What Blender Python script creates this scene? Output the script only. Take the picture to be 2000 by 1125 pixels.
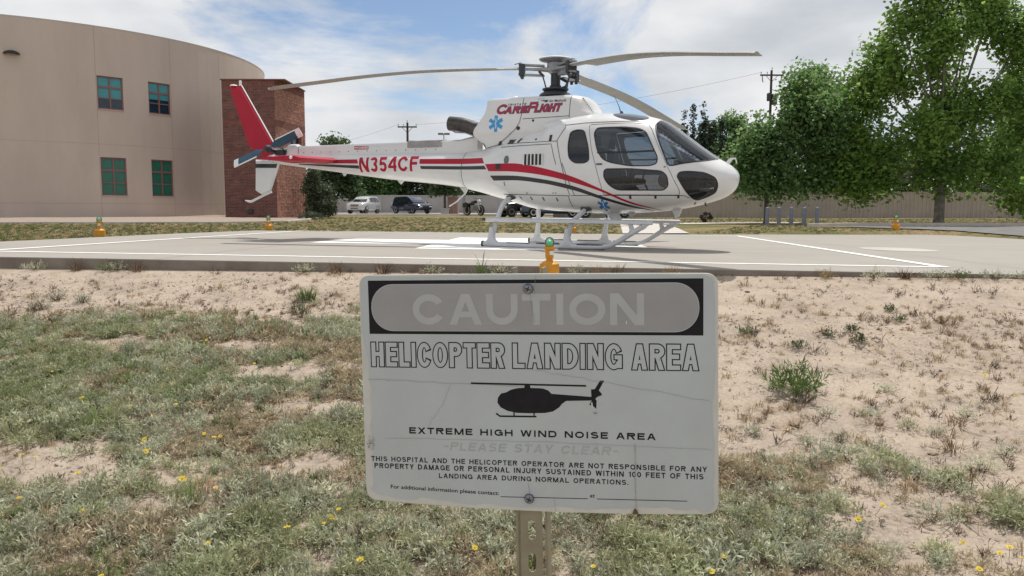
import bpy, bmesh, math, random
import numpy as np
from mathutils import Matrix, Vector, Euler
from mathutils.bvhtree import BVHTree

for o in list(bpy.data.objects):
    bpy.data.objects.remove(o)
scene = bpy.context.scene
COL = scene.collection
rng = np.random.default_rng(7)
random.seed(7)
R = math.radians

# ------------------------------------------------------------------ camera
CAM_H = 0.64                      # above the pad; about 1.5 m above the slope the photographer stands on
cam_data = bpy.data.cameras.new('camera')
cam_data.sensor_fit = 'HORIZONTAL'
cam_data.sensor_width = 36.0
cam_data.lens = 36.0 * 1538.8 / 2000.0
cam_data.clip_start = 0.05
cam_data.clip_end = 6000
cam = bpy.data.objects.new('camera', cam_data)
COL.objects.link(cam)
cam.matrix_world = (Matrix.Translation((0, 0, CAM_H)) @ Matrix.Rotation(R(90 - 5.645), 4, 'X')
                    @ Matrix.Rotation(R(0.145), 4, 'Z'))
scene.camera = cam

# ------------------------------------------------------------------ light
SUN_AZ, SUN_EL = R(27), R(66)      # the sun stands high behind the helicopter, a little to the right
sun_dir = Vector((math.sin(SUN_AZ) * math.cos(SUN_EL), math.cos(SUN_AZ) * math.cos(SUN_EL), math.sin(SUN_EL)))
sl = bpy.data.lights.new('sun', 'SUN')
sl.energy = 5.0
sl.angle = R(0.53)
sl.color = (1.0, 0.955, 0.89)
sun = bpy.data.objects.new('sun', sl)
COL.objects.link(sun)
sun.rotation_euler = sun_dir.to_track_quat('Z', 'Y').to_euler()
sun.location = (0, 0, 60)

world = bpy.data.worlds.new('World')
scene.world = world
world.use_nodes = True
nt = world.node_tree
nt.nodes.clear()
def wn(t, **kw):
    n = nt.nodes.new(t)
    for k, v in kw.items():
        setattr(n, k, v)
    return n
out = wn('ShaderNodeOutputWorld')
sky = wn('ShaderNodeTexSky', sky_type='NISHITA', sun_disc=False)
sky.sun_elevation = SUN_EL
sky.sun_rotation = SUN_AZ
sky.altitude = 1500
sky.air_density = 1.0
sky.dust_density = 0.6
sky.ozone_density = 1.4
bg1 = wn('ShaderNodeBackground')
bg1.inputs['Strength'].default_value = 0.145
nt.links.new(sky.outputs[0], bg1.inputs['Color'])
tc = wn('ShaderNodeTexCoord')
sep = wn('ShaderNodeSeparateXYZ')
nt.links.new(tc.outputs['Generated'], sep.inputs[0])
zs = wn('ShaderNodeMath', operation='MULTIPLY'); zs.inputs[1].default_value = 2.6
nt.links.new(sep.outputs['Z'], zs.inputs[0])
comb = wn('ShaderNodeCombineXYZ')
nt.links.new(sep.outputs['X'], comb.inputs['X']); nt.links.new(sep.outputs['Y'], comb.inputs['Y'])
nt.links.new(zs.outputs[0], comb.inputs['Z'])
mp = wn('ShaderNodeMapping'); mp.inputs['Location'].default_value = (0.15, 0.3, 0.62)
nt.links.new(comb.outputs[0], mp.inputs['Vector'])
n1 = wn('ShaderNodeTexNoise'); n1.inputs['Scale'].default_value = 2.1; n1.inputs['Detail'].default_value = 9
n1.inputs['Roughness'].default_value = 0.60; n1.inputs['Distortion'].default_value = 0.35
nt.links.new(mp.outputs[0], n1.inputs['Vector'])
r1 = wn('ShaderNodeValToRGB')
r1.color_ramp.elements[0].position = 0.365; r1.color_ramp.elements[0].color = (0.06, 0.06, 0.06, 1)
r1.color_ramp.elements[1].position = 0.47; r1.color_ramp.elements[1].color = (1, 1, 1, 1)
nt.links.new(n1.outputs['Fac'], r1.inputs[0])
mp2 = wn('ShaderNodeMapping'); mp2.inputs['Location'].default_value = (3.1, 1.7, 0.4)
nt.links.new(comb.outputs[0], mp2.inputs['Vector'])
n2 = wn('ShaderNodeTexNoise'); n2.inputs['Scale'].default_value = 4.2; n2.inputs['Detail'].default_value = 7
n2.inputs['Roughness'].default_value = 0.5
nt.links.new(mp2.outputs[0], n2.inputs['Vector'])
r2 = wn('ShaderNodeValToRGB')
r2.color_ramp.elements[0].position = 0.33; r2.color_ramp.elements[0].color = (0.60, 0.64, 0.69, 1)
r2.color_ramp.elements[1].position = 0.68; r2.color_ramp.elements[1].color = (0.99, 0.99, 0.995, 1)
nt.links.new(n2.outputs['Fac'], r2.inputs[0])
bg2 = wn('ShaderNodeBackground'); bg2.inputs['Strength'].default_value = 1.22
nt.links.new(r2.outputs[0], bg2.inputs['Color'])
mx = wn('ShaderNodeMixShader')
hz = wn('ShaderNodeMapRange'); hz.inputs['From Min'].default_value = 0.0; hz.inputs['From Max'].default_value = 0.13
hz.inputs['To Min'].default_value = 0.9; hz.inputs['To Max'].default_value = 0.0
nt.links.new(sep.outputs['Z'], hz.inputs['Value'])
mxm = wn('ShaderNodeMath', operation='MAXIMUM')
nt.links.new(r1.outputs[0], mxm.inputs[0]); nt.links.new(hz.outputs[0], mxm.inputs[1])
nt.links.new(mxm.outputs[0], mx.inputs[0])
nt.links.new(bg1.outputs[0], mx.inputs[1]); nt.links.new(bg2.outputs[0], mx.inputs[2])
nt.links.new(mx.outputs[0], out.inputs['Surface'])

vs = scene.view_settings
vs.view_transform = 'Standard'
vs.look = 'None'
vs.exposure = -0.38
vs.gamma = 1.0
vs.use_curve_mapping = False

# ------------------------------------------------------------------ materials
MATS = {}
def mat(name, color, rough=0.6, metal=0.0, var=0.0, vscale=6.0, bump=0.0, bscale=40.0, spec=0.5, coat=0.0,
        color2=None, detail=6.0, emit=None, island=0.0, obj_rand=0.0, translucent=0.0, stretch=None):
    """a procedural material: base colour broken up by noise, optional fine relief"""
    if name in MATS:
        return MATS[name]
    m = bpy.data.materials.new(name)
    m.use_nodes = True
    t = m.node_tree
    b = t.nodes['Principled BSDF']
    b.inputs['Roughness'].default_value = rough
    b.inputs['Metallic'].default_value = metal
    b.inputs['Specular IOR Level'].default_value = spec
    b.inputs['Coat Weight'].default_value = coat
    b.inputs['Coat Roughness'].default_value = 0.06
    c = tuple(color) + (1,)
    b.inputs['Base Color'].default_value = c
    src = None
    co = t.nodes.new('ShaderNodeTexCoord')
    vec = co.outputs['Object']
    if stretch:
        mpn = t.nodes.new('ShaderNodeMapping')
        mpn.inputs['Scale'].default_value = stretch
        t.links.new(vec, mpn.inputs['Vector']); vec = mpn.outputs[0]
    if var or color2:
        n = t.nodes.new('ShaderNodeTexNoise')
        n.inputs['Scale'].default_value = vscale
        n.inputs['Detail'].default_value = detail
        n.inputs['Roughness'].default_value = 0.62
        t.links.new(vec, n.inputs['Vector'])
        rp = t.nodes.new('ShaderNodeValToRGB')
        c2 = tuple(color2) + (1,) if color2 else tuple(max(0, x * (1 - var)) for x in color) + (1,)
        c1 = c if color2 else tuple(min(1, x * (1 + var)) for x in color) + (1,)
        rp.color_ramp.elements[0].position = 0.36; rp.color_ramp.elements[0].color = c2
        rp.color_ramp.elements[1].position = 0.64; rp.color_ramp.elements[1].color = c1
        t.links.new(n.outputs['Fac'], rp.inputs[0])
        src = rp.outputs[0]
    if island or obj_rand:
        hsv = t.nodes.new('ShaderNodeHueSaturation')
        if src is None:
            hsv.inputs['Color'].default_value = c
        else:
            t.links.new(src, hsv.inputs['Color'])
        if island:
            g = t.nodes.new('ShaderNodeNewGeometry'); rnd = g.outputs['Random Per Island']; amt = island
        else:
            g = t.nodes.new('ShaderNodeObjectInfo'); rnd = g.outputs['Random']; amt = obj_rand
        mr = t.nodes.new('ShaderNodeMapRange')
        mr.inputs['To Min'].default_value = 1 - amt; mr.inputs['To Max'].default_value = 1 + amt
        t.links.new(rnd, mr.inputs['Value'])
        t.links.new(mr.outputs[0], hsv.inputs['Value'])
        mr2 = t.nodes.new('ShaderNodeMapRange')
        mr2.inputs['To Min'].default_value = 0.5 - amt * 0.05; mr2.inputs['To Max'].default_value = 0.5 + amt * 0.035
        mlt = t.nodes.new('ShaderNodeMath'); mlt.operation = 'FRACT'
        m7 = t.nodes.new('ShaderNodeMath'); m7.operation = 'MULTIPLY'; m7.inputs[1].default_value = 7.31
        t.links.new(rnd, m7.inputs[0]); t.links.new(m7.outputs[0], mlt.inputs[0]); t.links.new(mlt.outputs[0], mr2.inputs['Value'])
        t.links.new(mr2.outputs[0], hsv.inputs['Hue'])
        src = hsv.outputs[0]
    if src is not None:
        t.links.new(src, b.inputs['Base Color'])
    if bump:
        n3 = t.nodes.new('ShaderNodeTexNoise')
        n3.inputs['Scale'].default_value = bscale; n3.inputs['Detail'].default_value = 5
        t.links.new(vec, n3.inputs['Vector'])
        bp = t.nodes.new('ShaderNodeBump'); bp.inputs['Strength'].default_value = bump
        bp.inputs['Distance'].default_value = 0.02
        t.links.new(n3.outputs['Fac'], bp.inputs['Height'])
        t.links.new(bp.outputs[0], b.inputs['Normal'])
    if emit:
        b.inputs['Emission Color'].default_value = tuple(emit[:3]) + (1,)
        b.inputs['Emission Strength'].default_value = emit[3]
    if translucent:
        o = t.nodes['Material Output']
        tr = t.nodes.new('ShaderNodeBsdfTranslucent')
        if src is not None:
            t.links.new(src, tr.inputs['Color'])
        else:
            tr.inputs['Color'].default_value = c
        ms = t.nodes.new('ShaderNodeMixShader'); ms.inputs[0].default_value = translucent
        t.links.new(b.outputs[0], ms.inputs[1]); t.links.new(tr.outputs[0], ms.inputs[2])
        t.links.new(ms.outputs[0], o.inputs['Surface'])
    MATS[name] = m
    return m

def glass_mat(name, tint, refl=0.06, rough=0.02):
    m = bpy.data.materials.new(name); m.use_nodes = True
    t = m.node_tree; t.nodes.clear()
    o = t.nodes.new('ShaderNodeOutputMaterial')
    tr = t.nodes.new('ShaderNodeBsdfTransparent'); tr.inputs[0].default_value = tuple(tint) + (1,)
    gl = t.nodes.new('ShaderNodeBsdfGlossy'); gl.inputs['Roughness'].default_value = rough
    gl.inputs['Color'].default_value = (0.95, 0.97, 1, 1)
    fr = t.nodes.new('ShaderNodeFresnel'); fr.inputs['IOR'].default_value = 1.5
    ad = t.nodes.new('ShaderNodeMath'); ad.operation = 'ADD'; ad.inputs[1].default_value = refl
    t.links.new(fr.outputs[0], ad.inputs[0])
    mx_ = t.nodes.new('ShaderNodeMixShader')
    t.links.new(ad.outputs[0], mx_.inputs[0]); t.links.new(tr.outputs[0], mx_.inputs[1]); t.links.new(gl.outputs[0], mx_.inputs[2])
    t.links.new(mx_.outputs[0], o.inputs['Surface'])
    MATS[name] = m
    return m

# ------------------------------------------------------------------ mesh helpers
class MB:
    """collects faces; build() links them as ONE mesh object"""
    def __init__(self):
        self.v = []; self.f = []
    def add(self, v, f):
        o = len(self.v)
        self.v += [tuple(map(float, p)) for p in v]
        self.f += [tuple(i + o for i in q) for q in f]
        return self
    def box(self, c, s, rot=None):
        vs_ = [Vector((x * s[0] / 2, y * s[1] / 2, z * s[2] / 2)) for x in (-1, 1) for y in (-1, 1) for z in (-1, 1)]
        if rot is not None:
            vs_ = [rot @ p for p in vs_]
        vs_ = [p + Vector(c) for p in vs_]
        return self.add(vs_, [(0, 1, 3, 2), (4, 6, 7, 5), (0, 4, 5, 1), (2, 3, 7, 6), (0, 2, 6, 4), (1, 5, 7, 3)])
    def hexa(self, lo, hi):
        """frustum between two quads given as 4 points each"""
        return self.add(list(lo) + list(hi), [(3, 2, 1, 0), (4, 5, 6, 7), (0, 1, 5, 4), (1, 2, 6, 5), (2, 3, 7, 6), (3, 0, 4, 7)])
    def loft(self, rings, cap=True, closed=True):
        n = len(rings[0]); vs_ = [p for r in rings for p in r]; fs = []
        for i in range(len(rings) - 1):
            for j in range(n if closed else n - 1):
                k = (j + 1) % n
                fs.append((i * n + j, i * n + k, (i + 1) * n + k, (i + 1) * n + j))
        if cap:
            fs.append(tuple(range(n - 1, -1, -1)))
            fs.append(tuple(range((len(rings) - 1) * n, len(rings) * n)))
        return self.add(vs_, fs)
    def tube(self, pts, r, n=8, cap=True, squash=1.0):
        pts = [Vector(p) for p in pts]
        rs = r if isinstance(r, (list, tuple)) else [r] * len(pts)
        rings = []; up = None
        for i, p in enumerate(pts):
            d = (pts[min(i + 1, len(pts) - 1)] - pts[max(i - 1, 0)]).normalized()
            if up is None:
                up = Vector((0, 0, 1)) if abs(d.z) < 0.9 else Vector((0, 1, 0))
            a = d.cross(up).normalized(); b = a.cross(d).normalized(); up = b
            rings.append([p + (a * math.cos(t) + b * math.sin(t) * squash) * rs[i] for t in [2 * math.pi * k / n for k in range(n)]])
        return self.loft(rings, cap)
    def lathe(self, prof, n=20, o=(0, 0, 0), axis='Z', cap=True):
        rings = []
        for r, z in prof:
            ring = []
            for k in range(n):
                t = 2 * math.pi * k / n
                x, y = r * math.cos(t), r * math.sin(t)
                p = {'Z': (x, y, z), 'Y': (y, z, x), 'X': (z, x, y)}[axis]
                ring.append((p[0] + o[0], p[1] + o[1], p[2] + o[2]))
            rings.append(ring)
        return self.loft(rings, cap)
    def prism(self, poly, a, b, plane='xz'):
        def p3(p, d):
            return {'xz': (p[0], d, p[1]), 'xy': (p[0], p[1], d), 'yz': (d, p[0], p[1])}[plane]
        n = len(poly)
        return self.add([p3(p, a) for p in poly] + [p3(p, b) for p in poly],
                        [tuple(range(n)), tuple(range(2 * n - 1, n - 1, -1))] +
                        [(j, j + n, (j + 1) % n + n, (j + 1) % n) for j in range(n)])
    def mesh(self, name, fix=True):
        m = bpy.data.meshes.new(name)
        m.from_pydata(self.v, [], self.f); m.update()
        if fix:
            bm = bmesh.new(); bm.from_mesh(m)
            bmesh.ops.recalc_face_normals(bm, faces=bm.faces)
            bm.to_mesh(m); bm.free()
        return m
    def build(self, name, material, parent=None, smooth=False, angle=35, fix=True):
        return link_mesh(name, self.mesh(name, fix), material, parent, smooth, angle)

def link_mesh(name, m, material, parent=None, smooth=False, angle=35):
    if material is not None and not m.materials:
        m.materials.append(material)
    if smooth:
        m.polygons.foreach_set('use_smooth', [True] * len(m.polygons))
        m.set_sharp_from_angle(angle=R(angle))
    o = bpy.data.objects.new(name, m)
    COL.objects.link(o)
    if parent is not None:
        o.parent = parent
    return o

def bevel(o, w=0.01, seg=2, angle=30):
    b = o.modifiers.new('bevel', 'BEVEL'); b.width = w; b.segments = seg; b.limit_method = 'ANGLE'; b.angle_limit = R(angle)
    return o

def tag(o, label, cat=None, group=None, kind=None):
    if label: o['label'] = label
    if cat: o['category'] = cat
    if group: o['group'] = group
    if kind: o['kind'] = kind
    return o

def thing(name, label, cat, loc=(0, 0, 0), rz=0.0, group=None):
    o = bpy.data.objects.new(name, None); COL.objects.link(o)
    o.empty_display_size = 0.2
    o.location = loc; o.rotation_euler = (0, 0, rz)
    return tag(o, label, cat, group)

def structure(o, label=None):
    o['kind'] = 'structure'
    if label: o['label'] = label
    return o

def copy_tree(o, parent=None):
    c = o.copy(); COL.objects.link(c)
    if parent is not None:
        c.parent = parent
    for ch in list(o.children):
        copy_tree(ch, c)
    return c

def grid_mesh(name, xs, ys, zf):
    X, Y = np.meshgrid(xs, ys)
    Z = zf(X, Y)
    v = np.stack([X.ravel(), Y.ravel(), Z.ravel()], 1).astype(np.float32)
    nx, ny = len(xs), len(ys)
    i = np.arange((ny - 1) * (nx - 1)); r_ = i // (nx - 1); c_ = i % (nx - 1)
    a = r_ * nx + c_
    f = np.stack([a, a + 1, a + nx + 1, a + nx], 1).astype(np.int32)
    return np_mesh(name, v, f)

def np_mesh(name, v, f):
    m = bpy.data.meshes.new(name)
    k = f.shape[1]
    m.vertices.add(len(v)); m.vertices.foreach_set('co', np.ascontiguousarray(v, dtype=np.float32).ravel())
    m.loops.add(f.size); m.loops.foreach_set('vertex_index', np.ascontiguousarray(f, dtype=np.int32).ravel())
    m.polygons.add(len(f))
    m.polygons.foreach_set('loop_start', np.arange(0, f.size, k, dtype=np.int32))
    m.update(calc_edges=True)
    return m

def noise2(x, y, seed=0):
    """cheap smooth value noise for arrays"""
    def h(i, j):
        n = (i * 374761393 + j * 668265263 + seed * 974634) & 0x7fffffff
        n = (n ^ (n >> 13)) * 1274126177 & 0x7fffffff
        return ((n ^ (n >> 16)) & 0xffff) / 65535.0
    xi = np.floor(x).astype(np.int64); yi = np.floor(y).astype(np.int64)
    fx = x - xi; fy = y - yi
    fx = fx * fx * (3 - 2 * fx); fy = fy * fy * (3 - 2 * fy)
    a = h(xi, yi) * (1 - fx) + h(xi + 1, yi) * fx
    b = h(xi, yi + 1) * (1 - fx) + h(xi + 1, yi + 1) * fx
    return a * (1 - fy) + b * fy

def fbm(x, y, seed=0, oct=4):
    s = 0; a = 0.5
    for k in range(oct):
        s = s + a * noise2(x * 2 ** k, y * 2 ** k, seed + k * 17); a *= 0.5
    return s
# ------------------------------------------------------------------ terrain, helipad and paving
TX, TY = -0.00911, -0.00297
def zpad(x, y):
    return TX * x + TY * (y - 15)
def yfront(x):
    return 8.82 - 0.088 * (x - 0.3)
PAD = [(-9.3, 9.66), (5.4, 8.37), (9.5, 8.0), (15.5, 9.5), (16.5, 15.0), (14.6, 21.3), (15.0, 26.6), (14.2, 27.2),
       (5.3, 23.75), (3.2, 23.1), (0.8, 22.9), (-5.8, 22.45), (-7.3, 22.6), (-8.05, 19.0), (-8.75, 13.2)]
def in_poly(x, y, poly):
    ins = np.zeros(x.shape, bool); n = len(poly)
    for i in range(n):
        x1, y1 = poly[i]; x2, y2 = poly[(i + 1) % n]
        c = ((y1 > y) != (y2 > y)) & (x < (x2 - x1) * (y - y1) / (y2 - y1 + 1e-12) + x1)
        ins ^= c
    return ins
def dist_poly(x, y, poly):
    d = np.full(x.shape, 1e9); n = len(poly)
    for i in range(n):
        x1, y1 = poly[i]; x2, y2 = poly[(i + 1) % n]
        dx, dy = x2 - x1, y2 - y1
        t = np.clip(((x - x1) * dx + (y - y1) * dy) / (dx * dx + dy * dy), 0, 1)
        d = np.minimum(d, np.hypot(x - x1 - t * dx, y - y1 - t * dy))
    return d
def sstep(a, b, x):
    t = np.clip((x - a) / (b - a), 0, 1); return t * t * (3 - 2 * t)
def ground_z(x, y):
    x = np.asarray(x, float); y = np.asarray(y, float)
    xc = np.clip(x, -14, 16)
    t = yfront(xc) - y
    e = np.clip(0.088 - 0.0085 * xc, 0.035, 0.15)
    tt = np.maximum(t, 0)
    front = zpad(xc, yfront(xc)) - e - 0.112 * np.minimum(tt, 6.4) - 0.03 * np.maximum(tt - 6.4, 0)
    front = front + (fbm(x * 0.9, y * 0.9, 3) - 0.5) * 0.10 * sstep(0.0, 1.2, tt) + (fbm(x * 5, y * 5, 9, 3) - 0.45) * 0.035 * sstep(0.05, 0.5, tt) \
        + (fbm(x * 22, y * 22, 19, 2) - 0.4) * 0.012 * sstep(0.0, 0.3, tt)
    back = np.interp(y, [9, 16, 23, 48, 80, 200, 3000], [-0.02, -0.01, -0.0, 0.13, 0.28, 0.3, 0.3]) \
        + TX * xc * (1 - sstep(20, 31, y)) - 0.03 + (fbm(x * 0.35, y * 0.35, 5) - 0.5) * 0.06 * sstep(23, 30, y)
    w = sstep(-0.9, 0.25, t)
    z = back * (1 - w) + front * w
    z = np.where(t > 0.0, front, z)
    ins = in_poly(x, y, PAD)
    d = dist_poly(x, y, PAD)
    z = np.where(ins & (d > 0.12), np.minimum(z, zpad(x, y) - 0.30), z)
    return z

def axis(parts):
    out_ = []
    for a, b, s in parts:
        out_ += list(np.arange(a, b - s * 0.5, s))
    out_.append(parts[-1][1])
    return np.array(out_)
gx = axis([(-2500, -200, 230), (-200, -40, 16), (-40, -9, 1.0), (-9, -7, 0.2), (-7, 7.5, 0.045), (7.5, 10, 0.2), (10, 40, 1.0), (40, 200, 16), (200, 2500, 230)])
gy = axis([(-60, -4, 8), (-4, 0.4, 0.4), (0.4, 9.9, 0.042), (9.9, 30, 0.5), (30, 100, 2), (100, 300, 20), (300, 4000, 370)])
gm = grid_mesh('ground', gx, gy, ground_z)

def ground_material():
    m = bpy.data.materials.new('dry_sandy_soil'); m.use_nodes = True
    t = m.node_tree; b = t.nodes['Principled BSDF']
    b.inputs['Roughness'].default_value = 0.95; b.inputs['Specular IOR Level'].default_value = 0.1
    g = t.nodes.new('ShaderNodeNewGeometry')
    def noise(scale, detail, rough=0.6):
        n = t.nodes.new('ShaderNodeTexNoise'); n.inputs['Scale'].default_value = scale; n.inputs['Detail'].default_value = detail
        n.inputs['Roughness'].default_value = rough
        t.links.new(g.outputs['Position'], n.inputs['Vector']); return n.outputs['Fac']
    def ramp(fac, c0, c1, p0=0.35, p1=0.65):
        r_ = t.nodes.new('ShaderNodeValToRGB'); e = r_.color_ramp.elements
        e[0].position = p0; e[0].color = c0 + (1,); e[1].position = p1; e[1].color = c1 + (1,)
        t.links.new(fac, r_.inputs[0]); return r_.outputs[0]
    def mix(f, a, b_):
        x = t.nodes.new('ShaderNodeMix'); x.data_type = 'RGBA'
        t.links.new(f, x.inputs['Factor'])
        t.links.new(a, x.inputs['A']); t.links.new(b_, x.inputs['B']); return x.outputs['Result']
    sand = ramp(noise(1.6, 8), (0.37, 0.295, 0.225), (0.47, 0.39, 0.31))
    grit = ramp(noise(55, 4, 0.7), (0.24, 0.18, 0.135), (0.52, 0.435, 0.35), 0.33, 0.6)
    sand2 = mix(ramp(noise(9, 5), (0.25,) * 3, (0.75,) * 3), sand, grit)
    sand2 = mix(ramp(noise(2.3, 9, .7), (0,) * 3, (.75,) * 3, .46, .60), sand2, ramp(noise(38, 5, .75), (0.17, 0.135, 0.105), (0.42, 0.35, 0.28), .36, .62))
    # far turf: dry and green patches
    turf = mix(ramp(noise(0.45, 6), (0,) * 3, (1,) * 3, 0.42, 0.58), ramp(noise(14, 6, 0.7), (0.085, 0.085, 0.03), (0.17, 0.17, 0.07)),
               ramp(noise(11, 6, 0.7), (0.17, 0.12, 0.06), (0.30, 0.235, 0.13)))
    sp = t.nodes.new('ShaderNodeSeparateXYZ'); t.links.new(g.outputs['Position'], sp.inputs[0])
    mr = t.nodes.new('ShaderNodeMapRange'); mr.inputs['From Min'].default_value = 9.6; mr.inputs['From Max'].default_value = 10.6
    t.links.new(sp.outputs['Y'], mr.inputs['Value'])
    col = mix(mr.outputs[0], sand2, turf)
    t.links.new(col, b.inputs['Base Color'])
    bp = t.nodes.new('ShaderNodeBump'); bp.inputs['Strength'].default_value = 0.5; bp.inputs['Distance'].default_value = 0.012
    t.links.new(noise(90, 5, 0.7), bp.inputs['Height']); t.links.new(bp.outputs[0], b.inputs['Normal'])
    return m
ground = structure(link_mesh('ground', gm, ground_material(), smooth=True, angle=80), 'bare sandy slope and dry turf around the helipad')

# helipad slab
conc = mat('pad_concrete', (0.350, 0.322, 0.284), 0.85, color2=(0.318, 0.292, 0.258), vscale=0.7, detail=10, bump=0.12, bscale=120, spec=0.25)
def pad_sheet(name, poly, dz, material, parent=None):
    mb = MB(); mb.add([(x, y, zpad(x, y) + dz) for x, y in poly], [tuple(range(len(poly)))])
    return mb.build(name, material, parent)
mb = MB()
n = len(PAD)
mb.add([(x, y, zpad(x, y)) for x, y in PAD] + [(x, y, zpad(x, y) - 0.4) for x, y in PAD],
       [tuple(range(n)), tuple(range(2 * n - 1, n - 1, -1))] + [(j, (j + 1) % n, (j + 1) % n + n, j + n) for j in range(n)])
helipad = structure(mb.build('helipad', conc), 'pale concrete helipad slab')
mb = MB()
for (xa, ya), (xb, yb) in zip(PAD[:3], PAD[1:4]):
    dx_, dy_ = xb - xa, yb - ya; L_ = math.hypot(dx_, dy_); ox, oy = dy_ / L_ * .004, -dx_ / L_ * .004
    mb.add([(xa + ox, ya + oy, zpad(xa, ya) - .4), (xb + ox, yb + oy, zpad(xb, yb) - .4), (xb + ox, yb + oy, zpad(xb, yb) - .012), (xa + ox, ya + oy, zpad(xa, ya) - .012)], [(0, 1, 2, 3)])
mb.build('slab_edge', mat('dark_edge_concrete', (0.25, 0.215, 0.18), 0.95, color2=(0.17, 0.14, 0.115), vscale=2.5, bump=.5, bscale=25), helipad, fix=False)  # front edge faces, darker concrete than the slab top
paint = mat('white_paint', (0.84, 0.83, 0.79), 0.6, var=0.08, vscale=7, spec=0.3)
worn = mat('worn_white_paint', (0.50, 0.465, 0.42), 0.75, color2=(0.42, 0.388, 0.345), vscale=1.5)
sq = [(-7.06, 10.50), (5.19, 9.48), (6.45, 22.6), (-6.04, 22.7)]
def line_strip(a, b, w, dz, name, material, ext=0.0):
    a = Vector(a); b = Vector(b); d = (b - a).normalized(); nrm = Vector((-d.y, d.x)) * w / 2
    a = a - d * ext; b = b + d * ext
    pad_sheet(name, [a - nrm, b - nrm, b + nrm, a + nrm], dz, material, helipad)
line_strip(sq[0], sq[1], 0.15, 0.004, 'painted_line', paint, 0.075)
line_strip(sq[1], sq[2], 0.15, 0.0055, 'painted_line', paint, 0.075)
line_strip(sq[2], sq[3], 0.15, 0.004, 'painted_line', paint, 0.075)
line_strip(sq[3], sq[0], 0.15, 0.0055, 'painted_line', paint, 0.075)
cc = Vector((-0.25, 15.4)); ca = R(-3.5)
def crs(u, v):
    return (cc.x + u * math.cos(ca) - v * math.sin(ca), cc.y + u * math.sin(ca) + v * math.cos(ca))
w_, L_, K_ = 1.15, 3.4, 2.85
pad_sheet('painted_cross', [crs(*p) for p in [(-L_, -w_), (-w_, -w_), (-w_, -K_), (w_, -K_), (w_, -w_), (2.75, -w_), (2.75, w_), (w_, w_), (w_, K_), (-w_, K_), (-w_, w_), (-L_, w_)]], 0.004, paint, helipad)
pad_sheet('painted_spot', [(7.1 + 0.62 * math.cos(t), 14.5 + 0.85 * math.sin(t)) for t in np.linspace(0, 2 * math.pi, 32, endpoint=False)], 0.004, worn, helipad)
joint = mat('pad_joint', (0.30, 0.275, 0.25), 0.9, var=0.1)
for a, b in [((0.75, 8.83), (2.0, 22.9)), ((-4.2, 9.25), (-3.1, 22.5)), ((6.0, 8.36), (7.4, 24.5))]:
    line_strip(a, b, 0.012, 0.0025, 'pad_joint', joint)

# service walk from the pad, road on the right, gravel bed by the building
def sheet(name, poly, dz, material, sub=1.0, rise=None):
    xs = [p[0] for p in poly]; ys = [p[1] for p in poly]
    bm = bmesh.new()
    bm.faces.new([bm.verts.new((x, y, 0)) for x, y in poly])
    for axis_, lo, hi in ((0, min(xs), max(xs)), (1, min(ys), max(ys))):
        k = lo + sub
        while k < hi:
            co = Vector((k, 0, 0)) if axis_ == 0 else Vector((0, k, 0)); no = Vector((1, 0, 0)) if axis_ == 0 else Vector((0, 1, 0))
            bmesh.ops.bisect_plane(bm, geom=bm.verts[:] + bm.edges[:] + bm.faces[:], plane_co=co, plane_no=no); k += sub
    vx = np.array([v.co.x for v in bm.verts]); vy = np.array([v.co.y for v in bm.verts]); vz = ground_z(vx, vy) + dz
    if rise is not None: vz = vz + rise(vx, vy)
    for v, z in zip(bm.verts, vz): v.co.z = z
    bmesh.ops.recalc_face_normals(bm, faces=bm.faces)
    if sum(f.normal.z for f in bm.faces) < 0: bmesh.ops.reverse_faces(bm, faces=bm.faces)
    m = bpy.data.meshes.new(name); bm.to_mesh(m); bm.free()
    return structure(link_mesh(name, m, material, smooth=True, angle=60))
sheet('walk_path', [(3.25, 23.2), (5.35, 23.85), (5.9, 28.0), (6.3, 33.5), (14.5, 38.5), (14.0, 39.5), (5.6, 36.5), (4.9, 36.0), (4.0, 29.0)], 0.022, mat('walk_concrete', (0.5, 0.465, 0.42), 0.85, var=0.08, vscale=1.2))
asph = mat('road_asphalt', (0.20, 0.19, 0.18), 0.9, color2=(0.14, 0.135, 0.13), vscale=1.5, bump=0.3, bscale=60)
sheet('road', [(11.8, 30.5), (15.2, 27.2), (15.6, 21), (60, 10), (60, 32.5), (24, 32.6)], 0.035, asph, 2.0)
sheet('parking_lot', [(-45, 72), (60, 58), (60, 66), (30, 80), (-5, 100), (-60, 118)], 0.03, mat('lot_asphalt', (0.33, 0.32, 0.31), 0.9, var=0.12, vscale=0.4), 4.0)
gravelm = mat('gravel_bed_stone', (0.40, 0.315, 0.25), 0.95, color2=(0.22, 0.165, 0.13), vscale=16, detail=3, bump=0.9, bscale=18)
# ------------------------------------------------------------------ block lettering (signwriter's grotesque), drawn stroke by stroke
GW = dict(A=.78, B=.72, C=.78, D=.76, E=.66, F=.62, G=.80, H=.74, I=.22, J=.55, L=.60, M=.88, N=.76, O=.82, P=.70, R=.74, S=.72, T=.66, U=.74, W=1.04, X=.74, Y=.72)
GW.update({'0': .64, '1': .40, '3': .62, '4': .66, '5': .62, '.': .2, '-': .42, ' ': .36})
def g_bar(x0, y0, x1, y1): return [(x0, y0), (x1, y0), (x1, y1), (x0, y1)]
def g_diag(x0, y0, x1, y1, t):
    L = math.hypot(x1 - x0, y1 - y0); hw = t / 2 * L / max(abs(y1 - y0), 1e-6)
    return [(x0 - hw, y0), (x0 + hw, y0), (x1 + hw, y1), (x1 - hw, y1)]
def g_arc(cx, cy, rx, ry, t, a0, a1, n=18):
    return [('arc', cx, cy, rx, ry, t, a0, a1, n)]
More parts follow.
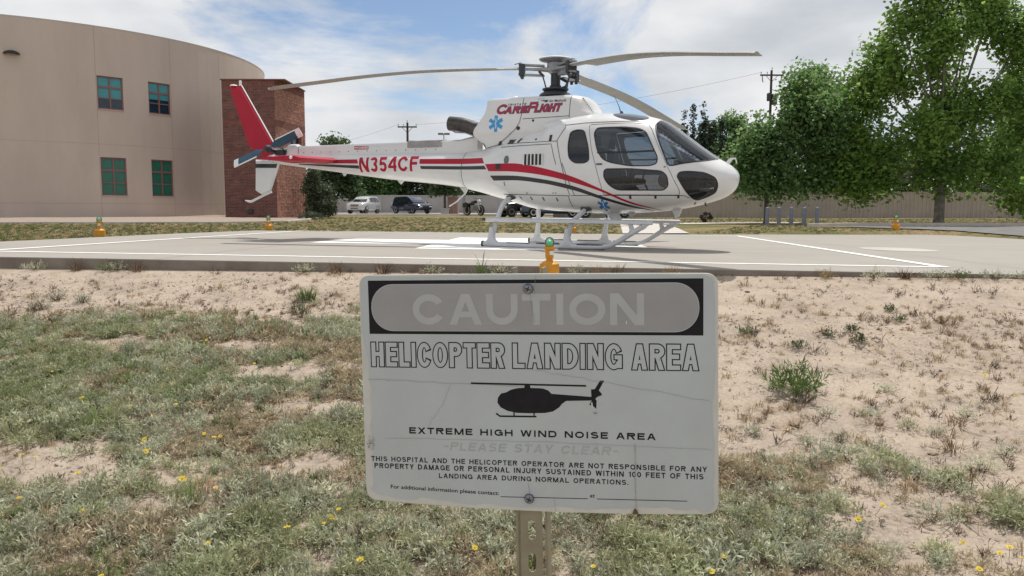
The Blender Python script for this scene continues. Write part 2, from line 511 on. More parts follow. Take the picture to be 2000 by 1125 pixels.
def arc_polys(cx, cy, rx, ry, t, a0, a1, n, g=0.0):
    if g:
        full = abs(a1 - a0) >= 359.9; k = 0 if full else math.degrees(g / max(min(rx, ry), 1e-6)) * (1 if a1 > a0 else -1)
        rx, ry, t, a0, a1 = rx + g, ry + g, t + 2 * g, a0 - k, a1 + k
    o = []
    A = np.radians(np.linspace(a0, a1, n))
    for p, q in zip(A[:-1], A[1:]):
        o.append([(cx + rx * math.cos(p), cy + ry * math.sin(p)), (cx + rx * math.cos(q), cy + ry * math.sin(q)), (cx + (rx - t) * math.cos(q), cy + (ry - t) * math.sin(q)), (cx + (rx - t) * math.cos(p), cy + (ry - t) * math.sin(p))])
    return o
def glyph(c, w, h, t):
    b = g_bar; m = (h - t) / 2; P_ = []
    if c == 'A':
        P_ = [g_diag(t * .55, 0, w / 2 - t * .08, h, t), g_diag(w - t * .55, 0, w / 2 + t * .08, h, t), b(w * .24, h * .24, w * .76, h * .24 + t * .85)]
    elif c in 'BPRD':
        if c == 'D':
            r_ = min(w * .62, h * .5); P_ = [b(0, 0, t, h), b(t, h - t, w - r_, h), b(t, 0, w - r_, t)] + g_arc(w - r_, h / 2, r_, h / 2, t, -90, 90)
        else:
            hb = h * .53; ry = hb / 2; r_ = min(w * .45, ry); xw = w * (.96 if c == 'B' else 1)
            P_ = [b(0, 0, t, h), b(t, h - t, xw - r_, h), b(t, h - hb, xw - r_, h - hb + t)] + g_arc(xw - r_, h - ry, r_, ry, t, -90, 90)
            if c == 'R': P_ += [g_diag(w - t * .62, 0, w * .52, h - hb + t * .3, t)]
            if c == 'B':
                h2 = h - hb + t; r2 = min(w * .48, h2 / 2); P_ += [b(t, 0, w - r2, t)] + g_arc(w - r2, h2 / 2, r2, h2 / 2, t, -90, 90)
    elif c in 'CGO0':
        if c in 'O0': P_ = g_arc(w / 2, h / 2, w / 2, h / 2, t, 0, 360, 40)
        else:
            P_ = g_arc(w / 2, h / 2, w / 2, h / 2, t, 31, 329, 34)
            if c == 'G': P_ += [b(w * .55, h * .40, w, h * .40 + t * .9), b(w - t * .9, h * .05, w, h * .40)]
    elif c in 'EFL':
        P_ = [b(0, 0, t, h)]
        if c != 'F': P_ += [b(t, 0, w, t)]
        if c != 'L': P_ += [b(t, h - t, w, h), b(t, m + h * .02, w * .92, m + t + h * .02)]
    elif c == 'H': P_ = [b(0, 0, t, h), b(w - t, 0, w, h), b(t, m + h * .02, w - t, m + t + h * .02)]
    elif c == 'I': P_ = [b((w - t) / 2, 0, (w + t) / 2, h)]
    elif c == '1': P_ = [b(w - t, 0, w, h), g_diag(t * .3, h * .72, w - t * .8, h * .96, t * .5)]
    elif c == 'J': P_ = [b(w - t, w * .5, w, h)] + g_arc(w / 2, w * .5, w / 2, w * .5, t, 180, 360)
    elif c == 'M': P_ = [b(0, 0, t, h), b(w - t, 0, w, h), g_diag(w / 2, 0, t * .55, h, t), g_diag(w / 2, 0, w - t * .55, h, t)]
    elif c == 'N': P_ = [b(0, 0, t, h), b(w - t, 0, w, h), g_diag(w - t * .6, 0, t * .6, h, t * 1.05)]
    elif c == 'S' or c in '35':
        ru = (h + t) / 4 * .97; rl = (h + t) / 2 - ru; cx = w / 2
        if c == 'S': P_ = g_arc(cx, h - ru, w / 2 * .96, ru, t, 25, 270, 22) + g_arc(cx, rl, w / 2, rl, t, 90, -155, 22)
        elif c == '3': P_ = g_arc(cx, h - ru, w / 2 * .95, ru, t, 155, -90, 22) + g_arc(cx, rl, w / 2, rl, t, 90, -155, 22)
        else:
            rl = h * .33; P_ = [b(t * .3, h - t, w * .95, h), b(t * .3, h * .42, t * 1.2, h - t)] + g_arc(cx, rl, w / 2, rl, t, 140, -155, 22)
    elif c == 'T': P_ = [b(0, h - t, w, h), b((w - t) / 2, 0, (w + t) / 2, h - t)]
    elif c == 'U': P_ = [b(0, w * .48, t, h), b(w - t, w * .48, w, h)] + g_arc(w / 2, w * .48, w / 2, w * .48, t, 180, 360)
    elif c == 'W': P_ = [g_diag(w * .26, 0, t * .5, h, t), g_diag(w * .26, 0, w * .5, h, t), g_diag(w * .74, 0, w * .5, h, t), g_diag(w * .74, 0, w - t * .5, h, t)]
    elif c == 'X': P_ = [g_diag(t * .6, 0, w - t * .6, h, t), g_diag(w - t * .6, 0, t * .6, h, t)]
    elif c == 'Y': P_ = [b((w - t) / 2, 0, (w + t) / 2, h * .45), g_diag(w / 2, h * .40, t * .6, h, t), g_diag(w / 2, h * .40, w - t * .6, h, t)]
    elif c == '4': P_ = [b(w * .62, 0, w * .62 + t, h), b(0, h * .22, w * .62, h * .22 + t * .9), b(w * .62 + t, h * .22, w, h * .22 + t * .9), g_diag(t * .6, h * .22 + t * .85, w * .62 + t * .3, h, t)]
    elif c == '.': P_ = [b(0, 0, t, t)]
    elif c == '-': P_ = [b(0, m, w, m + t * .8)]
    return P_
def block_text(txt, x0, x1, z0, z1, weight=.17, gap=.13, shear=0.0, grow=0.0, eps=1.5e-5, weight_m=None):
    """block capitals filling a rectangle; every stroke lies a hair above the one before; grow widens strokes for an outline"""
    h = z1 - z0; t = weight_m or h * weight
    adv = [GW[c] for c in txt]; total = sum(adv) + gap * (len(txt) - 1); k = (x1 - x0) / total
    V, F = [], []; x = x0
    for c, a in zip(txt, adv):
        w = a * k; tt = t if c != 'I' else min(t, w)
        items = [(lv, None, it) if it[0] != 'arc' else (lv, it, None) for lv, it in enumerate(glyph(c, w, h, tt))]
        flat_ = []
        for lv, arc_, poly in items:
            if arc_ is not None: flat_ += [(lv, p, True) for p in arc_polys(*arc_[1:], g=grow)]
            else: flat_.append((lv, poly, False))
        for lv, poly, is_arc in flat_:
            q = poly
            if grow and not is_arc:
                cx = sum(p[0] for p in q) / 4; cy = sum(p[1] for p in q) / 4
                A = sum(q[i][0] * q[(i + 1) % 4][1] - q[(i + 1) % 4][0] * q[i][1] for i in range(4)); sg = 1 if A > 0 else -1
                lines = []
                for i in range(4):
                    p0, p1 = q[i], q[(i + 1) % 4]; dx, dy = p1[0] - p0[0], p1[1] - p0[1]; L = math.hypot(dx, dy) or 1e-9
                    nx, ny = dy / L * sg, -dx / L * sg; lines.append((p0[0] + nx * grow, p0[1] + ny * grow, dx, dy))
                o = []
                for i in range(4):
                    ax, ay, ux, uy = lines[i - 1]; bx_, by_, vx, vy = lines[i]; den = ux * vy - uy * vx
                    if abs(den) < 1e-14: o.append((bx_, by_)); continue
                    s = ((bx_ - ax) * vy - (by_ - ay) * vx) / den; px_, py_ = ax + ux * s, ay + uy * s
                    if math.hypot(px_ - q[i][0], py_ - q[i][1]) > 2.2 * grow:
                        d = Vector((px_ - q[i][0], py_ - q[i][1])).normalized() * 2.2 * grow; px_, py_ = q[i][0] + d.x, q[i][1] + d.y
                    o.append((px_, py_))
                q = o
            n0 = len(V)
            V += [(x + p[0] + shear * (p[1] - h / 2), z0 + p[1], lv * eps) for p in q]; F.append((n0, n0 + 1, n0 + 2, n0 + 3))
        x += w + gap * k
    m = bpy.data.meshes.new('t'); m.from_pydata(V, [], F); return m
# ------------------------------------------------------------------ helicopter
white = mat('aircraft_white', (0.71, 0.71, 0.705), 0.28, color2=(0.655, 0.652, 0.645), vscale=1.6, detail=9, spec=0.5, coat=0.4)
red = mat('aircraft_red', (0.40, 0.010, 0.032), 0.5, var=0.06, vscale=3, spec=0.3)
black = mat('aircraft_black', (0.020, 0.020, 0.024), 0.4, var=0.1, vscale=4, coat=0.2)
seam = mat('panel_seam', (0.05, 0.05, 0.055), 0.7)
darkm = mat('dark_metal', (0.045, 0.048, 0.055), 0.5, metal=0.3, var=0.2, vscale=20)
greym = mat('grey_metal', (0.30, 0.31, 0.33), 0.45, metal=0.5, var=0.15, vscale=15)
bladem = mat('blade_grey', (0.30, 0.30, 0.285), 0.5, var=0.07, vscale=4)
interior = mat('cabin_interior', (0.20, 0.20, 0.205), 0.8, var=0.2, vscale=8)
seatm = mat('seat_fabric', (0.07, 0.08, 0.11), 0.85, var=0.2, vscale=25)
rubber = mat('window_rubber', (0.018, 0.018, 0.02), 0.55)
glassm = glass_mat('cabin_glass', (0.60, 0.63, 0.66), 0.01)
glassd = glass_mat('dark_cabin_glass', (0.58, 0.58, 0.59), 0.0)
starblue = mat('star_blue', (0.02, 0.19, 0.50), 0.4)
starblue2 = mat('star_light_blue', (0.035, 0.30, 0.62), 0.4)

hn = Vector((-TX, -TY, 1)).normalized()
hyaw = R(23.69)
hf = Vector((math.cos(hyaw), -math.sin(hyaw), 0)); hf = (hf - hn * hf.dot(hn)).normalized()
hl = hn.cross(hf)
HOx, HOy = 0.756, 14.276
heli = thing('helicopter', 'white medical helicopter with red and black stripes parked on the helipad', 'helicopter')
heli.matrix_world = Matrix(((hf.x, hl.x, hn.x, HOx), (hf.y, hl.y, hn.y, HOy), (hf.z, hl.z, hn.z, zpad(HOx, HOy)), (0, 0, 0, 1)))

def interp(x, tab, k):
    return float(np.interp(x, [t[0] for t in tab], [t[k] for t in tab]))
def smooth_tab(tab, xs):
    """monotone-ish smooth interpolation of a table of columns"""
    a = np.array(tab, float); xk = a[:, 0]; res = []
    for k in range(1, a.shape[1]):
        y = a[:, k]; d = np.diff(y) / np.diff(xk)
        m = np.zeros(len(y)); m[0] = d[0]; m[-1] = d[-1]
        for i in range(1, len(y) - 1):
            m[i] = 0 if d[i - 1] * d[i] <= 0 else 2 * d[i - 1] * d[i] / (d[i - 1] + d[i])
        j = np.clip(np.searchsorted(xk, xs) - 1, 0, len(xk) - 2)
        h = xk[j + 1] - xk[j]; t = (xs - xk[j]) / h
        res.append((2 * t**3 - 3 * t**2 + 1) * y[j] + (t**3 - 2 * t**2 + t) * h * m[j] + (-2 * t**3 + 3 * t**2) * y[j + 1] + (t**3 - t**2) * h * m[j + 1])
    return np.array(res).T
# station: x, bottom, top, half width, height of greatest width, upper exponent, lower exponent
BODY = [(-1.78, 1.030, 1.715, 0.330, 1.37, 2.0, 2.0), (-1.45, 0.960, 1.745, 0.440, 1.37, 2.1, 2.0), (-1.15, 0.880, 1.80, 0.590, 1.37, 2.2, 2.1),
        (-0.85, 0.810, 1.87, 0.730, 1.36, 2.4, 2.3), (-0.55, 0.725, 1.95, 0.830, 1.34, 2.5, 2.5), (-0.30, 0.668, 2.02, 0.880, 1.32, 2.6, 2.7),
        (0.00, 0.640, 2.10, 0.915, 1.30, 2.7, 2.9), (0.10, 0.632, 2.19, 0.920, 1.30, 2.9, 3.0), (0.33, 0.624, 2.245, 0.930, 1.30, 3.1, 3.0),
        (0.68, 0.607, 2.279, 0.935, 1.29, 3.2, 3.0), (1.00, 0.598, 2.294, 0.935, 1.28, 3.2, 3.0), (1.34, 0.603, 2.280, 0.928, 1.27, 3.1, 2.9),
        (1.70, 0.625, 2.232, 0.910, 1.26, 2.9, 2.8), (1.99, 0.650, 2.150, 0.880, 1.25, 2.7, 2.7), (2.32, 0.695, 1.925, 0.830, 1.23, 2.5, 2.5),
        (2.58, 0.750, 1.728, 0.765, 1.215, 2.4, 2.4), (2.78, 0.808, 1.588, 0.685, 1.205, 2.3, 2.3), (2.92, 0.852, 1.495, 0.600, 1.20, 2.2, 2.2),
        (3.05, 0.918, 1.425, 0.475, 1.20, 2.1, 2.1), (3.14, 0.995, 1.355, 0.330, 1.20, 2.0, 2.0), (3.19, 1.075, 1.295, 0.190, 1.205, 2.0, 2.0),
        (3.213, 1.165, 1.235, 0.060, 1.205, 2.0, 2.0)]
def body_rings(xs, shrink=0.0, n=88):
    P = smooth_tab(BODY, xs); rings = []
    for x, (zb, zt, w, zc, eu, el) in zip(xs, P):
        hu = max(zt - zc - shrink, 0.004); hd = max(zc - zb - shrink, 0.004); ww = max(w - shrink, 0.004)
        ring = []
        for k in range(n):
            t = 2 * math.pi * (k + 0.5) / n
            c, s = math.cos(t), math.sin(t); e = eu if s >= 0 else el
            ring.append((x, math.copysign(abs(c) ** (2 / e), c) * ww, zc + math.copysign(abs(s) ** (2 / e), s) * (hu if s >= 0 else hd)))
        rings.append(ring)
    return rings
bx = np.concatenate([np.linspace(-1.78, 2.9, 92), np.array([2.95, 3.0, 3.05, 3.09, 3.12, 3.145, 3.165, 3.18, 3.192, 3.202, 3.209, 3.213])])
outer_mb = MB().loft(body_rings(bx)); outer_m = outer_mb.mesh('outer')
ix = np.concatenate([np.linspace(0.12, 2.9, 50), [3.0, 3.07, 3.12]])
inner_m = MB().loft(body_rings(ix, 0.03, 64)).mesh('inner')

def tmp_obj(m):
    o = bpy.data.objects.new('tmp', m); COL.objects.link(o); return o
def boolean(m, cutters, op):
    o = tmp_obj(m.copy()); cs = []
    for c in cutters:
        co = tmp_obj(c); cs.append(co)
        md = o.modifiers.new('b', 'BOOLEAN'); md.object = co; md.operation = op
        md.solver = 'EXACT'
    dg = bpy.context.evaluated_depsgraph_get(); dg.update()
    r_ = bpy.data.meshes.new_from_object(o.evaluated_get(dg))
    for x in cs + [o]:
        bpy.data.objects.remove(x)
    return r_
def bvh_of(m):
    return BVHTree.FromPolygons([v.co.copy() for v in m.vertices], [tuple(p.vertices) for p in m.polygons])
def smooth_like(m, ref):
    """take shading normals from the uncut surface so that cut panels still shade as one skin"""
    for p in ref.polygons: p.use_smooth = True
    b = bvh_of(ref); vn = [v.normal.copy() for v in ref.vertices]; polys = [tuple(p.vertices) for p in ref.polygons]
    vc = [v.co.copy() for v in ref.vertices]
    for p in m.polygons: p.use_smooth = True
    out_ = [None] * len(m.loops)
    for p in m.polygons:
        for li in p.loop_indices:
            co = m.vertices[m.loops[li].vertex_index].co
            loc, nrm, idx, dist = b.find_nearest(co)
            nn = None
            if idx is not None and dist < 0.004:
                ws = Vector((0, 0, 0))
                for vi in polys[idx]:
                    ws += vn[vi] / ((vc[vi] - co).length + 1e-4)
                ws.normalize()
                if ws.dot(p.normal) > 0.75: nn = ws
            out_[li] = tuple(nn if nn is not None else p.normal)
    m.normals_split_custom_set(out_)
    return m
def rounded(poly, r=0.06, seg=5):
    """round the corners of a polygon"""
    o = []; n_ = len(poly)
    for i in range(n_):
        p0, p1, p2 = Vector(poly[i - 1]), Vector(poly[i]), Vector(poly[(i + 1) % n_])
        a = (p0 - p1); b = (p2 - p1); rr = min(r, a.length * 0.45, b.length * 0.45)
        a = p1 + a.normalized() * rr; b = p1 + b.normalized() * rr
        for k in range(seg + 1):
            t = k / seg
            o.append(tuple((1 - t) ** 2 * a + 2 * t * (1 - t) * p1 + t * t * b))
    return o
def inset(poly, d):
    c = Vector((sum(p[0] for p in poly) / len(poly), sum(p[1] for p in poly) / len(poly)))
    n_ = len(poly); o = []
    A = sum(poly[i][0] * poly[(i + 1) % n_][1] - poly[(i + 1) % n_][0] * poly[i][1] for i in range(n_))
    sg = 1 if A > 0 else -1
    for i in range(n_):
        p0, p1, p2 = Vector(poly[i - 1]), Vector(poly[i]), Vector(poly[(i + 1) % n_])
        t = (p2 - p0)
        if t.length < 1e-6: o.append(tuple(p1)); continue
        t.normalize(); o.append(tuple(p1 + Vector((-t.y, t.x)) * d * sg))
    return o
DOORWIN = rounded([(1.00, 1.90), (1.03, 1.985), (1.13, 1.995), (1.476, 1.996), (1.72, 1.970), (1.84, 1.905), (1.90, 1.795), (2.055, 1.50), (2.05, 1.40), (1.95, 1.364), (1.62, 1.364), (1.32, 1.417), (1.18, 1.468), (1.08, 1.60)], 0.08)
LOWWIN = rounded([(1.20, 1.318), (1.62, 1.318), (2.13, 1.280), (2.215, 1.20), (2.235, 1.05), (2.16, 0.979), (1.42, 0.979), (1.29, 1.05), (1.195, 1.18)], 0.09)
REARWIN = rounded([(0.585, 1.94), (0.70, 1.972), (0.82, 1.955), (0.87, 1.83), (0.925, 1.655), (0.94, 1.46), (0.86, 1.418), (0.69, 1.420), (0.59, 1.50), (0.563, 1.70)], 0.09)
NOSEWIN = rounded([(2.365, 1.20), (2.40, 1.262), (2.53, 1.276), (2.77, 1.258), (2.93, 1.18), (2.962, 1.07), (2.92, 0.955), (2.80, 0.890), (2.60, 0.818), (2.50, 0.952)], 0.07)
WSHIELD = [(1.945, 2.04), (2.028, 1.815), (2.143, 1.56), (2.215, 1.395), (2.245, 1.368), (2.29, 1.366), (2.44, 1.398), (2.64, 1.430), (2.80, 1.455), (2.90, 1.49), (3.1, 1.70), (2.3, 2.5), (2.02, 2.32)]
DOOR = rounded([(0.885, 2.055), (1.56, 2.075), (1.84, 2.055), (1.925, 1.95), (2.40, 0.990), (2.40, 0.897), (1.185, 0.897), (0.966, 1.654)], 0.05)

skin = boolean(outer_m, [inner_m], 'DIFFERENCE')
glass_skin = boolean(outer_m, [MB().loft(body_rings(np.concatenate([np.linspace(0.0, 2.9, 52), [3.0, 3.08, 3.15, 3.18]]), 0.010, 64)).mesh('in2')], 'DIFFERENCE')
def pris(poly, a=-2, b=2):
    return MB().prism(poly, a, b).mesh('cut')
wins = [DOORWIN, LOWWIN, REARWIN, NOSEWIN]
# openings: both sides, windscreen right across
body_m = boolean(skin, [pris(DOOR), pris(REARWIN), pris(NOSEWIN), pris(WSHIELD)], 'DIFFERENCE')
body_m.materials.clear()
fus = link_mesh('fuselage', smooth_like(body_m, outer_m), white, heli)
for side, sgn in (('right', -1), ('left', 1)):
    a, b = (-2, -0.2) if sgn < 0 else (0.2, 2)
    dm = boolean(skin, [pris(inset(DOOR, 0.010), a, b)], 'INTERSECT')
    dm = boolean(dm, [pris(DOORWIN), pris(LOWWIN)], 'DIFFERENCE'); dm.materials.clear()
    door = link_mesh('door', smooth_like(dm, outer_m), white, heli)
    for nm, poly, gm_, par in (('door_window', DOORWIN, glassm, door), ('lower_door_window', LOWWIN, glassd, door), ('rear_window', REARWIN, glassd, heli), ('nose_window', NOSEWIN, glassd, heli)):
        g = boolean(glass_skin, [pris(inset(poly, 0.001), a, b)], 'INTERSECT'); g.materials.clear()
        link_mesh(nm, smooth_like(g, outer_m), gm_, par)
g = boolean(glass_skin, [pris(inset(WSHIELD, 0.001))], 'INTERSECT'); g.materials.clear()
wind = link_mesh('windscreen', smooth_like(g, outer_m), glassm, heli)

skin_bvh = bvh_of(outer_m)
def seal(poly, side, w, par, name='window_seal', mtl=rubber, bv=None, closed=True):
    """flat rubber strip lying on the skin along a side-view outline"""
    bv = bv or skin_bvh
    pts = []
    src = list(poly) + ([poly[0]] if closed else [])
    for i in range(len(src) - 1):
        p, q = Vector(src[i]), Vector(src[i + 1]); k = max(1, int((q - p).length / 0.03))
        pts += [p + (q - p) * j / k for j in range(k)]
    if not closed: pts.append(Vector(src[-1]))
    rows = []
    for i, p in enumerate(pts):
        if closed: t = pts[(i + 1) % len(pts)] - pts[i - 1]
        else: t = pts[min(i + 1, len(pts) - 1)] - pts[max(i - 1, 0)]
        if t.length < 1e-7: continue
        t.normalize(); nn = Vector((-t.y, t.x)); row = []
        for s_ in (-1, 1):
            q = p + nn * w / 2 * s_
            hit = bv.ray_cast(Vector((q.x, 3 * side, q.y)), Vector((0, -side, 0)))
            if hit[0] is None: row = None; break
            row.append(hit[0] + hit[1] * 0.0035)
        rows.append(row)
    mb_ = MB(); cnt = len(rows)
    for i in range(cnt if closed else cnt - 1):
        a_, b_ = rows[i], rows[(i + 1) % cnt]
        if a_ is None or b_ is None: continue
        if (a_[0] - b_[0]).length > 0.25: continue
        mb_.add([a_[0], a_[1], b_[1], b_[0]], [(0, 1, 2, 3)])
    if mb_.v:
        return mb_.build(name, mtl, par, fix=False)
for side in (-1, 1):
    for poly, par in ((DOORWIN, heli), (LOWWIN, heli), (REARWIN, heli), (NOSEWIN, heli)):
        seal(poly, side, 0.018, heli)
    seal(WSHIELD[:10], side, 0.022, heli, closed=False)
# windscreen centre post and sliding-window bar
def top_z(x):
    return float(smooth_tab(BODY, np.array([x]))[0][1])
xs_ = np.linspace(1.99, 2.92, 24)
mbp = MB(); rows = []
for x in xs_:
    z = top_z(x); dz_ = (top_z(x + 0.01) - top_z(x - 0.01)) / 0.02; nv = Vector((-dz_, 0, 1)).normalized()
    rows.append([Vector((x, y, z)) + nv * h for y, h in ((-0.035, -0.035), (-0.035, 0.004), (0.035, 0.004), (0.035, -0.035))])
mbp.loft(rows); mbp.build('windscreen_post', white, heli)
for side in (-1, 1):
    seal([(1.075, 1.585), (1.55, 1.582), (2.005, 1.60)], side, 0.03, heli, 'sliding_window_rail', closed=False)

# tail boom
BOOM = [(-1.70, 1.035, 1.718, 0.34), (-2.34, 1.115, 1.72, 0.298), (-3.22, 1.192, 1.725, 0.262), (-4.2, 1.305, 1.732, 0.212), (-4.84, 1.385, 1.737, 0.178), (-5.68, 1.488, 1.746, 0.135), (-6.20, 1.555, 1.76, 0.110), (-6.42, 1.60, 1.755, 0.08), (-6.5, 1.64, 1.72, 0.03)]
bxs = -np.linspace(1.70, 6.5, 60); P = smooth_tab([(-b[0], b[1], b[2], b[3]) for b in BOOM], -bxs)
rings = [[(x, w * math.cos(t), (zt + zb) / 2 + (zt - zb) / 2 * math.sin(t)) for t in [2 * math.pi * (k + .5) / 48 for k in range(48)]] for x, (zb, zt, w) in zip(bxs, P)]
boom_mb = MB().loft(rings); boom = boom_mb.build('tail_boom', white, heli, smooth=True)
# drive shaft cover along the top of the boom
cov = [(-1.50, 2.035), (-1.63, 2.0), (-1.87, 1.951), (-2.37, 1.950), (-3.30, 1.934), (-4.8, 1.921), (-5.62, 1.912)]
rings = []
for x, zt in cov:
    hw = 0.115 if x > -2 else 0.085; zb = 1.66
    rings.append([(x, -hw, zb), (x, -hw, zt - 0.045), (x, -hw * .72, zt - 0.008), (x, 0, zt), (x, hw * .72, zt - 0.008), (x, hw, zt - 0.045), (x, hw, zb)])
shaft_cover = MB().loft(rings).build('drive_shaft_cover', white, heli, smooth=True)
MB().loft([[(x, -hw, zb), (x, -hw, zt - .03), (x, 0, zt), (x, hw, zt - .03), (x, hw, zb)] for x, hw, zb, zt in ((-5.64, .09, 1.68, 1.925), (-5.69, .11, 1.68, 1.955), (-5.87, .11, 1.70, 1.957), (-5.98, .08, 1.72, 1.885))]).build('gearbox_fairing', white, heli, smooth=True)
for i, x in enumerate(np.linspace(-5.5, -1.95, 17)):
    MB().lathe([(0.009, 0), (0.009, -0.006), (0.004, -0.009)], 8, (x, -0.086 if x < -2 else -0.1, 1.775), 'Y').build('cover_fastener', darkm, heli)
# grey heat blanket patch on the cover
MB().loft([[(x, -0.092, 1.815), (x, -0.092, 1.90), (x, -0.066, 1.948), (x, 0, 1.960), (x, 0.066, 1.948)] for x in (-3.02, -2.99, -2.28, -2.22)], cap=False).build('heat_shield', mat('shield_grey', (0.33, 0.31, 0.30), 0.6, var=0.15, vscale=5), heli, smooth=True)
# engine cowling, lofted upwards: z, rear x, front x, half width
COWL = [(1.70, -1.28, 0.86, 0.74), (1.78, -1.275, 0.90, 0.66), (1.90, -1.39, 0.93, 0.585), (1.98, -1.462, 0.95, 0.545), (2.06, -1.450, 0.95, 0.520), (2.16, -1.375, 0.95, 0.495), (2.29, -1.290, 0.90, 0.470),
        (2.36, -1.245, 0.83, 0.458), (2.44, -1.222, 0.775, 0.442), (2.52, -1.214, 0.72, 0.424), (2.58, -1.212, 0.655, 0.405), (2.61, -1.210, 0.60, 0.380), (2.628, -1.20, 0.54, 0.335), (2.640, -1.16, 0.45, 0.26)]
def cowl_ring(z, xr, xf, hw, n=12):
    hr = min(hw * 0.95, 0.30 + 0.16 * max(0.0, min(1.0, (z - 1.72) / 0.30)))
    pts = []; rr, rf = 0.10, min(0.34, hw * .9)
    for cx, cy, r_, a0 in ((xr + rr, -hr + rr, rr, 180), (xf - rf, -hw + rf, rf, 270), (xf - rf, hw - rf, rf, 0), (xr + rr, hr - rr, rr, 90)):
        for k in range(n):
            t = R(a0 + 90 * k / (n - 1)); pts.append((cx + r_ * math.cos(t), cy + r_ * math.sin(t), z))
    # straight sides need intermediate points for smooth shading
    return pts
zz = np.linspace(1.70, 2.640, 34); PC = smooth_tab(COWL, zz)
cowl_mb = MB().loft([cowl_ring(z, a, b, c) for z, (a, b, c) in zip(zz, PC)])
cowl = cowl_mb.build('engine_cowling', white, heli, smooth=True, angle=28)
all_bvh = bvh_of(MB().add(outer_mb.v, outer_mb.f).add(boom_mb.v, boom_mb.f).add(cowl_mb.v, cowl_mb.f).mesh('all'))

# panel seams (side view x, z)
for side in (-1, 1):
    for pts in ([(-0.68, 1.79), (0.36, 1.79)], [(-0.46, 2.635), (-0.47, 2.35), (-0.50, 2.18), (-0.58, 2.05), (-0.74, 1.93), (-0.95, 1.80), (-1.28, 1.74)],
                [(-0.45, 2.23), (0.42, 2.25)], [(0.42, 2.61), (0.42, 2.22)], [(-0.80, 1.735), (0.26, 1.745), (0.36, 1.40)], [(0.48, 2.03), (0.36, 1.80), (0.42, 1.55), (0.60, 0.88)], [(0.47, 1.42), (0.68, 0.90)],
                [(0.57, 0.88), (0.585, 0.70)], [(-0.75, 0.915), (0.58, 0.885)], [(0.62, 0.89), (2.46, 0.897), (2.53, 0.86)], [(2.60, 0.80), (2.48, 0.70)], [(0.45, 2.06), (0.80, 2.085), (1.55, 2.10), (1.85, 2.085)], [(-1.72, 1.02), (-1.70, 1.70)]):
        seal(pts, side, 0.010, heli, 'panel_seam', seam, all_bvh, closed=False)

# --------------------------- decals: thin paint film lying on the skin
def project(m, side, off):
    mb_ = MB(); vs_ = []
    for v in m.vertices:
        hit = all_bvh.ray_cast(Vector((v.co.x, 3 * side, v.co.y)), Vector((0, -side, 0)))
        vs_.append(None if hit[0] is None else hit[0] + hit[1] * (off + v.co.z))
    keep = [p for p in m.polygons if all(vs_[i] is not None for i in p.vertices)]
    used = sorted({i for p in keep for i in p.vertices}); ix_ = {u: k for k, u in enumerate(used)}
    mb_.add([vs_[u] for u in used], [tuple(ix_[i] for i in p.vertices) for p in keep])
    return mb_
def dice(m, step=0.05):
    bm = bmesh.new(); bm.from_mesh(m)
    bmesh.ops.triangulate(bm, faces=bm.faces)
    xs__ = [v.co.x for v in bm.verts]; ys__ = [v.co.y for v in bm.verts]
    for ax, lo, hi in ((0, min(xs__), max(xs__)), (1, min(ys__), max(ys__))):
        k = lo + step
        while k < hi:
            co = Vector((k, 0, 0)) if ax == 0 else Vector((0, k, 0)); no = Vector((1, 0, 0)) if ax == 0 else Vector((0, 1, 0))
            bmesh.ops.bisect_plane(bm, geom=bm.verts[:] + bm.edges[:] + bm.faces[:], plane_co=co, plane_no=no); k += step
    m2 = bpy.data.meshes.new('d'); bm.to_mesh(m2); bm.free(); return m2
def decal(m2d, name, mtl, side=-1, off=0.003, parent=None):
    return project(dice(m2d), side, off).build(name, mtl, parent or heli, smooth=True, fix=False)
def poly2d(pts):
    m = bpy.data.meshes.new('p'); m.from_pydata([(p[0], p[1], 0) for p in pts], [], [tuple(range(len(pts)))]); return m
def text_mesh(txt, off=0.0, shear=0.0, bold=0.0, spacing=1.0):
    cu = bpy.data.curves.new('t', 'FONT'); cu.body = txt; cu.size = 1.0; cu.offset = off + bold; cu.shear = shear
    cu.space_character = spacing; cu.resolution_u = 4; cu.fill_mode = 'FRONT'; cu.align_x = 'LEFT'
    o = bpy.data.objects.new('t', cu); COL.objects.link(o)
    dg = bpy.context.evaluated_depsgraph_get(); dg.update()
    m = bpy.data.meshes.new_from_object(o.evaluated_get(dg)); bpy.data.objects.remove(o)
    return m
def fit_text(txt, x0, x1, z0, z1, flip=False, ref=None, **kw):
    """text mesh stretched into a rectangle; ref = undistorted box to share between outline and fill"""
    m = text_mesh(txt, **kw)
    if ref is None:
        xs__ = [v.co.x for v in m.vertices]; ys__ = [v.co.y for v in m.vertices]; ref = (min(xs__), max(xs__), min(ys__), max(ys__))
    for v in m.vertices:
        u = (v.co.x - ref[0]) / (ref[1] - ref[0]); w = (v.co.y - ref[2]) / (ref[3] - ref[2])
        v.co = Vector((x0 + (x1 - x0) * u, z0 + (z1 - z0) * w, 0))
    return m, ref
def band(top, bot, nx=70, nz=5):
    t = np.array(top); b = np.array(bot); f = np.linspace(0, 1, nx)
    def res(a):
        d = np.r_[0, np.cumsum(np.hypot(*np.diff(a, axis=0).T))]; d /= d[-1]
        tab = [(dd, p[0], p[1]) for dd, p in zip(d, a)]
        return smooth_tab(tab, f)
    T, B = res(t), res(b)
    v = []; fs = []
    for i in range(nx):
        for j in range(nz):
            q = B[i] + (T[i] - B[i]) * j / (nz - 1); v.append((q[0], q[1], 0))
    for i in range(nx - 1):
        for j in range(nz - 1):
            fs.append((i * nz + j, (i + 1) * nz + j, (i + 1) * nz + j + 1, i * nz + j + 1))
    m = bpy.data.meshes.new('band'); m.from_pydata(v, [], fs); return m
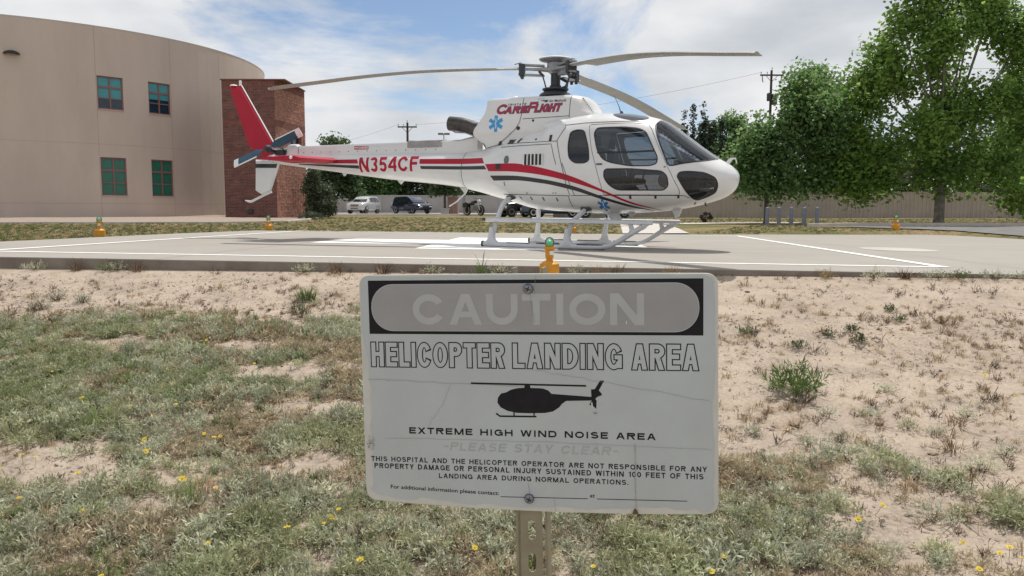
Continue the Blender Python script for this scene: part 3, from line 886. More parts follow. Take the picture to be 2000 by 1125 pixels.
def stripe(top, bot, name, mtl, side):
    return project(band(top, bot), side, 0.0025).build(name, mtl, heli, smooth=True, fix=False)
for side in (-1, 1):
    stripe([(-1.10, 1.446), (-0.473, 1.437), (-0.092, 1.388), (0.282, 1.307), (0.648, 1.202), (1.141, 0.999), (1.62, 0.791), (2.02, 0.668)],
           [(-1.01, 1.318), (-0.471, 1.297), (-0.09, 1.259), (0.284, 1.196), (0.65, 1.108), (1.142, 0.956), (1.621, 0.758), (2.03, 0.661)], 'red_stripe', red, side)
    stripe([(-0.979, 1.240), (-0.47, 1.227), (0.099, 1.163), (0.651, 1.049), (1.143, 0.881), (1.622, 0.733), (1.92, 0.656)],
           [(-0.90, 1.151), (-0.469, 1.149), (0.1, 1.094), (0.652, 0.981), (1.144, 0.831), (1.623, 0.700), (1.88, 0.653)], 'black_stripe', black, side)
    stripe([(-2.652, 1.585), (-1.20, 1.565)], [(-2.640, 1.492), (-1.13, 1.462)], 'red_stripe', red, side)
    stripe([(-2.625, 1.452), (-1.12, 1.418)], [(-2.600, 1.395), (-1.06, 1.352)], 'black_stripe', black, side)
    stripe([(-5.0, 1.612), (-4.10, 1.604)], [(-5.0, 1.545), (-4.07, 1.522)], 'red_stripe', red, side)
    stripe([(-5.6, 1.545), (-4.06, 1.485)], [(-5.6, 1.528), (-4.02, 1.420)], 'black_stripe', black, side)
    # red tail section
    stripe([(-6.46, 1.715), (-5.62, 1.665), (-5.0, 1.640)], [(-6.46, 1.655), (-5.62, 1.556), (-5.0, 1.555)], 'red_tail_paint', red, side)
m = block_text('N354CF', -4.045, -2.675, 1.356, 1.640, weight=.20, gap=.11, shear=-.06, eps=6e-5)
decal(m, 'registration_number', red, -1, 0.0050)
m2 = block_text('N354CF', -4.045, -2.675, 1.356, 1.640, weight=.20, gap=.11, shear=-.06, eps=6e-5, grow=.013)
decal(m2, 'registration_outline', mat('decal_white', (0.78, 0.78, 0.78), 0.4), -1, 0.0030)
navy = mat('logo_navy', (0.025, 0.025, 0.06), 0.4)
logored = mat('logo_red', (0.34, 0.02, 0.07), 0.4)
for txt, x0, x1, z0, z1 in (('C', -0.955, -0.765, 2.335, 2.50), ('ARE', -0.80, -0.37, 2.335, 2.455), ('F', -0.345, -0.20, 2.335, 2.515), ('LIGHT', -0.22, 0.26, 2.335, 2.475)):
    m = block_text(txt, x0, x1, z0, z1, weight_m=.033, gap=.10, shear=.28, eps=6e-5)
    decal(m, 'logo_lettering', logored, -1, 0.0055)
    m2 = block_text(txt, x0, x1, z0, z1, weight_m=.033, gap=.10, shear=.28, eps=6e-5, grow=.007)
    decal(m2, 'logo_outline', navy, -1, 0.003)
m = block_text('TRISTATE', -0.755, -0.40, 2.470, 2.508, weight=.20, gap=.28, shear=.25, eps=6e-5); decal(m, 'logo_lettering', navy, -1, 0.004)
m, _ = fit_text('Air Methods', 0.02, 0.345, 2.500, 2.548, bold=0.01, shear=0.15); decal(m, 'logo_lettering', navy, -1, 0.004)
m, _ = fit_text('Powered by', -0.19, -0.06, 2.556, 2.575, bold=0.01); decal(m, 'logo_lettering', navy, -1, 0.004)
decal(poly2d([(-0.165, 2.540), (0.015, 2.545), (-0.012, 2.503), (-0.062, 2.508), (-0.045, 2.522), (-0.11, 2.526), (-0.09, 2.534)]), 'logo_wing', navy, -1, 0.004)
def star(cx, cz, L, w):
    pts = []
    for k in range(6):
        a = R(90 - 60 * k); d = Vector((math.cos(a), math.sin(a))); nn = Vector((-d.y, d.x))
        pts += [Vector((cx, cz)) + d * L + nn * w / 2, Vector((cx, cz)) + d * L - nn * w / 2]
        b = R(90 - 60 * k - 30); pts.append(Vector((cx, cz)) + Vector((math.cos(b), math.sin(b))) * w)
    m = bpy.data.meshes.new('star'); n_ = len(pts)
    m.from_pydata([(cx, cz, 0)] + [(p.x, p.y, 0) for p in pts], [], [(0, i + 1, (i + 1) % n_ + 1) for i in range(n_)]); return m
wht = MATS['decal_white']
for (cx, cz, L, w, mt_) in ((-0.965, 2.165, 0.145, 0.062, starblue2), (1.145, 0.735, 0.095, 0.042, starblue)):
    decal(star(cx, cz, L, w), 'star_of_life', mt_, -1, 0.004)
    decal(poly2d([(cx - .006, cz - L * .6), (cx + .006, cz - L * .6), (cx + .006, cz + L * .65), (cx - .006, cz + L * .65)]), 'star_rod', wht, -1, 0.0055)
    sn = [(cx + 0.02 * (L / .145) * math.sin(t * 3.2), cz + L * (-0.45 + 0.9 * t / 3)) for t in np.linspace(0, 3, 16)]
    decal(band([(p[0] + .004, p[1]) for p in sn], [(p[0] - .004, p[1]) for p in sn], 30, 2), 'star_serpent', wht, -1, 0.007)
# DANGER placard
decal(poly2d([(-4.24, 1.815), (-3.92, 1.815), (-3.92, 1.87), (-4.24, 1.87)]), 'danger_placard', red, -1, 0.001) if False else None
MB().prism([(-4.245, 1.808), (-3.915, 1.806), (-3.915, 1.872), (-4.245, 1.874)], -0.0885, -0.085).build('danger_placard', red, heli)
m = block_text('DANGER', -4.145, -3.925, 1.818, 1.862, weight=.2)
mb_ = MB(); mb_.add([(v.co.x, -0.0905 - v.co.z, v.co.y) for v in m.vertices], [tuple(p.vertices) for p in m.polygons]); mb_.build('placard_lettering', wht, heli, fix=False)
MB().prism([(-4.23, 1.832), (-4.16, 1.832), (-4.16, 1.850), (-4.23, 1.850)], -0.0905, -0.0886).build('placard_arrow', wht, heli)
m, _ = fit_text('E', -0.665, -0.635, 1.06, 1.12, bold=0.02); decal(m, 'small_marking', black, -1, 0.004)
# vents, fittings and latches on the side
vent = mat('vent_dark', (0.03, 0.032, 0.036), 0.7)
for x0, x1, z0, z1 in ((-0.84, -0.72, 1.345, 1.44), (-0.70, -0.54, 1.795, 1.875)):
    decal(poly2d([(x0, z0), (x1, z0), (x1, z1), (x0, z1)]), 'vent_opening', vent, -1, 0.004)
decal(poly2d([(-0.60 + 0.055 * math.cos(t), 1.50 + 0.075 * math.sin(t)) for t in np.linspace(0, 2 * math.pi, 24, endpoint=False)]), 'round_cap', mat('cap_grey', (0.13, 0.13, 0.14), 0.6), -1, 0.004)
decal(poly2d([(-0.235, 1.40), (0.115, 1.40), (0.115, 1.585), (-0.235, 1.585)]), 'louvre_recess', vent, -1, 0.003)
for k in range(6):
    x = -0.235 + 0.35 * k / 5
    hit = all_bvh.ray_cast(Vector((x, -3, 1.49)), Vector((0, 1, 0)))
    MB().prism([(x - 0.010, 1.40), (x + 0.010, 1.40), (x + 0.010, 1.585), (x - 0.010, 1.585)], hit[0].y - 0.03, hit[0].y + 0.02).build('louvre', white, heli)
def fitting(x, z, w, h, name, mtl, lean=0.0, proud=0.012):
    hit = all_bvh.ray_cast(Vector((x, -3, z)), Vector((0, 1, 0)))
    if hit[0] is None: return
    q = hit[1].to_track_quat('Y', 'Z').to_matrix()
    MB().add(*(lambda b: (b.v, b.f))(MB().box(tuple(hit[0]), (w, proud * 2, h), q @ Matrix.Rotation(lean, 3, 'Y')))).build(name, mtl, heli)
for x, z in ((-0.59, 0.862), (-0.36, 0.852), (-0.14, 0.842), (0.10, 0.832), (0.35, 0.822)):
    fitting(x, z, 0.022, 0.075, 'drain_slot', vent, 0.15, 0.003)
for x, z in ((1.62, 0.862), (2.02, 0.870), (2.37, 0.877)):
    fitting(x, z, 0.035, 0.062, 'door_latch', vent, 0, 0.004)
for x, z, l in ((-1.26, 1.80, -0.3), (-0.90, 1.83, -0.5), (-0.42, 1.84, -0.15), (0.235, 1.845, 0.0)):
    fitting(x, z, 0.045, 0.11, 'cowling_latch', vent, l, 0.008)
for x, z, r_ in ((-0.52, 2.07, 0.035), (-0.245, 2.195, 0.022), (-0.07, 1.84, 0.018), (-1.40, 1.86, 0.035), (-0.20, 0.93, 0.012), (0.35, 0.93, 0.010), (0.30, 0.93, 0.010)):
    decal(poly2d([(x + r_ * math.cos(t), z + r_ * math.sin(t)) for t in np.linspace(0, 2 * math.pi, 16, endpoint=False)]), 'port', vent, -1, 0.004)
fitting(1.115, 1.397, 0.10, 0.022, 'door_handle', darkm, 0, 0.012)
fitting(2.175, 1.345, 0.03, 0.03, 'door_lock', greym, 0, 0.006)
# roof window
rw = MB(); prev = None
tv = []
for t in np.linspace(0, 2 * math.pi, 32, endpoint=False):
    tv.append((1.50 + 0.30 * math.cos(t), -0.47 + 0.19 * math.sin(t)))
def roof_patch(poly, off):
    bm = bmesh.new(); bm.faces.new([bm.verts.new((x, y, 0)) for x, y in poly]); m = bpy.data.meshes.new('r'); bm.to_mesh(m); bm.free()
    m = dice(m, 0.04); mb__ = MB(); vs_ = []
    for v in m.vertices:
        h = skin_bvh.ray_cast(Vector((v.co.x, v.co.y, 4)), Vector((0, 0, -1))); vs_.append(h[0] + h[1] * off)
    return mb__.add(vs_, [tuple(p.vertices) for p in m.polygons])
for sg in (-1, 1):
    roof_patch([(x, y * -sg) for x, y in tv], 0.004).build('roof_window', mat('roof_glass', (0.05, 0.06, 0.075), 0.06, spec=0.8), heli, smooth=True, fix=False)
    for k in range(32):
        pass
# cabin roof rear lip
rows = []
for t in np.linspace(-1, 1, 25):
    y = t * 0.66
    hit = skin_bvh.ray_cast(Vector((0.36, y, 4)), Vector((0, 0, -1)))
    z1 = hit[0].z
    rows.append([(0.50, y, z1 - 0.03), (0.42, y, z1 + 0.008), (0.20, y, z1 + 0.004), (0.06, y, z1 - 0.028), (0.03, y, z1 - 0.055), (0.10, y, z1 - 0.085), (0.30, y, z1 - 0.08)])
MB().loft(rows).build('roof_lip', white, heli, smooth=True, angle=50)
# intake grille face on the front of the cowling
mbg = MB(); 
for k in range(8):
    mbg.box((0.80 - 0.03 * k * 0.9, -0.27, 2.32 + 0.034 * k), (0.012, 0.16, 0.012))
mbg.build('intake_grille', greym, heli)
# cabin interior
MB().prism([(0.3, 0.80), (2.15, 0.83), (2.15, 0.86), (0.3, 0.84)], -0.50, 0.50).build('cabin_floor', interior, heli)
MB().box((0.40, 0, 1.36), (0.05, 1.36, 1.05)).build('rear_bulkhead', interior, heli)
for y in (-0.42, 0.42):
    s_ = MB(); s_.prism(rounded([(1.02, 1.08), (1.50, 1.13), (1.50, 1.22), (1.06, 1.20)], 0.03), y - 0.22, y + 0.22)
    bevel(s_.build('seat_cushion', seatm, heli), 0.03, 2)
    s_ = MB(); s_.prism(rounded([(0.92, 1.10), (1.10, 1.12), (0.98, 1.72), (0.88, 1.70)], 0.04), y - 0.21, y + 0.21)
    bevel(s_.build('seat_backrest', seatm, heli), 0.03, 2)
    s_ = MB(); s_.prism(rounded([(0.875, 1.74), (0.96, 1.75), (0.94, 1.92), (0.86, 1.91)], 0.03), y - 0.12, y + 0.12)
    bevel(s_.build('head_rest', seatm, heli), 0.02, 2)
    MB().prism([(0.98, 0.78), (1.40, 0.78), (1.35, 1.09), (1.02, 1.09)], y - 0.15, y + 0.15).build('seat_base', interior, heli)
    MB().tube([(1.62, y, 0.79), (1.60, y, 1.0), (1.50, y, 1.22), (1.53, y, 1.36)], [0.014, 0.014, 0.016, 0.02], 8).build('control_stick', darkm, heli)
MB().prism(rounded([(2.16, 0.80), (2.50, 0.80), (2.46, 1.15), (2.42, 1.46), (2.22, 1.50), (2.14, 1.38)], 0.03), -0.02, 0.58).build('instrument_panel', darkm, heli)
MB().prism([(2.14, 1.40), (2.62, 1.45), (2.60, 1.49), (2.14, 1.50)], -0.05, 0.62).build('panel_glareshield', interior, heli)
MB().prism([(0.5, 0.80), (0.9, 0.8), (0.9, 1.25), (0.5, 1.25)], -0.55, 0.55).build('medical_bench', mat('bench_red', (0.22, 0.02, 0.03), 0.7), heli)
MB().lathe([(0.10, -0.02), (0.13, 0.0), (0.10, 0.02)], 20, (2.19, -0.80, 1.14), 'Y').build('vent_ring', white, heli)
MB().box((1.5, 0, 2.12), (0.6, 0.16, 0.05)).build('overhead_console', interior, heli)
# exhaust
ex = []
for x, z, r_ in ((-1.42, 2.10, 0.130), (-1.58, 2.13, 0.134), (-1.72, 2.18, 0.137), (-1.86, 2.215, 0.137), (-2.085, 2.245, 0.135)):
    ex.append(((x, -0.10, z), r_))
mbx = MB().tube([e[0] for e in ex], [e[1] for e in ex], 24, cap=False)
mbx.tube([ex[-1][0], (-1.75, -0.10, 2.19), (-1.5, -.1, 2.12)], [0.126, 0.126, 0.12], 24, cap=True)
steel = mat('exhaust_steel', (0.11, 0.10, 0.095), 0.38, metal=0.8, color2=(0.055, 0.052, 0.052), vscale=6)
mbx.build('exhaust_pipe', steel, heli, smooth=True, fix=False)
MB().tube([(-1.98, -.22, 2.10), (-1.90, -.22, 2.06), (-1.70, -.20, 2.05), (-1.56, -.18, 2.0)], 0.012, 6).build('exhaust_stay', greym, heli)
# fins
def fin(poly, half, name, mtl):
    c = Vector((sum(p[0] for p in poly) / len(poly), sum(p[1] for p in poly) / len(poly)))
    rg = []
    inner = [tuple(c + (Vector(p) - c) * 0.90) for p in poly]
    n_ = len(poly); mb_ = MB()
    v = [(p[0], 0, p[1]) for p in poly] + [(p[0], -half, p[1]) for p in inner] + [(p[0], half, p[1]) for p in inner]
    f = [tuple(range(n_, 2 * n_)), tuple(range(3 * n_ - 1, 2 * n_ - 1, -1))]
    for j in range(n_):
        k = (j + 1) % n_
        f += [(j, k, k + n_, j + n_), (k, j, j + 2 * n_, k + 2 * n_)]
    return mb_.add(v, f).build(name, mtl, heli)
fin([(-7.52, 3.235), (-7.19, 3.235), (-6.33, 1.98), (-6.30, 1.70), (-6.62, 1.70), (-6.99, 1.92)], 0.045, 'upper_fin', red)
MB().tube([(-7.505, 0, 3.235), (-7.19, 0, 3.235)], 0.0001, 4).build('fin_tip_edge', white, heli)
MB().prism([(-7.19, 3.24), (-7.165, 3.225), (-6.315, 1.985), (-6.335, 1.98)], -0.012, 0.012).build('fin_leading_strip', wht, heli)
MB().lathe([(0.03, 3.22), (0.028, 3.33), (0.015, 3.335)], 10, (-7.21, 0, 0)).build('tail_light', wht, heli, smooth=True)
MB().lathe([(0.085, 3.225), (0.07, 3.25), (0.02, 3.262)], 14, (-7.39, 0, 0)).build('strobe_light', wht, heli, smooth=True)
fin([(-6.83, 1.66), (-6.17, 1.62), (-6.20, 1.54), (-6.44, 0.98), (-6.66, 0.905), (-6.85, 1.005)], 0.035, 'lower_fin', white)
MB().prism([(-6.815, 1.565), (-6.225, 1.555), (-6.255, 1.47), (-6.818, 1.48)], -0.0375, 0.0375).build('lower_fin_band', black, heli)
MB().tube([(-6.42, 0, 0.97), (-6.55, 0, 0.93), (-6.97, 0, 0.765), (-7.03, 0, 0.765), (-7.14, 0, 0.785)], [0.022, 0.028, 0.026, 0.024, 0.012], 8).build('tail_skid', white, heli, smooth=True)
# horizontal stabiliser
def foil(x0, chord, y, z, th, n=9):
    up = []; lo = []
    for i in range(n):
        u = i / (n - 1); t = 5 * th * (0.2969 * u ** .5 - .126 * u - .3516 * u * u + .2843 * u ** 3 - .1015 * u ** 4)
        up.append((x0 - chord * u, y, z + t * chord)); lo.append((x0 - chord * u, y, z - t * chord * 1.1))
    return up + lo[-2:0:-1]
MB().loft([foil(-4.66, 1.08, -1.25, 1.575, 0.08), foil(-4.60, 1.12, -1.2, 1.577, 0.10), foil(-4.58, 1.12, 0, 1.60, 0.11), foil(-4.60, 1.12, 1.2, 1.577, 0.10), foil(-4.66, 1.08, 1.25, 1.575, 0.08)]).build('horizontal_stabiliser', red, heli, smooth=True, angle=50)
MB().lathe([(0.03, -1.22), (0.035, -1.26), (0.018, -1.285)], 12, (-4.87, 0, 1.585), 'Y').build('position_light', wht, heli, smooth=True)
# tail rotor
tr = bpy.data.objects.new('tail_rotor', None)
trb = MB().tube([(-6.20, 0, 1.80), (-6.20, -0.42, 1.80 + 0.05)], [0.05, 0.04], 12).lathe([(0.075, -0.30), (0.085, -0.36), (0.055, -0.41)], 14, (-6.20, 0, 1.845), 'Y')
tail_rotor = trb.build('tail_rotor', darkm, heli, smooth=True)
MB().box((-6.05, -.12, 1.78), (0.20, 0.16, 0.10)).lathe([(0.07, -0.12), (0.09, -0.02)], 12, (-6.0, -.02, 1.80), 'Y').build('tail_gearbox', darkm, heli)
tdir = Vector((math.cos(R(19.5)), 0, math.sin(R(19.5))))
trc = Vector((-6.20, -0.38, 1.852))
bluem = mat('tail_blade_blue', (0.018, 0.075, 0.13), 0.4, var=0.1, vscale=6)
for sg, tw in ((1, 20), (-1, -20)):
    rows = []; tips = []
    for rr, ch in ((0.12, 0.05), (0.20, 0.10), (0.28, 0.185), (0.80, 0.185)):
        c = trc + tdir * sg * rr; nrm = Vector((-tdir.z, 0, tdir.x))
        cd = (nrm * math.cos(R(tw)) + Vector((0, -1, 0)) * math.sin(R(tw)) * 1.0); tn = tdir.cross(cd).normalized() * 0.010
        rows.append([c - cd * ch * .5 - tn * .3, c - cd * ch * .1 - tn, c + cd * ch * .5, c - cd * ch * .1 + tn])
    bl = MB().loft(rows).build('tail_rotor_blade', bluem, tail_rotor)
    rows = []
    for rr in (0.802, 0.93):
        c = trc + tdir * sg * rr
        rows.append([c - cd * .0925 - tn * .3, c - cd * .0185 - tn, c + cd * .0925, c - cd * .0185 + tn])
    MB().loft(rows).build('blade_tip', wht, tail_rotor)
    rows = []
    for rr in (0.285, 0.80):
        c = trc + tdir * sg * rr; e0 = c + cd * 0.0935 * sg * (1 if sg > 0 else 1); e1 = c + cd * (0.0935 - 0.022) * sg
        rows.append([e0 - tn * .4, e1 - tn * 1.1, e1 + tn * 1.1, e0 + tn * .4])
    MB().loft(rows).build('blade_leading_edge', wht, tail_rotor)
MB().tube([(-6.02, -.1, 1.80), (-6.10, -.2, 1.83), (-6.18, -.3, 1.85)], 0.012, 6).tube([(-5.98, -.12, 1.83), (-6.16, -.36, 1.87)], 0.009, 6).build('pitch_link', greym, tail_rotor)

# main rotor
mtilt = R(2.3)
def rot_pt(r_, az, z):
    x = r_ * math.cos(az); y = r_ * math.sin(az)
    return Vector((-0.02 + x, y, z - math.tan(mtilt) * x))
HUB = 3.07
BLADE_Z = [(.4, 3.135), (1.1, 3.10), (1.75, 3.065), (2.4, 3.02), (2.85, 2.975), (3.5, 2.895), (4.3, 2.775), (5.0, 2.67), (5.4, 2.612)]
hubm = MB().lathe([(0.30, 2.655), (0.27, 2.70), (0.20, 2.74), (0.115, 2.765), (0.10, 2.80), (0.105, 2.84), (0.085, 2.86), (0.085, 3.06), (0.06, 3.08)], 24, (-0.02, 0, 0)).build('rotor_mast', darkm, heli, smooth=True)
MB().lathe([(0.01, 3.255), (0.16, 3.262), (0.29, 3.29), (0.305, 3.305), (0.28, 3.318), (0.16, 3.335), (0.01, 3.340)], 32, (-0.02, 0, 0)).build('rotor_cap', wht, hubm, smooth=True)
MB().lathe([(0.15, 3.252), (0.16, 3.258), (0.285, 3.284), (0.296, 3.296)], 32, (-0.02, 0, 0), cap=False).build('cap_shade', greym, hubm, smooth=True)  # grey layer under the white cap, shade beneath it put into the colour
MB().lathe([(0.10, 3.05), (0.155, 3.10), (0.155, 3.235), (0.12, 3.26)], 18, (-0.02, 0, 0)).build('vibration_absorber', greym, hubm, smooth=True, angle=30)
sw = MB().lathe([(0.20, 2.745), (0.235, 2.77), (0.235, 2.79), (0.19, 2.80)], 24, (-0.02, 0, 0)).build('swashplate', darkm, hubm, smooth=True)
MB().tube([(0.10, -.05, 2.96), (0.24, -.09, 2.88), (0.20, -.08, 2.80), (0.10, -.05, 2.78)], 0.028, 6).build('scissor_link', darkm, hubm)
star_mb = MB()
AZ0 = -43.4
for k in range(3):
    az = R(AZ0 + 120 * k)
    d = Vector((math.cos(az), math.sin(az), 0)); s_ = Vector((-math.sin(az), math.cos(az), 0))
    p = [rot_pt(r_, az, HUB + 0.05) for r_ in (0.05, 0.30, 0.45, 0.60)]
    star_mb.loft([[q + s_ * w + Vector((0, 0, h)), q - s_ * w + Vector((0, 0, h)), q - s_ * w - Vector((0, 0, h)), q + s_ * w - Vector((0, 0, h))] for q, w, h in zip(p, (0.14, 0.075, 0.05, 0.05), (0.03, 0.02, 0.016, 0.02))])
star_mb.build('rotor_star', greym, hubm)
for k in range(3):
    az = R(AZ0 + 120 * k)
    s_ = Vector((-math.sin(az), math.cos(az), 0)); d = Vector((math.cos(az), math.sin(az), 0))
    sl_ = MB()
    for dz in (-0.055, 0.115):
        q0, q1 = rot_pt(0.20, az, HUB + dz), rot_pt(0.66, az, HUB + dz + 0.005)
        sl_.loft([[q + s_ * w + Vector((0, 0, .014)), q - s_ * w + Vector((0, 0, .014)), q - s_ * w - Vector((0, 0, .014)), q + s_ * w - Vector((0, 0, .014))] for q, w in ((q0, .055), (q1, .07))])
    sl_.build('blade_sleeve', greym, hubm)
    c = rot_pt(0.60, az, HUB + 0.03)
    cf = MB().box(tuple(c), (0.10, 0.17, 0.20), Matrix.Rotation(az, 3, 'Z'))
    cf.lathe([(0.03, -0.10), (0.03, -0.14), (0.015, -0.15)], 8, tuple(c + s_ * 0.05)).lathe([(0.03, -0.10), (0.03, -0.14), (0.015, -0.15)], 8, tuple(c - s_ * 0.05))
    cf.tube([c + Vector((0, 0, .10)) - d * .02, c + Vector((0, 0, .13)) + d * .03, c + Vector((0, 0, .10)) + d * .14], 0.008, 6)
    bevel(cf.build('blade_cuff', darkm, hubm), 0.012, 2)
    # pitch control rod
    MB().tube([rot_pt(0.215, az + 0.75, 2.79), rot_pt(0.27, az + 0.62, 3.0)], 0.013, 8).tube([rot_pt(0.27, az + 0.62, 3.0), rot_pt(0.30, az + .3, HUB)], 0.022, 6).build('pitch_rod', darkm, hubm)
    rows = []
    for r_ in np.r_[0.62, 0.75, 0.90, 1.02, 1.04, np.linspace(1.2, 5.0, 24), 5.12, 5.25, 5.345]:
        zc = float(smooth_tab(BLADE_Z, np.array([r_]))[0][0])
        c = rot_pt(r_, az, zc)
        le, te = (0.075, 0.095) if r_ < 1.03 else (0.09, 0.26)
        if r_ > 5.15: te = 0.26 - (r_ - 5.15) / 0.195 * 0.22; 
        if r_ > 5.3: le = 0.05
        tw = R(6.5 - 5 * r_ / 5.345)
        u = -s_ * math.cos(tw) + Vector((0, 0, 1)) * math.sin(tw); w = Vector((0, 0, 1)) * math.cos(tw) + s_ * math.sin(tw)
        th = 0.026 if r_ > 0.8 else 0.03
        # advancing side is counter to s_: AS rotor turns clockwise seen from above
        rows.append([c + u * le, c + u * le * .6 + w * th * .8, c - u * te * .1 + w * th, c - u * te * .55 + w * th * .55, c - u * te, c - u * te * .55 - w * th * .25, c - u * te * .1 - w * th * .7, c + u * le * .6 - w * th * .65])
    MB().loft(rows).build('main_rotor_blade', bladem, hubm, smooth=True, angle=50)
# landing gear
gearm = mat('skid_grey_white', (0.55, 0.56, 0.58), 0.35, var=0.06, vscale=5, coat=0.2)
gearm2 = mat('skid_cream', (0.70, 0.67, 0.58), 0.4, var=0.06, vscale=5)
def spl(pts, n=8):
    o = []; P_ = [Vector(p) for p in pts]
    for i in range(len(P_) - 1):
        p0, p1, p2, p3 = P_[max(i - 1, 0)], P_[i], P_[i + 1], P_[min(i + 2, len(P_) - 1)]
        for k in range(n):
            t = k / n
            o.append(0.5 * ((2 * p1) + (p2 - p0) * t + (2 * p0 - 5 * p1 + 4 * p2 - p3) * t * t + (3 * p1 - p0 - 3 * p2 + p3) * t ** 3))
    o.append(P_[-1]); return o
for sg in (-1, 1):
    y = 1.06 * sg; gm_ = gearm
    sk = MB().tube(spl([(-0.92, y, 0.055), (-0.5, y, 0.048), (0.4, y, 0.045), (1.0, y, 0.045), (1.25, y, 0.055), (1.42, y, 0.10), (1.70, y, 0.27), (1.90, y, 0.395)]), 0.042, 12)
    skid = sk.build('skid_tube', gm_, heli, smooth=True)
    MB().tube([(-0.93, y, 0.055), (-0.90, y, 0.055)], 0.052, 10).tube(spl([(-0.88, y, 0.022), (-0.2, y, 0.014), (0.3, y, 0.014)]), 0.016, 6).tube(spl([(0.62, y, 0.012), (1.1, y, 0.012), (1.28, y, 0.022)]), 0.018, 6).build('wear_shoe', black, skid)
    MB().box((-0.25, y, 0.083), (0.42, 0.07, 0.012)).box((0.30, y, 0.082), (0.42, 0.065, 0.012)).box((1.03, y, 0.083), (0.45, 0.065, 0.012)).build('grip_tape', black, skid)
    # long step above the skid
    st = MB().loft([[(x, y - w, z - 0.035), (x, y - w, z + 0.012), (x, y, z + 0.03), (x, y + w, z + 0.012), (x, y + w, z - 0.035), (x, y, z - .045)] for x, z, w in ((-0.87, 0.475, 0.02), (-0.84, 0.475, 0.055), (0.6, 0.472, 0.06), (1.85, 0.47, 0.06), (2.05, 0.468, 0.04))])
    step = st.build('boarding_step', gm_, heli, smooth=True, angle=45)
    MB().prism([(1.66, 0.445), (1.72, 0.445), (1.76, 0.36), (1.80, 0.345), (1.72, 0.27), (1.64, 0.24), (1.69, 0.33)], y - 0.02, y + 0.02).prism([(2.04, 0.46), (1.97, 0.46), (1.86, 0.38), (1.79, 0.355), (1.82, 0.315), (1.92, 0.35)], y - 0.02, y + 0.02).build('step_bracket', gm_, step)
    MB().box((-0.885, y, 0.475), (0.05, 0.09, 0.04)).build('step_end_cap', black, step)
    for x, x2, zt, yt in ((-0.75, -0.585, 0.86, 0.60), (0.63, 0.80, 0.665, 0.62)):
        pts = spl([(x2 + 0.02, 0.0, zt - 0.03), (x2, sg * 0.35, zt - 0.02), (x2, sg * yt, zt - 0.01), (x2 - 0.06, sg * (yt + 0.22), zt - 0.12), (x + 0.05, sg * 0.98, 0.42), (x, sg * 1.05, 0.14)])
        ct = MB().tube(pts, 0.042, 12).build('cross_tube', gm_, heli, smooth=True)
        MB().loft([[(x + w * math.cos(a_), y + dpt * math.sin(a_), z) for a_ in np.linspace(0, 2 * math.pi, 16, endpoint=False)] for z, w, dpt in ((0.055, 0.16, 0.046), (0.088, 0.15, 0.05), (0.105, 0.105, 0.05), (0.14, 0.075, 0.049), (0.20, 0.057, 0.047), (0.30, 0.046, 0.046), (0.34, 0.042, 0.042))]).build('skid_saddle', gm_, ct, smooth=True, angle=50)
        MB().box((x2 + 0.01, sg * (yt + 0.02), zt + 0.005), (0.16, 0.10, 0.05)).tube(spl([(x2 + .08, sg * yt, zt), (x2 - .05, sg * (yt + .12), zt - .08), (x2 - .02, sg * (yt + .05), zt - .14)]), 0.02, 6).build('tube_fitting', darkm, ct)
# belly fittings and antennas
MB().prism([(2.12, 0.69), (2.30, 0.70), (2.25, 0.56), (2.19, 0.54)], -0.02, 0.02).build('belly_fin_antenna', white, heli)
MB().loft([[(1.20 + dx * w, -0.30 + dy * w * .3, z) for dx, dy in ((-1, -1), (1, -1), (1, 1), (-1, 1))] for z, w in ((0.63, 0.12), (0.55, 0.08), (0.44, 0.03))]).lathe([(0.09, -0.34), (0.10, -0.31), (0.09, -0.28)], 16, (1.24, 0, 0.50), 'Y').build('belly_lamp', gearm, heli)
MB().loft([[(1.48 + dx * w, -0.2 + dy * w * .3, z) for dx, dy in ((-1, -1), (1, -1), (1, 1), (-1, 1))] for z, w in ((0.63, 0.09), (0.545, 0.02))]).build('belly_antenna', gearm, heli)
MB().tube([(2.70, -0.1, 0.80), (2.70, -0.1, 0.755), (2.73, -0.1, 0.735)], [0.02, 0.012, 0.006], 8).build('air_probe', darkm, heli)
MB().tube([(1.24, -0.12, 2.27), (1.19, -0.12, 2.42), (1.10, -0.12, 2.61)], [0.012, 0.006, 0.003], 6).lathe([(0.05, 2.25), (0.03, 2.31), (0.012, 2.34)], 10, (1.24, -0.12, 0)).build('whip_antenna', darkm, heli, smooth=True)
MB().prism([(2.98, 1.45), (3.04, 1.42), (3.10, 1.505), (3.14, 1.50), (3.155, 1.43), (3.17, 1.46), (3.145, 1.53), (3.06, 1.53)], -0.012, 0.012).build('wire_cutter', white, heli)
MB().prism([(-1.92, 1.06), (-1.74, 1.04), (-1.80, 0.93)], -0.012, 0.012).tube([(-1.80, 0, 0.95), (-2.0, 0, 0.78), (-2.15, 0, 0.70)], 0.012, 6).build('tail_antenna', white, heli)
MB().prism([(-3.30, 1.20), (-3.14, 1.19), (-3.22, 1.12)], -0.01, 0.01).build('boom_antenna', white, heli)
MB().prism([(-4.60, 1.36), (-4.50, 1.345), (-4.54, 1.29), (-4.57, 1.29)], -0.01, 0.01).build('boom_antenna', white, heli)
MB().lathe([(0.05, 2.62), (0.05, 2.66), (0.03, 2.675)], 12, (-0.72, -0.15, 0)).build('beacon', wht, heli, smooth=True)
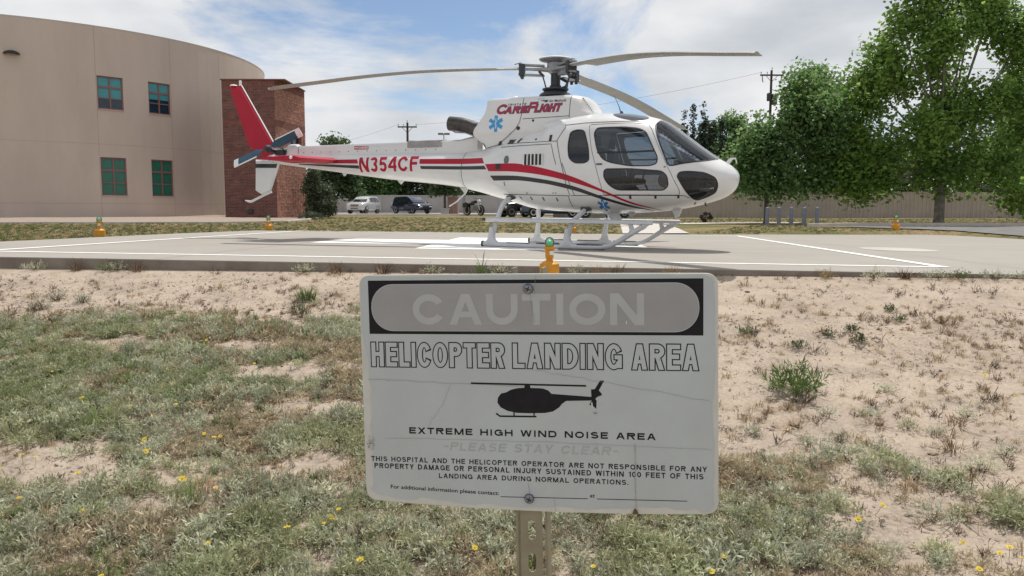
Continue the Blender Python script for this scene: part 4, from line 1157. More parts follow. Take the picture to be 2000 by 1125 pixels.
# ------------------------------------------------------------------ caution sign in the foreground
SM = Matrix(((0.98531715, 0.16929154, -0.02214721, 0.02774785), (-0.16899016, 0.98550585, 0.01485059, 0.99074036),
             (0.02434028, -0.01088988, 0.99964442, 0.40883408), (0, 0, 0, 1)))
sgn_root = thing('warning_sign', 'weathered white caution sign for the helicopter landing area on a perforated steel post', 'sign')
sgn_root.matrix_world = SM
board_m = mat('sign_backing', (0.50, 0.51, 0.47), 0.5, var=0.06, vscale=20)
face_m = mat('sign_vinyl', (0.42, 0.465, 0.47), 0.45, color2=(0.385, 0.42, 0.425), vscale=9, detail=8, spec=0.5)
ink = mat('sign_ink', (0.010, 0.010, 0.012), 0.6, var=0.2, vscale=60, spec=0.2)
pan = mat('sign_faded_panel', (0.275, 0.278, 0.285), 0.45, var=0.05, vscale=14)
fade = mat('sign_faded_letter', (0.36, 0.378, 0.385), 0.45, var=0.04, vscale=20)
fade2 = mat('sign_faded_line', (0.33, 0.35, 0.355), 0.5, var=0.05, vscale=60)
crackm = mat('sign_crack', (0.25, 0.245, 0.235), 0.8)
dirtm = mat('sign_grime', (0.30, 0.285, 0.25), 0.8, var=0.25, vscale=120)
steelp = mat('galvanised_post', (0.27, 0.245, 0.17), 0.55, metal=0.3, color2=(0.20, 0.18, 0.125), vscale=18)
W2, H2 = 0.2295, 0.1512
def rrect(x0, x1, z0, z1, r_, n=7):
    p = []
    for cx, cz, a in ((x1 - r_, z1 - r_, 0), (x0 + r_, z1 - r_, 90), (x0 + r_, z0 + r_, 180), (x1 - r_, z0 + r_, 270)):
        p += [(cx + r_ * math.cos(R(a + 90 * k / n)), cz + r_ * math.sin(R(a + 90 * k / n))) for k in range(n + 1)]
    return p
bpoly = []
for x, z in rounded([(-W2, H2), (W2, H2 - .001), (W2 + .001, -H2), (-W2, -H2)], 0.016, 8):
    bpoly.append((x, z))
# bottom edge of the board bows down a little
def edge_pts():
    o = []
    n_ = len(bpoly)
    for i in range(n_):
        p, q = Vector(bpoly[i]), Vector(bpoly[(i + 1) % n_]); k = max(1, int((q - p).length / 0.012))
        for j in range(k):
            o.append(p + (q - p) * j / k)
    return o
ep = edge_pts()
def bow(p):
    x, z = p
    b = (1 - (x / W2) ** 2)
    dz = -0.0065 * b if z < -0.12 else (0.0008 * b if z > 0.12 else 0)
    return (x, z + dz)
bp_ = [bow(p) for p in ep]
board = MB().prism(bp_, 0.0, 0.0035).build('backing_board', board_m, sgn_root); bevel(board, 0.0012, 2)
# vinyl face, its margin shrunken and wavy, lifting at the edges
fp = []
for x, z in bp_:
    nl = float(noise2(np.array([x * 60 + 3]), np.array([z * 60 + 7]), 4)[0])
    left, right, bot, top = x < -W2 + .02, x > W2 - .02, z < -H2 + .012, z > H2 - .012
    m_ = 0.0022 + 0.0018 * nl
    if left: m_ = 0.002 + (0.0095 if z < 0.03 else 0.0095 * max(0, 1 - (z - 0.03) / 0.05)) * (0.75 + 0.35 * nl)
    if right: m_ = 0.003 + 0.007 * nl * (1 if z < 0.03 else .6)
    if bot: m_ = 0.003 + 0.009 * nl
    c = Vector((x, z)); d = Vector((math.copysign(1, -x) if (left or right) else 0, math.copysign(1, -z) if (bot or top) else 0))
    if d.length: d.normalize()
    fp.append(tuple(c + d * m_))
N_ = len(fp)
vv = [(p[0], -0.0008, p[1]) for p in fp]
inn = [tuple(Vector(p) * (1 - 0.008 / Vector(p).length)) for p in fp]
vv += [(p[0], -0.0010, p[1]) for p in inn] + [(p[0], -0.0002, p[1]) for p in fp]
ff = [(j, (j + 1) % N_, (j + 1) % N_ + N_, j + N_) for j in range(N_)] + [(j + 2 * N_, (j + 1) % N_ + 2 * N_, (j + 1) % N_, j) for j in range(N_)] + [tuple(range(N_, 2 * N_))]
face = MB().add(vv, ff).build('sign_face', face_m, sgn_root)
YF = -0.0010
def flat(m2, name, mtl, dy, par=None):
    mb_ = MB(); mb_.add([(v.co.x, YF - dy - v.co.z, v.co.y) for v in m2.vertices], [tuple(p.vertices) for p in m2.polygons])
    return mb_.build(name, mtl, par or face, fix=False)
def strip_poly(pts, w):
    L = []; Rr = []
    P_ = [Vector(p) for p in pts]
    for i, p in enumerate(P_):
        t = (P_[min(i + 1, len(P_) - 1)] - P_[max(i - 1, 0)]).normalized(); nn = Vector((-t.y, t.x)) * w / 2
        L.append(p + nn); Rr.append(p - nn)
    m = bpy.data.meshes.new('s'); k = len(P_)
    m.from_pydata([(p.x, p.y, 0) for p in L + Rr], [], [(i, i + 1, i + 1 + k, i + k) for i in range(k - 1)]); return m
flat(poly2d([(-0.2165, 0.0737), (0.2118, 0.0737), (0.2118, 0.1440), (-0.2165, 0.1440)]), 'header_block', ink, 0.0002)
flat(poly2d(rrect(-0.2128, 0.2070, 0.0776, 0.1392, 0.0295, 10)), 'header_outline', fade, 0.0004)
flat(poly2d(rrect(-0.2117, 0.2059, 0.0787, 0.1381, 0.0285, 10)), 'header_panel', pan, 0.0006)
m = block_text('CAUTION', -0.1565, 0.1405, 0.0862, 0.1262, weight=.225, gap=.10); flat(m, 'lettering', fade, 0.0008)
for txt, x0, x1 in (('HELICOPTER', -0.2148, -0.0368), ('LANDING', -0.0255, 0.1125), ('AREA', 0.1252, 0.2058)):
    flat(block_text(txt, x0, x1, 0.0306, 0.0622, weight=.175, gap=.15, grow=.0014, eps=1e-5), 'lettering', ink, 0.0002)
    flat(block_text(txt, x0, x1, 0.0306, 0.0622, weight=.175, gap=.15, eps=1e-5), 'lettering_fill', face_m, 0.00045)
for txt, x0, x1, z0, z1, b, sh, mt_, sp_ in (('EXTREME HIGH WIND NOISE AREA', -0.1664, 0.1538, -0.0588, -0.0503, 0.235, 0, ink, 1.0),
        ('-PLEASE STAY CLEAR-', -0.1196, 0.1068, -0.0800, -0.0690, 0.18, 0.2, fade2, 1.0),
        ('THIS HOSPITAL AND THE HELICOPTER OPERATOR ARE NOT RESPONSIBLE FOR ANY', -0.2203, 0.2163, -0.0975, -0.0909, 0.195, 0, ink, 1.0),
        ('PROPERTY DAMAGE OR PERSONAL INJURY SUSTAINED WITHIN 100 FEET OF THIS', -0.2162, 0.2121, -0.1071, -0.1002, 0.195, 0, ink, 1.0),
        ('LANDING AREA DURING NORMAL OPERATIONS.', -0.1277, 0.1198, -0.1176, -0.1112, 0.195, 0, ink, 1.0),
        ('at', 0.0706, 0.0770, -0.1358, -0.1316, 0.01, 0, ink, 1.0)):
    m = block_text(txt, x0, x1, z0, z1, weight=b, gap=.20, shear=sh, eps=1e-5) if txt != 'at' else fit_text(txt, x0, x1, z0, z1, bold=.01)[0]
    flat(m, 'lettering', mt_, 0.0002)
m, _ = fit_text('For additional information please contact:', -0.1945, -0.0478, -0.1358, -0.1290, bold=0.014)
for v in m.vertices: v.co.y += -0.0035 * (v.co.x + 0.1945) / 0.147
flat(m, 'lettering', ink, 0.0002)
flat(strip_poly([(-0.0455, -0.1396), (0.0679, -0.1376)], 0.0009), 'ruled_line', ink, 0.0002)
flat(strip_poly([(0.0796, -0.1374), (0.1922, -0.1356)], 0.0009), 'ruled_line', ink, 0.0002)
# helicopter pictogram
hp = [(-0.0470, -0.0150), (-0.0462, -0.0085), (-0.0420, -0.0030), (-0.0350, -0.0012), (-0.0290, 0.0022), (-0.0210, 0.0043), (-0.0115, 0.0050), (-0.0112, 0.0082), (-0.0040, 0.0082), (-0.0037, 0.0050), (0.0121, 0.0046), (0.0190, 0.0022), (0.0235, -0.0022),
      (0.0740, -0.0052), (0.0737, 0.0043), (0.0785, 0.0048), (0.0851, 0.0158), (0.0903, 0.0159), (0.0835, 0.0032), (0.0873, -0.0012), (0.0870, -0.0030), (0.0820, -0.0048), (0.0790, -0.0075), (0.0806, -0.0100), (0.0800, -0.0205), (0.0765, -0.0172), (0.0712, -0.0152), (0.0745, -0.0098),
      (0.0420, -0.0110), (0.0365, -0.0150), (0.0330, -0.0195), (0.0250, -0.0250), (0.0149, -0.0272), (-0.0050, -0.0280), (-0.0217, -0.0279), (-0.0340, -0.0255), (-0.0430, -0.0210)]
flat(poly2d(hp), 'helicopter_pictogram', ink, 0.0002)
flat(strip_poly([(-0.0815, 0.0099), (0.0676, 0.0088)], 0.0022), 'pictogram_rotor', ink, 0.0003)
flat(strip_poly([(-0.0490, -0.0292), (-0.0440, -0.0327), (-0.0300, -0.0326), (0.0035, -0.0322)], 0.0022), 'pictogram_skid', ink, 0.0002)
flat(strip_poly([(-0.0255, -0.0270), (-0.0255, -0.0330)], 0.0016), 'pictogram_leg', ink, 0.0003)
flat(strip_poly([(0.0005, -0.0270), (0.0005, -0.0330)], 0.0016), 'pictogram_leg', ink, 0.0003)
# cracks, stain and bolt heads
def wob(a, b, n_, amp, seed):
    r_ = random.Random(seed); A = Vector(a); B = Vector(b); t = B - A; nn = Vector((-t.y, t.x)).normalized(); o = []; d = 0
    for i in range(n_ + 1):
        if 0 < i < n_: d = d * .7 + r_.uniform(-amp, amp)
        o.append(A + t * i / n_ + nn * (d if 0 < i < n_ else 0))
    return o
for pts, w in ((wob((-0.2215, 0.0135), (-0.155, 0.0115), 10, .0006, 1) + wob((-0.15, 0.0105), (-0.012, 0.0070), 16, .0006, 2), 0.0006), (wob((0.034, 0.0235), (0.095, 0.014), 10, .0012, 3) + wob((0.097, 0.0135), (0.221, -0.008), 18, .0007, 4), 0.0005),
               (wob((-0.20, -0.066), (0.0, -0.0648), 20, .0005, 5) + wob((0.003, -0.0648), (0.222, -0.0690), 24, .0005, 6), 0.00045), (wob((-0.108, 0.009), (-0.118, -0.018), 8, .0008, 7) + wob((-0.122, -0.022), (-0.140, -0.048), 8, .0012, 8), 0.0004),
               (wob((-0.002, 0.128), (0.004, 0.088), 9, .0010, 9), 0.0006), (wob((0.006, 0.1505), (0.002, 0.122), 7, .0012, 10), 0.0005), (wob((-0.0085, -0.119), (-0.0075, -0.135), 6, .0006, 11), 0.0006), (wob((0.0005, 0.0285), (0.034, 0.0235), 10, .001, 13), 0.0004),
               (wob((0.025, -0.138), (0.026, -0.157), 5, .0004, 14), 0.0004), (wob((0.128, -0.064), (0.129, -0.15), 10, .0004, 12), 0.0010)):
    flat(strip_poly(pts, w * .7), 'crack', crackm if w != 0.0010 else dirtm, 0.0010)
rs = random.Random(5)
for k in range(26):
    cx, cz = -0.2195 + rs.gauss(0, .003), -0.0745 + rs.gauss(0, .004); s_ = rs.uniform(.0006, .0017)
    flat(poly2d([(cx + s_ * rs.uniform(.5, 1) * math.cos(t), cz + s_ * rs.uniform(.5, 1) * math.sin(t)) for t in np.linspace(0, 6.28, 7, endpoint=False)]), 'grime_spot', dirtm, 0.0012)
for k in range(16):
    cx, cz = rs.uniform(-.2, .2), rs.uniform(-.14, .14); s_ = rs.uniform(.0003, .0009)
    flat(poly2d([(cx + s_ * math.cos(t), cz + s_ * rs.uniform(.5, 1) * math.sin(t)) for t in np.linspace(0, 6.28, 6, endpoint=False)]), 'grime_spot', dirtm, 0.0012)
flat(poly2d([(0.124, -0.1545), (0.132, -0.1550), (0.130, -0.149), (0.127, -0.1475)]), 'rust_chip', mat('rust', (0.10, 0.055, 0.025), 0.9, var=0.3, vscale=200), 0.0012)
flat(poly2d([(0.0760, -0.0255), (0.0800, -0.0245), (0.0815, -0.0262), (0.0780, -0.0275)]), 'chip', crackm, 0.0006)
flat(poly2d([(0.0735, -0.0125), (0.0752, -0.0120), (0.0764, -0.0205), (0.0742, -0.0200)]), 'chip', board_m, 0.0005)
flat(poly2d([(0.1175, 0.0900), (0.1190, 0.0930), (0.1196, 0.0890), (0.1188, 0.0865)]), 'chip', board_m, 0.0012)
boltm = mat('bolt_steel', (0.20, 0.21, 0.24), 0.4, metal=0.8, var=0.3, vscale=300)
for bx_, bz_ in ((-0.0041, 0.1322), (-0.0077, -0.1404)):
    bo = MB().lathe([(0.0066, 0.0), (0.0066, -0.0012), (0.0055, -0.0035), (0.002, -0.0047)], 20, (bx_, YF - 0.0003, bz_), 'Y').build('bolt_head', boltm, sgn_root, smooth=True)
    mbs = MB(); rot_ = Matrix.Rotation(0.4, 3, 'Y')
    mbs.box((bx_, YF - 0.0049, bz_), (0.007, 0.0008, 0.0011), rot_).box((bx_, YF - 0.00495, bz_), (0.0011, 0.0008, 0.007), rot_)
    mbs.build('screw_slot', ink, bo)
# slotted channel post: front web with slots, two flanges
px0, px1 = -0.0271, 0.0146; pc = (px0 + px1) / 2
POST_TOP, POST_BOT = 0.158, -1.62
bm = bmesh.new()
webs = MB(); slot_h, pitch_, sw_ = 0.0262, 0.0440, 0.0052
def slot_ring(zc, n_=6):
    return [(pc + sw_ * math.cos(t), zc + (slot_h / 2 - sw_) + sw_ * math.sin(t)) for t in np.linspace(0, math.pi, n_)] + \
           [(pc + sw_ * math.cos(t), zc - (slot_h / 2 - sw_) + sw_ * math.sin(t)) for t in np.linspace(math.pi, 2 * math.pi, n_)]
cells = np.arange(-0.1845 + pitch_ * 7, POST_BOT + pitch_, -pitch_)
for zc in cells:
    ring = slot_ring(zc); k = len(ring); outr = []
    for (x, z) in ring:
        a = math.atan2(z - zc, x - pc); dx = (px1 - px0) / 2; dz = pitch_ / 2
        s_ = min(dx / max(abs(math.cos(a)), 1e-6), dz / max(abs(math.sin(a)), 1e-6)); outr.append((pc + s_ * math.cos(a), zc + s_ * math.sin(a)))
    corners = [(px1, zc + pitch_ / 2), (px0, zc + pitch_ / 2), (px0, zc - pitch_ / 2), (px1, zc - pitch_ / 2)]
    v = [(p[0], 0.0045, p[1]) for p in ring] + [(p[0], 0.0045, p[1]) for p in outr] + [(p[0], 0.0075, p[1]) for p in ring] + [(p[0], 0.0045, p[1]) for p in corners]
    f = []
    for j in range(k):
        j2 = (j + 1) % k
        f += [(j, j2, j2 + k, j + k), (j, j + 2 * k, j2 + 2 * k, j2)]
        for ci, c in enumerate(corners):
            a1, a2 = Vector(outr[j]), Vector(outr[j2]); cv = Vector(c)
            if (abs(a1.x - a2.x) > 1e-5 and abs(a1.y - a2.y) > 1e-5) and (abs(cv.x - a1.x) < 1e-5 or abs(cv.y - a1.y) < 1e-5) and (abs(cv.x - a2.x) < 1e-5 or abs(cv.y - a2.y) < 1e-5):
                f.append((j + k, j2 + k, 3 * k + ci))
    webs.add(v, f)
for x0_, x1_ in ((px0, px0 + 0.003), (px1 - 0.003, px1)):
    webs.box(((x0_ + x1_) / 2, 0.0228, (POST_TOP + POST_BOT) / 2), (0.003, 0.036, POST_TOP - POST_BOT))
post = webs.build('sign_post', steelp, sgn_root, fix=False)
# ------------------------------------------------------------------ helipad edge lights
orange = mat('edge_light_orange', (0.62, 0.27, 0.012), 0.5, var=0.12, vscale=14)
globe = glass_mat('clear_globe', (0.80, 0.95, 0.86), 0.10)
green = mat('green_lens', (0.01, 0.42, 0.16), 0.15, emit=(0.02, 0.8, 0.3, 0.12))
footm = mat('footing_concrete', (0.52, 0.49, 0.45), 0.9, var=0.1, vscale=8)
def edge_light(loc, label, s=1.0):
    t = thing('edge_light', label, 'light', loc, 0, 'green lights around the helipad')
    bevel(MB().lathe([(0.105, -0.06), (0.105, 0.105), (0.085, 0.115), (0.075, 0.125), (0.035, 0.145), (0.032, 0.175)], 24).build('base_can', orange, t, smooth=True, angle=40), 0.003, 1)
    MB().lathe([(0.044, 0.165), (0.046, 0.255), (0.060, 0.26), (0.066, 0.265), (0.066, 0.288), (0.05, 0.29)], 24).build('lamp_body', orange, t, smooth=True, angle=40)
    MB().lathe([(0.046, 0.290), (0.050, 0.31), (0.052, 0.335), (0.045, 0.362), (0.028, 0.383), (0.008, 0.391)], 24).build('glass_globe', globe, t, smooth=True, angle=60)
    MB().lathe([(0.034, 0.292), (0.034, 0.335), (0.022, 0.352), (0.004, 0.357)], 16).build('green_filter', green, t, smooth=True, angle=60)
    MB().box((0.02, -0.046, 0.222), (0.045, 0.012, 0.045)).build('nameplate', MATS['decal_white'], t)
    for c in t.children: c.scale = (s, s, s)
    return t
el = edge_light((0.40, 8.42, -0.035), 'yellow helipad light with green globe directly above the caution sign')
MB().box((0, 0, -0.10), (0.42, 0.36, 0.085)).build('footing', footm, el)
bevel(el.children[-1], 0.008)
for dx in (-0.17, 0.0): MB().box((dx - 0.06, -0.16, -0.045), (0.07, 0.09, 0.03)).build('conduit_clip', MATS['worn_white_paint'], el)
for (x, y), lab in (((-8.75, 16.75), 'yellow helipad light with green globe nearest the tan building windows'), ((-7.2, 23.35), 'yellow helipad light with green globe in front of the brick tower'),
                    ((1.83, 23.75), 'yellow helipad light behind the helicopter skids'), ((13.45, 27.7), 'yellow helipad light beneath the big tree on the right')):
    edge_light((x, y, float(ground_z(x, y)) + 0.04), lab, 1.05 if x < 2 else 1.3)

# ------------------------------------------------------------------ hospital building with curved wall
stucco = mat('tan_stucco', (0.525, 0.437, 0.378), 0.92, var=0.05, vscale=0.6, detail=10, stretch=(1, 1, .35), bump=0.25, bscale=40, spec=0.15)
winred = mat('window_frame_maroon', (0.22, 0.105, 0.10), 0.6, var=0.1, vscale=10)
CX, CY, CR = -34.6, 57.6, 16.1
ZB, ZT = 0.12, 11.15
hosp = thing('hospital_building', 'two-storey tan stucco building with a curved wall and green windows', 'building', (0, 0, 0))
def cyl(a, z, r_=CR):
    return (CX + r_ * math.cos(a), CY + r_ * math.sin(a), z)
ZB, ZT = -0.15, 10.93
WIN = [(a0, a1, z0, z1) for (z0, z1) in ((6.36, 8.22), (1.43, 3.62)) for (a0, a1) in ((-47.25, -42.20), (-36.92, -31.85))]
asp = sorted(set(list(np.arange(-150, 61, 3.0)) + [w for win in WIN for w in win[:2]]))
asp = [a for i, a in enumerate(asp) if i == 0 or a - asp[i - 1] > 0.3 or a in [w for win in WIN for w in win[:2]]]
zsp = [ZB, 1.43, 3.62, 6.36, 8.22, ZT]
mbw = MB(); DEP = 0.16
for i in range(len(asp) - 1):
    for j in range(len(zsp) - 1):
        am = (asp[i] + asp[i + 1]) / 2; zm = (zsp[j] + zsp[j + 1]) / 2
        if any(w[0] < am < w[1] and w[2] < zm < w[3] for w in WIN): continue
        a0, a1 = R(asp[i]), R(asp[i + 1])
        mbw.add([cyl(a0, zsp[j]), cyl(a1, zsp[j]), cyl(a1, zsp[j + 1]), cyl(a0, zsp[j + 1])], [(0, 1, 2, 3)])
wall = mbw.build('stucco_wall', stucco, hosp, smooth=True, fix=False)
mbr = MB()
for w in WIN:
    c4 = [(w[0], w[2]), (w[1], w[2]), (w[1], w[3]), (w[0], w[3])]
    for k in range(4):
        (a0, z0), (a1, z1) = c4[k], c4[(k + 1) % 4]
        mbr.add([cyl(R(a0), z0), cyl(R(a1), z1), cyl(R(a1), z1, CR - DEP), cyl(R(a0), z0, CR - DEP)], [(0, 1, 2, 3)])
mbr.build('window_reveals', stucco, wall, fix=False)
# parapet cap and roof
mbp = MB(); aa = np.radians(np.arange(-150, 61, 3.0))
mbp.loft([[cyl(a, ZT + 0.001, CR + 0.012), cyl(a, ZT + 0.05, CR + 0.012), cyl(a, ZT + 0.05, CR - 0.28), cyl(a, ZT + 0.001, CR - 0.28)] for a in aa])
mbp.build('parapet_cap', mat('cap_metal', (0.50, 0.45, 0.40), 0.5), hosp)
MB().add([cyl(a, ZT - 0.6, CR - 0.1) for a in aa] + [(CX - 14, CY + 14, ZT - .6)], [tuple(range(len(aa) + 1))]).build('roof', mat('roof_membrane', (0.5, 0.5, 0.48), 0.9), hosp)
MB().loft([[cyl(a, z, CR - 0.28) for z in (ZT - 0.6, ZT + .04)] for a in aa], cap=False, closed=False).build('parapet_inner', stucco, hosp, fix=False)
MB().box((CX - 9, CY + 17, 5.4), (30, 8, 10.6)).build('rear_wing', stucco, hosp)
# score lines in the stucco
sc = mat('stucco_joint', (0.40, 0.325, 0.265), 0.95, var=0.05)
for z in (5.1, 9.6, 5.95):
    pass
for a in (-31.7, -47.4, -17.5):
    MB().add([cyl(R(a - .05), ZB, CR + .003), cyl(R(a + .05), ZB, CR + .003), cyl(R(a + .05), ZT, CR + .003), cyl(R(a - .05), ZT, CR + .003)], [(0, 1, 2, 3)]).build('stucco_joint', sc, wall)
zj = 4.35
for z in (4.35, 0.95):
    MB().loft([[cyl(R(a), z, CR + .003), cyl(R(a), z + 0.02, CR + .003)] for a in np.arange(-90, 5, 2.0)], cap=False, closed=False).build('stucco_joint', sc, wall, fix=False)
# windows: frame with six panes, blinds behind
teal = mat('teal_blind_glass', (0.055, 0.27, 0.30), 0.25, var=0.06, vscale=4, spec=0.4)
tealg = mat('green_blind_glass', (0.030, 0.145, 0.105), 0.25, var=0.08, vscale=4, spec=0.4)
navyg = mat('dark_window_glass', (0.012, 0.035, 0.06), 0.12, var=0.3, vscale=3, spec=0.5)
for wi, (a0, a1, z0, z1) in enumerate(WIN):
    rad = CR - DEP + 0.03
    p0 = Vector(cyl(R(a0), 0, rad)); p1 = Vector(cyl(R(a1), 0, rad)); wv = (p1 - p0); L = wv.length; wv.normalize()
    nv = Vector((wv.y, -wv.x, 0)); Mx = Matrix(((wv.x, nv.x, 0), (wv.y, nv.y, 0), (0, 0, 1)))
    def P3(u, d, z): return p0 + wv * u + nv * d + Vector((0, 0, z))
    fr = MB(); fw = 0.07; hgt = z1 - z0
    rows = [0.0, 0.335, 0.665, 1.0]
    def bar(u0, u1, za, zb, d0=0.0, d1=0.06):
        fr.hexa([P3(u0, d0, za), P3(u1, d0, za), P3(u1, d0, zb), P3(u0, d0, zb)], [P3(u0, d1, za), P3(u1, d1, za), P3(u1, d1, zb), P3(u0, d1, zb)])
    bar(0, fw, z0, z1); bar(L - fw, L, z0, z1); bar(fw, L - fw, z0, z0 + fw); bar(fw, L - fw, z1 - fw, z1)
    bar(L / 2 - fw * .6, L / 2 + fw * .6, z0 + fw, z1 - fw, 0, 0.055)
    zr = [z0 + hgt * (1 - r_) for r_ in rows]
    for zz_, t_ in ((zr[1], 0.055), (zr[2], 0.03)):
        bar(fw, L / 2 - fw * .6, zz_ - t_, zz_ + t_, 0, 0.05); bar(L / 2 + fw * .6, L - fw, zz_ - t_, zz_ + t_, 0, 0.05)
    win = fr.build('window', winred, hosp)
    for r_ in range(3):
        for c_ in range(2):
            u0, u1 = (fw, L / 2 - fw * .6) if c_ == 0 else (L / 2 + fw * .6, L - fw)
            zt_ = zr[r_] - (fw if r_ == 0 else (0.055 if r_ == 1 else 0.03)); zb_ = zr[r_ + 1] + ((0.055 if r_ == 0 else 0.03) if r_ < 2 else fw)
            mt_ = (teal if r_ < 2 else navyg) if wi < 2 else tealg
            MB().add([P3(u0, 0.012, zb_), P3(u1, 0.012, zb_), P3(u1, 0.012, zt_), P3(u0, 0.012, zt_)], [(0, 1, 2, 3)]).build('pane', mt_, win)
            if wi == 1 and r_ == 1:
                zm = zb_ + (zt_ - zb_) * 0.38
                MB().add([P3(u0, 0.016, zb_), P3(u1, 0.016, zb_), P3(u1, 0.016, zm), P3(u0, 0.016, zm)], [(0, 1, 2, 3)]).build('pane', navyg, win)
    MB().hexa([P3(-0.02, 0.0, z0 - 0.035), P3(L + .02, 0.0, z0 - 0.035), P3(L + .02, 0.0, z0 + 0.004), P3(-.02, 0, z0 + 0.004)], [P3(-.02, 0.19, z0 - .05), P3(L + .02, .19, z0 - .05), P3(L + .02, .19, z0 - .01), P3(-.02, .19, z0 - .01)]).build('sill', stucco, win)
# wall lamp near the parapet
wl = thing('wall_lamp', 'dark half-dome lamp high on the tan wall', 'lamp', cyl(R(-61.7), 8.98, CR), R(-61.7))
MB().loft([[(0.0 + 0.42 * math.sin(p) * k, 0.40 * math.cos(p) * k, z) for p in np.linspace(0, math.pi, 14)] for k, z in ((1.0, -0.06), (0.98, 0.0), (0.8, 0.07), (0.45, 0.13), (0.2, 0.15))], closed=True).build('lamp_shade', mat('lamp_bronze', (0.035, 0.028, 0.022), 0.5, metal=0.4), wl, smooth=True)
MB().box((0.12, 0, -0.07), (0.2, 0.4, 0.04)).build('lamp_lens', mat('lamp_lens', (0.35, 0.33, 0.28), 0.4), wl)

# ------------------------------------------------------------------ brick tower
def brick_mat(name, c1, c2, mortar, axis_u):
    m = bpy.data.materials.new(name); m.use_nodes = True; t = m.node_tree; b = t.nodes['Principled BSDF']
    b.inputs['Roughness'].default_value = 0.9; b.inputs['Specular IOR Level'].default_value = 0.15
    g = t.nodes.new('ShaderNodeNewGeometry'); sp = t.nodes.new('ShaderNodeSeparateXYZ'); t.links.new(g.outputs['Position'], sp.inputs[0])
    cb = t.nodes.new('ShaderNodeCombineXYZ'); t.links.new(sp.outputs[axis_u], cb.inputs['X']); t.links.new(sp.outputs['Z'], cb.inputs['Y'])
    br = t.nodes.new('ShaderNodeTexBrick'); br.offset = 0.5
    br.inputs['Color1'].default_value = c1 + (1,); br.inputs['Color2'].default_value = c2 + (1,); br.inputs['Mortar'].default_value = mortar + (1,)
    br.inputs['Scale'].default_value = 1.0; br.inputs['Brick Width'].default_value = 0.26; br.inputs['Row Height'].default_value = 0.088; br.inputs['Mortar Size'].default_value = 0.010
    br.inputs['Bias'].default_value = -0.1
    t.links.new(cb.outputs[0], br.inputs['Vector'])
    n_ = t.nodes.new('ShaderNodeTexNoise'); n_.inputs['Scale'].default_value = 3.5; n_.inputs['Detail'].default_value = 8; t.links.new(g.outputs['Position'], n_.inputs['Vector'])
    mr = t.nodes.new('ShaderNodeMapRange'); mr.inputs['To Min'].default_value = 0.65; mr.inputs['To Max'].default_value = 1.35; t.links.new(n_.outputs['Fac'], mr.inputs['Value'])
    h = t.nodes.new('ShaderNodeHueSaturation'); t.links.new(br.outputs['Color'], h.inputs['Color']); t.links.new(mr.outputs[0], h.inputs['Value'])
    t.links.new(h.outputs[0], b.inputs['Base Color'])
    bp2 = t.nodes.new('ShaderNodeBump'); bp2.inputs['Strength'].default_value = 0.8; bp2.inputs['Distance'].default_value = 0.015; bp2.invert = True
    t.links.new(br.outputs['Fac'], bp2.inputs['Height']); t.links.new(bp2.outputs[0], b.inputs['Normal'])
    return m
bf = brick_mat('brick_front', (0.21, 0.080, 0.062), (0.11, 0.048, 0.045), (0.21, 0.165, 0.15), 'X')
bs = brick_mat('brick_side_lit', (0.40, 0.165, 0.115), (0.23, 0.098, 0.075), (0.34, 0.27, 0.23), 'Y')  # lighter copy of the front bricks, sunlight put into the colour
tow = thing('brick_tower', 'square dark red brick tower beside the tan building behind the tail fin', 'building', (-15.5, 47, 0))
T_ = [Vector((-17.02, 47.0)), Vector((-13.94, 47.0)), Vector((-13.35, 51.5)), Vector((-17.02, 51.5))]
ZT2 = 8.17; off = Vector((-15.5, 47.0))
def tw(p, z): return (p.x - off.x, p.y - off.y, z)
MB().add([tw(T_[0], -.2), tw(T_[1], -.2), tw(T_[1], ZT2), tw(T_[0], ZT2)], [(0, 1, 2, 3)]).build('front_wall', bf, tow, fix=False)
side_o = MB()
# opening for the small window on the right face
def sd(u, z, d=0.0):
    a, b = T_[1], T_[2]; t = (b - a).normalized(); nn = Vector((t.y, -t.x)); p = a + (b - a) * u + nn * d; return tw(p, z)
us, zs_ = [0, 0.42, 0.86, 1.0], [-.2, 4.55, 5.40, ZT2]
for i in range(3):
    for j in range(3):
        if i == 1 and j == 1: continue
        side_o.add([sd(us[i], zs_[j]), sd(us[i + 1], zs_[j]), sd(us[i + 1], zs_[j + 1]), sd(us[i], zs_[j + 1])], [(0, 1, 2, 3)])
cq = [(us[1], zs_[1]), (us[2], zs_[1]), (us[2], zs_[2]), (us[1], zs_[2])]
for k in range(4):
    (u0, z0), (u1, z1) = cq[k], cq[(k + 1) % 4]
    side_o.add([sd(u0, z0), sd(u1, z1), sd(u1, z1, -.25), sd(u0, z0, -.25)], [(0, 1, 2, 3)])
sw_wall = side_o.build('side_wall', bs, tow, fix=False)
twn = MB().add([sd(us[1], zs_[1], -.2), sd(us[2], zs_[1], -.2), sd(us[2], zs_[2], -.2), sd(us[1], zs_[2], -.2)], [(0, 1, 2, 3)]).build('window', navyg, tow)
MB().hexa([sd(.63, 4.55, -.2), sd(.65, 4.55, -.2), sd(.65, 5.4, -.2), sd(.63, 5.4, -.2)], [sd(.63, 4.55, -.15), sd(.65, 4.55, -.15), sd(.65, 5.4, -.15), sd(.63, 5.4, -.15)]).build('mullion', winred, twn)
MB().add([tw(T_[1], -.2), tw(T_[2], -.2), tw(T_[3], -.2), tw(T_[0], -.2), tw(T_[1], ZT2), tw(T_[2], ZT2), tw(T_[3], ZT2), tw(T_[0], ZT2)], [(4, 5, 6, 7), (1, 2, 6, 5), (2, 3, 7, 6)]).build('back_wall', bf, tow)
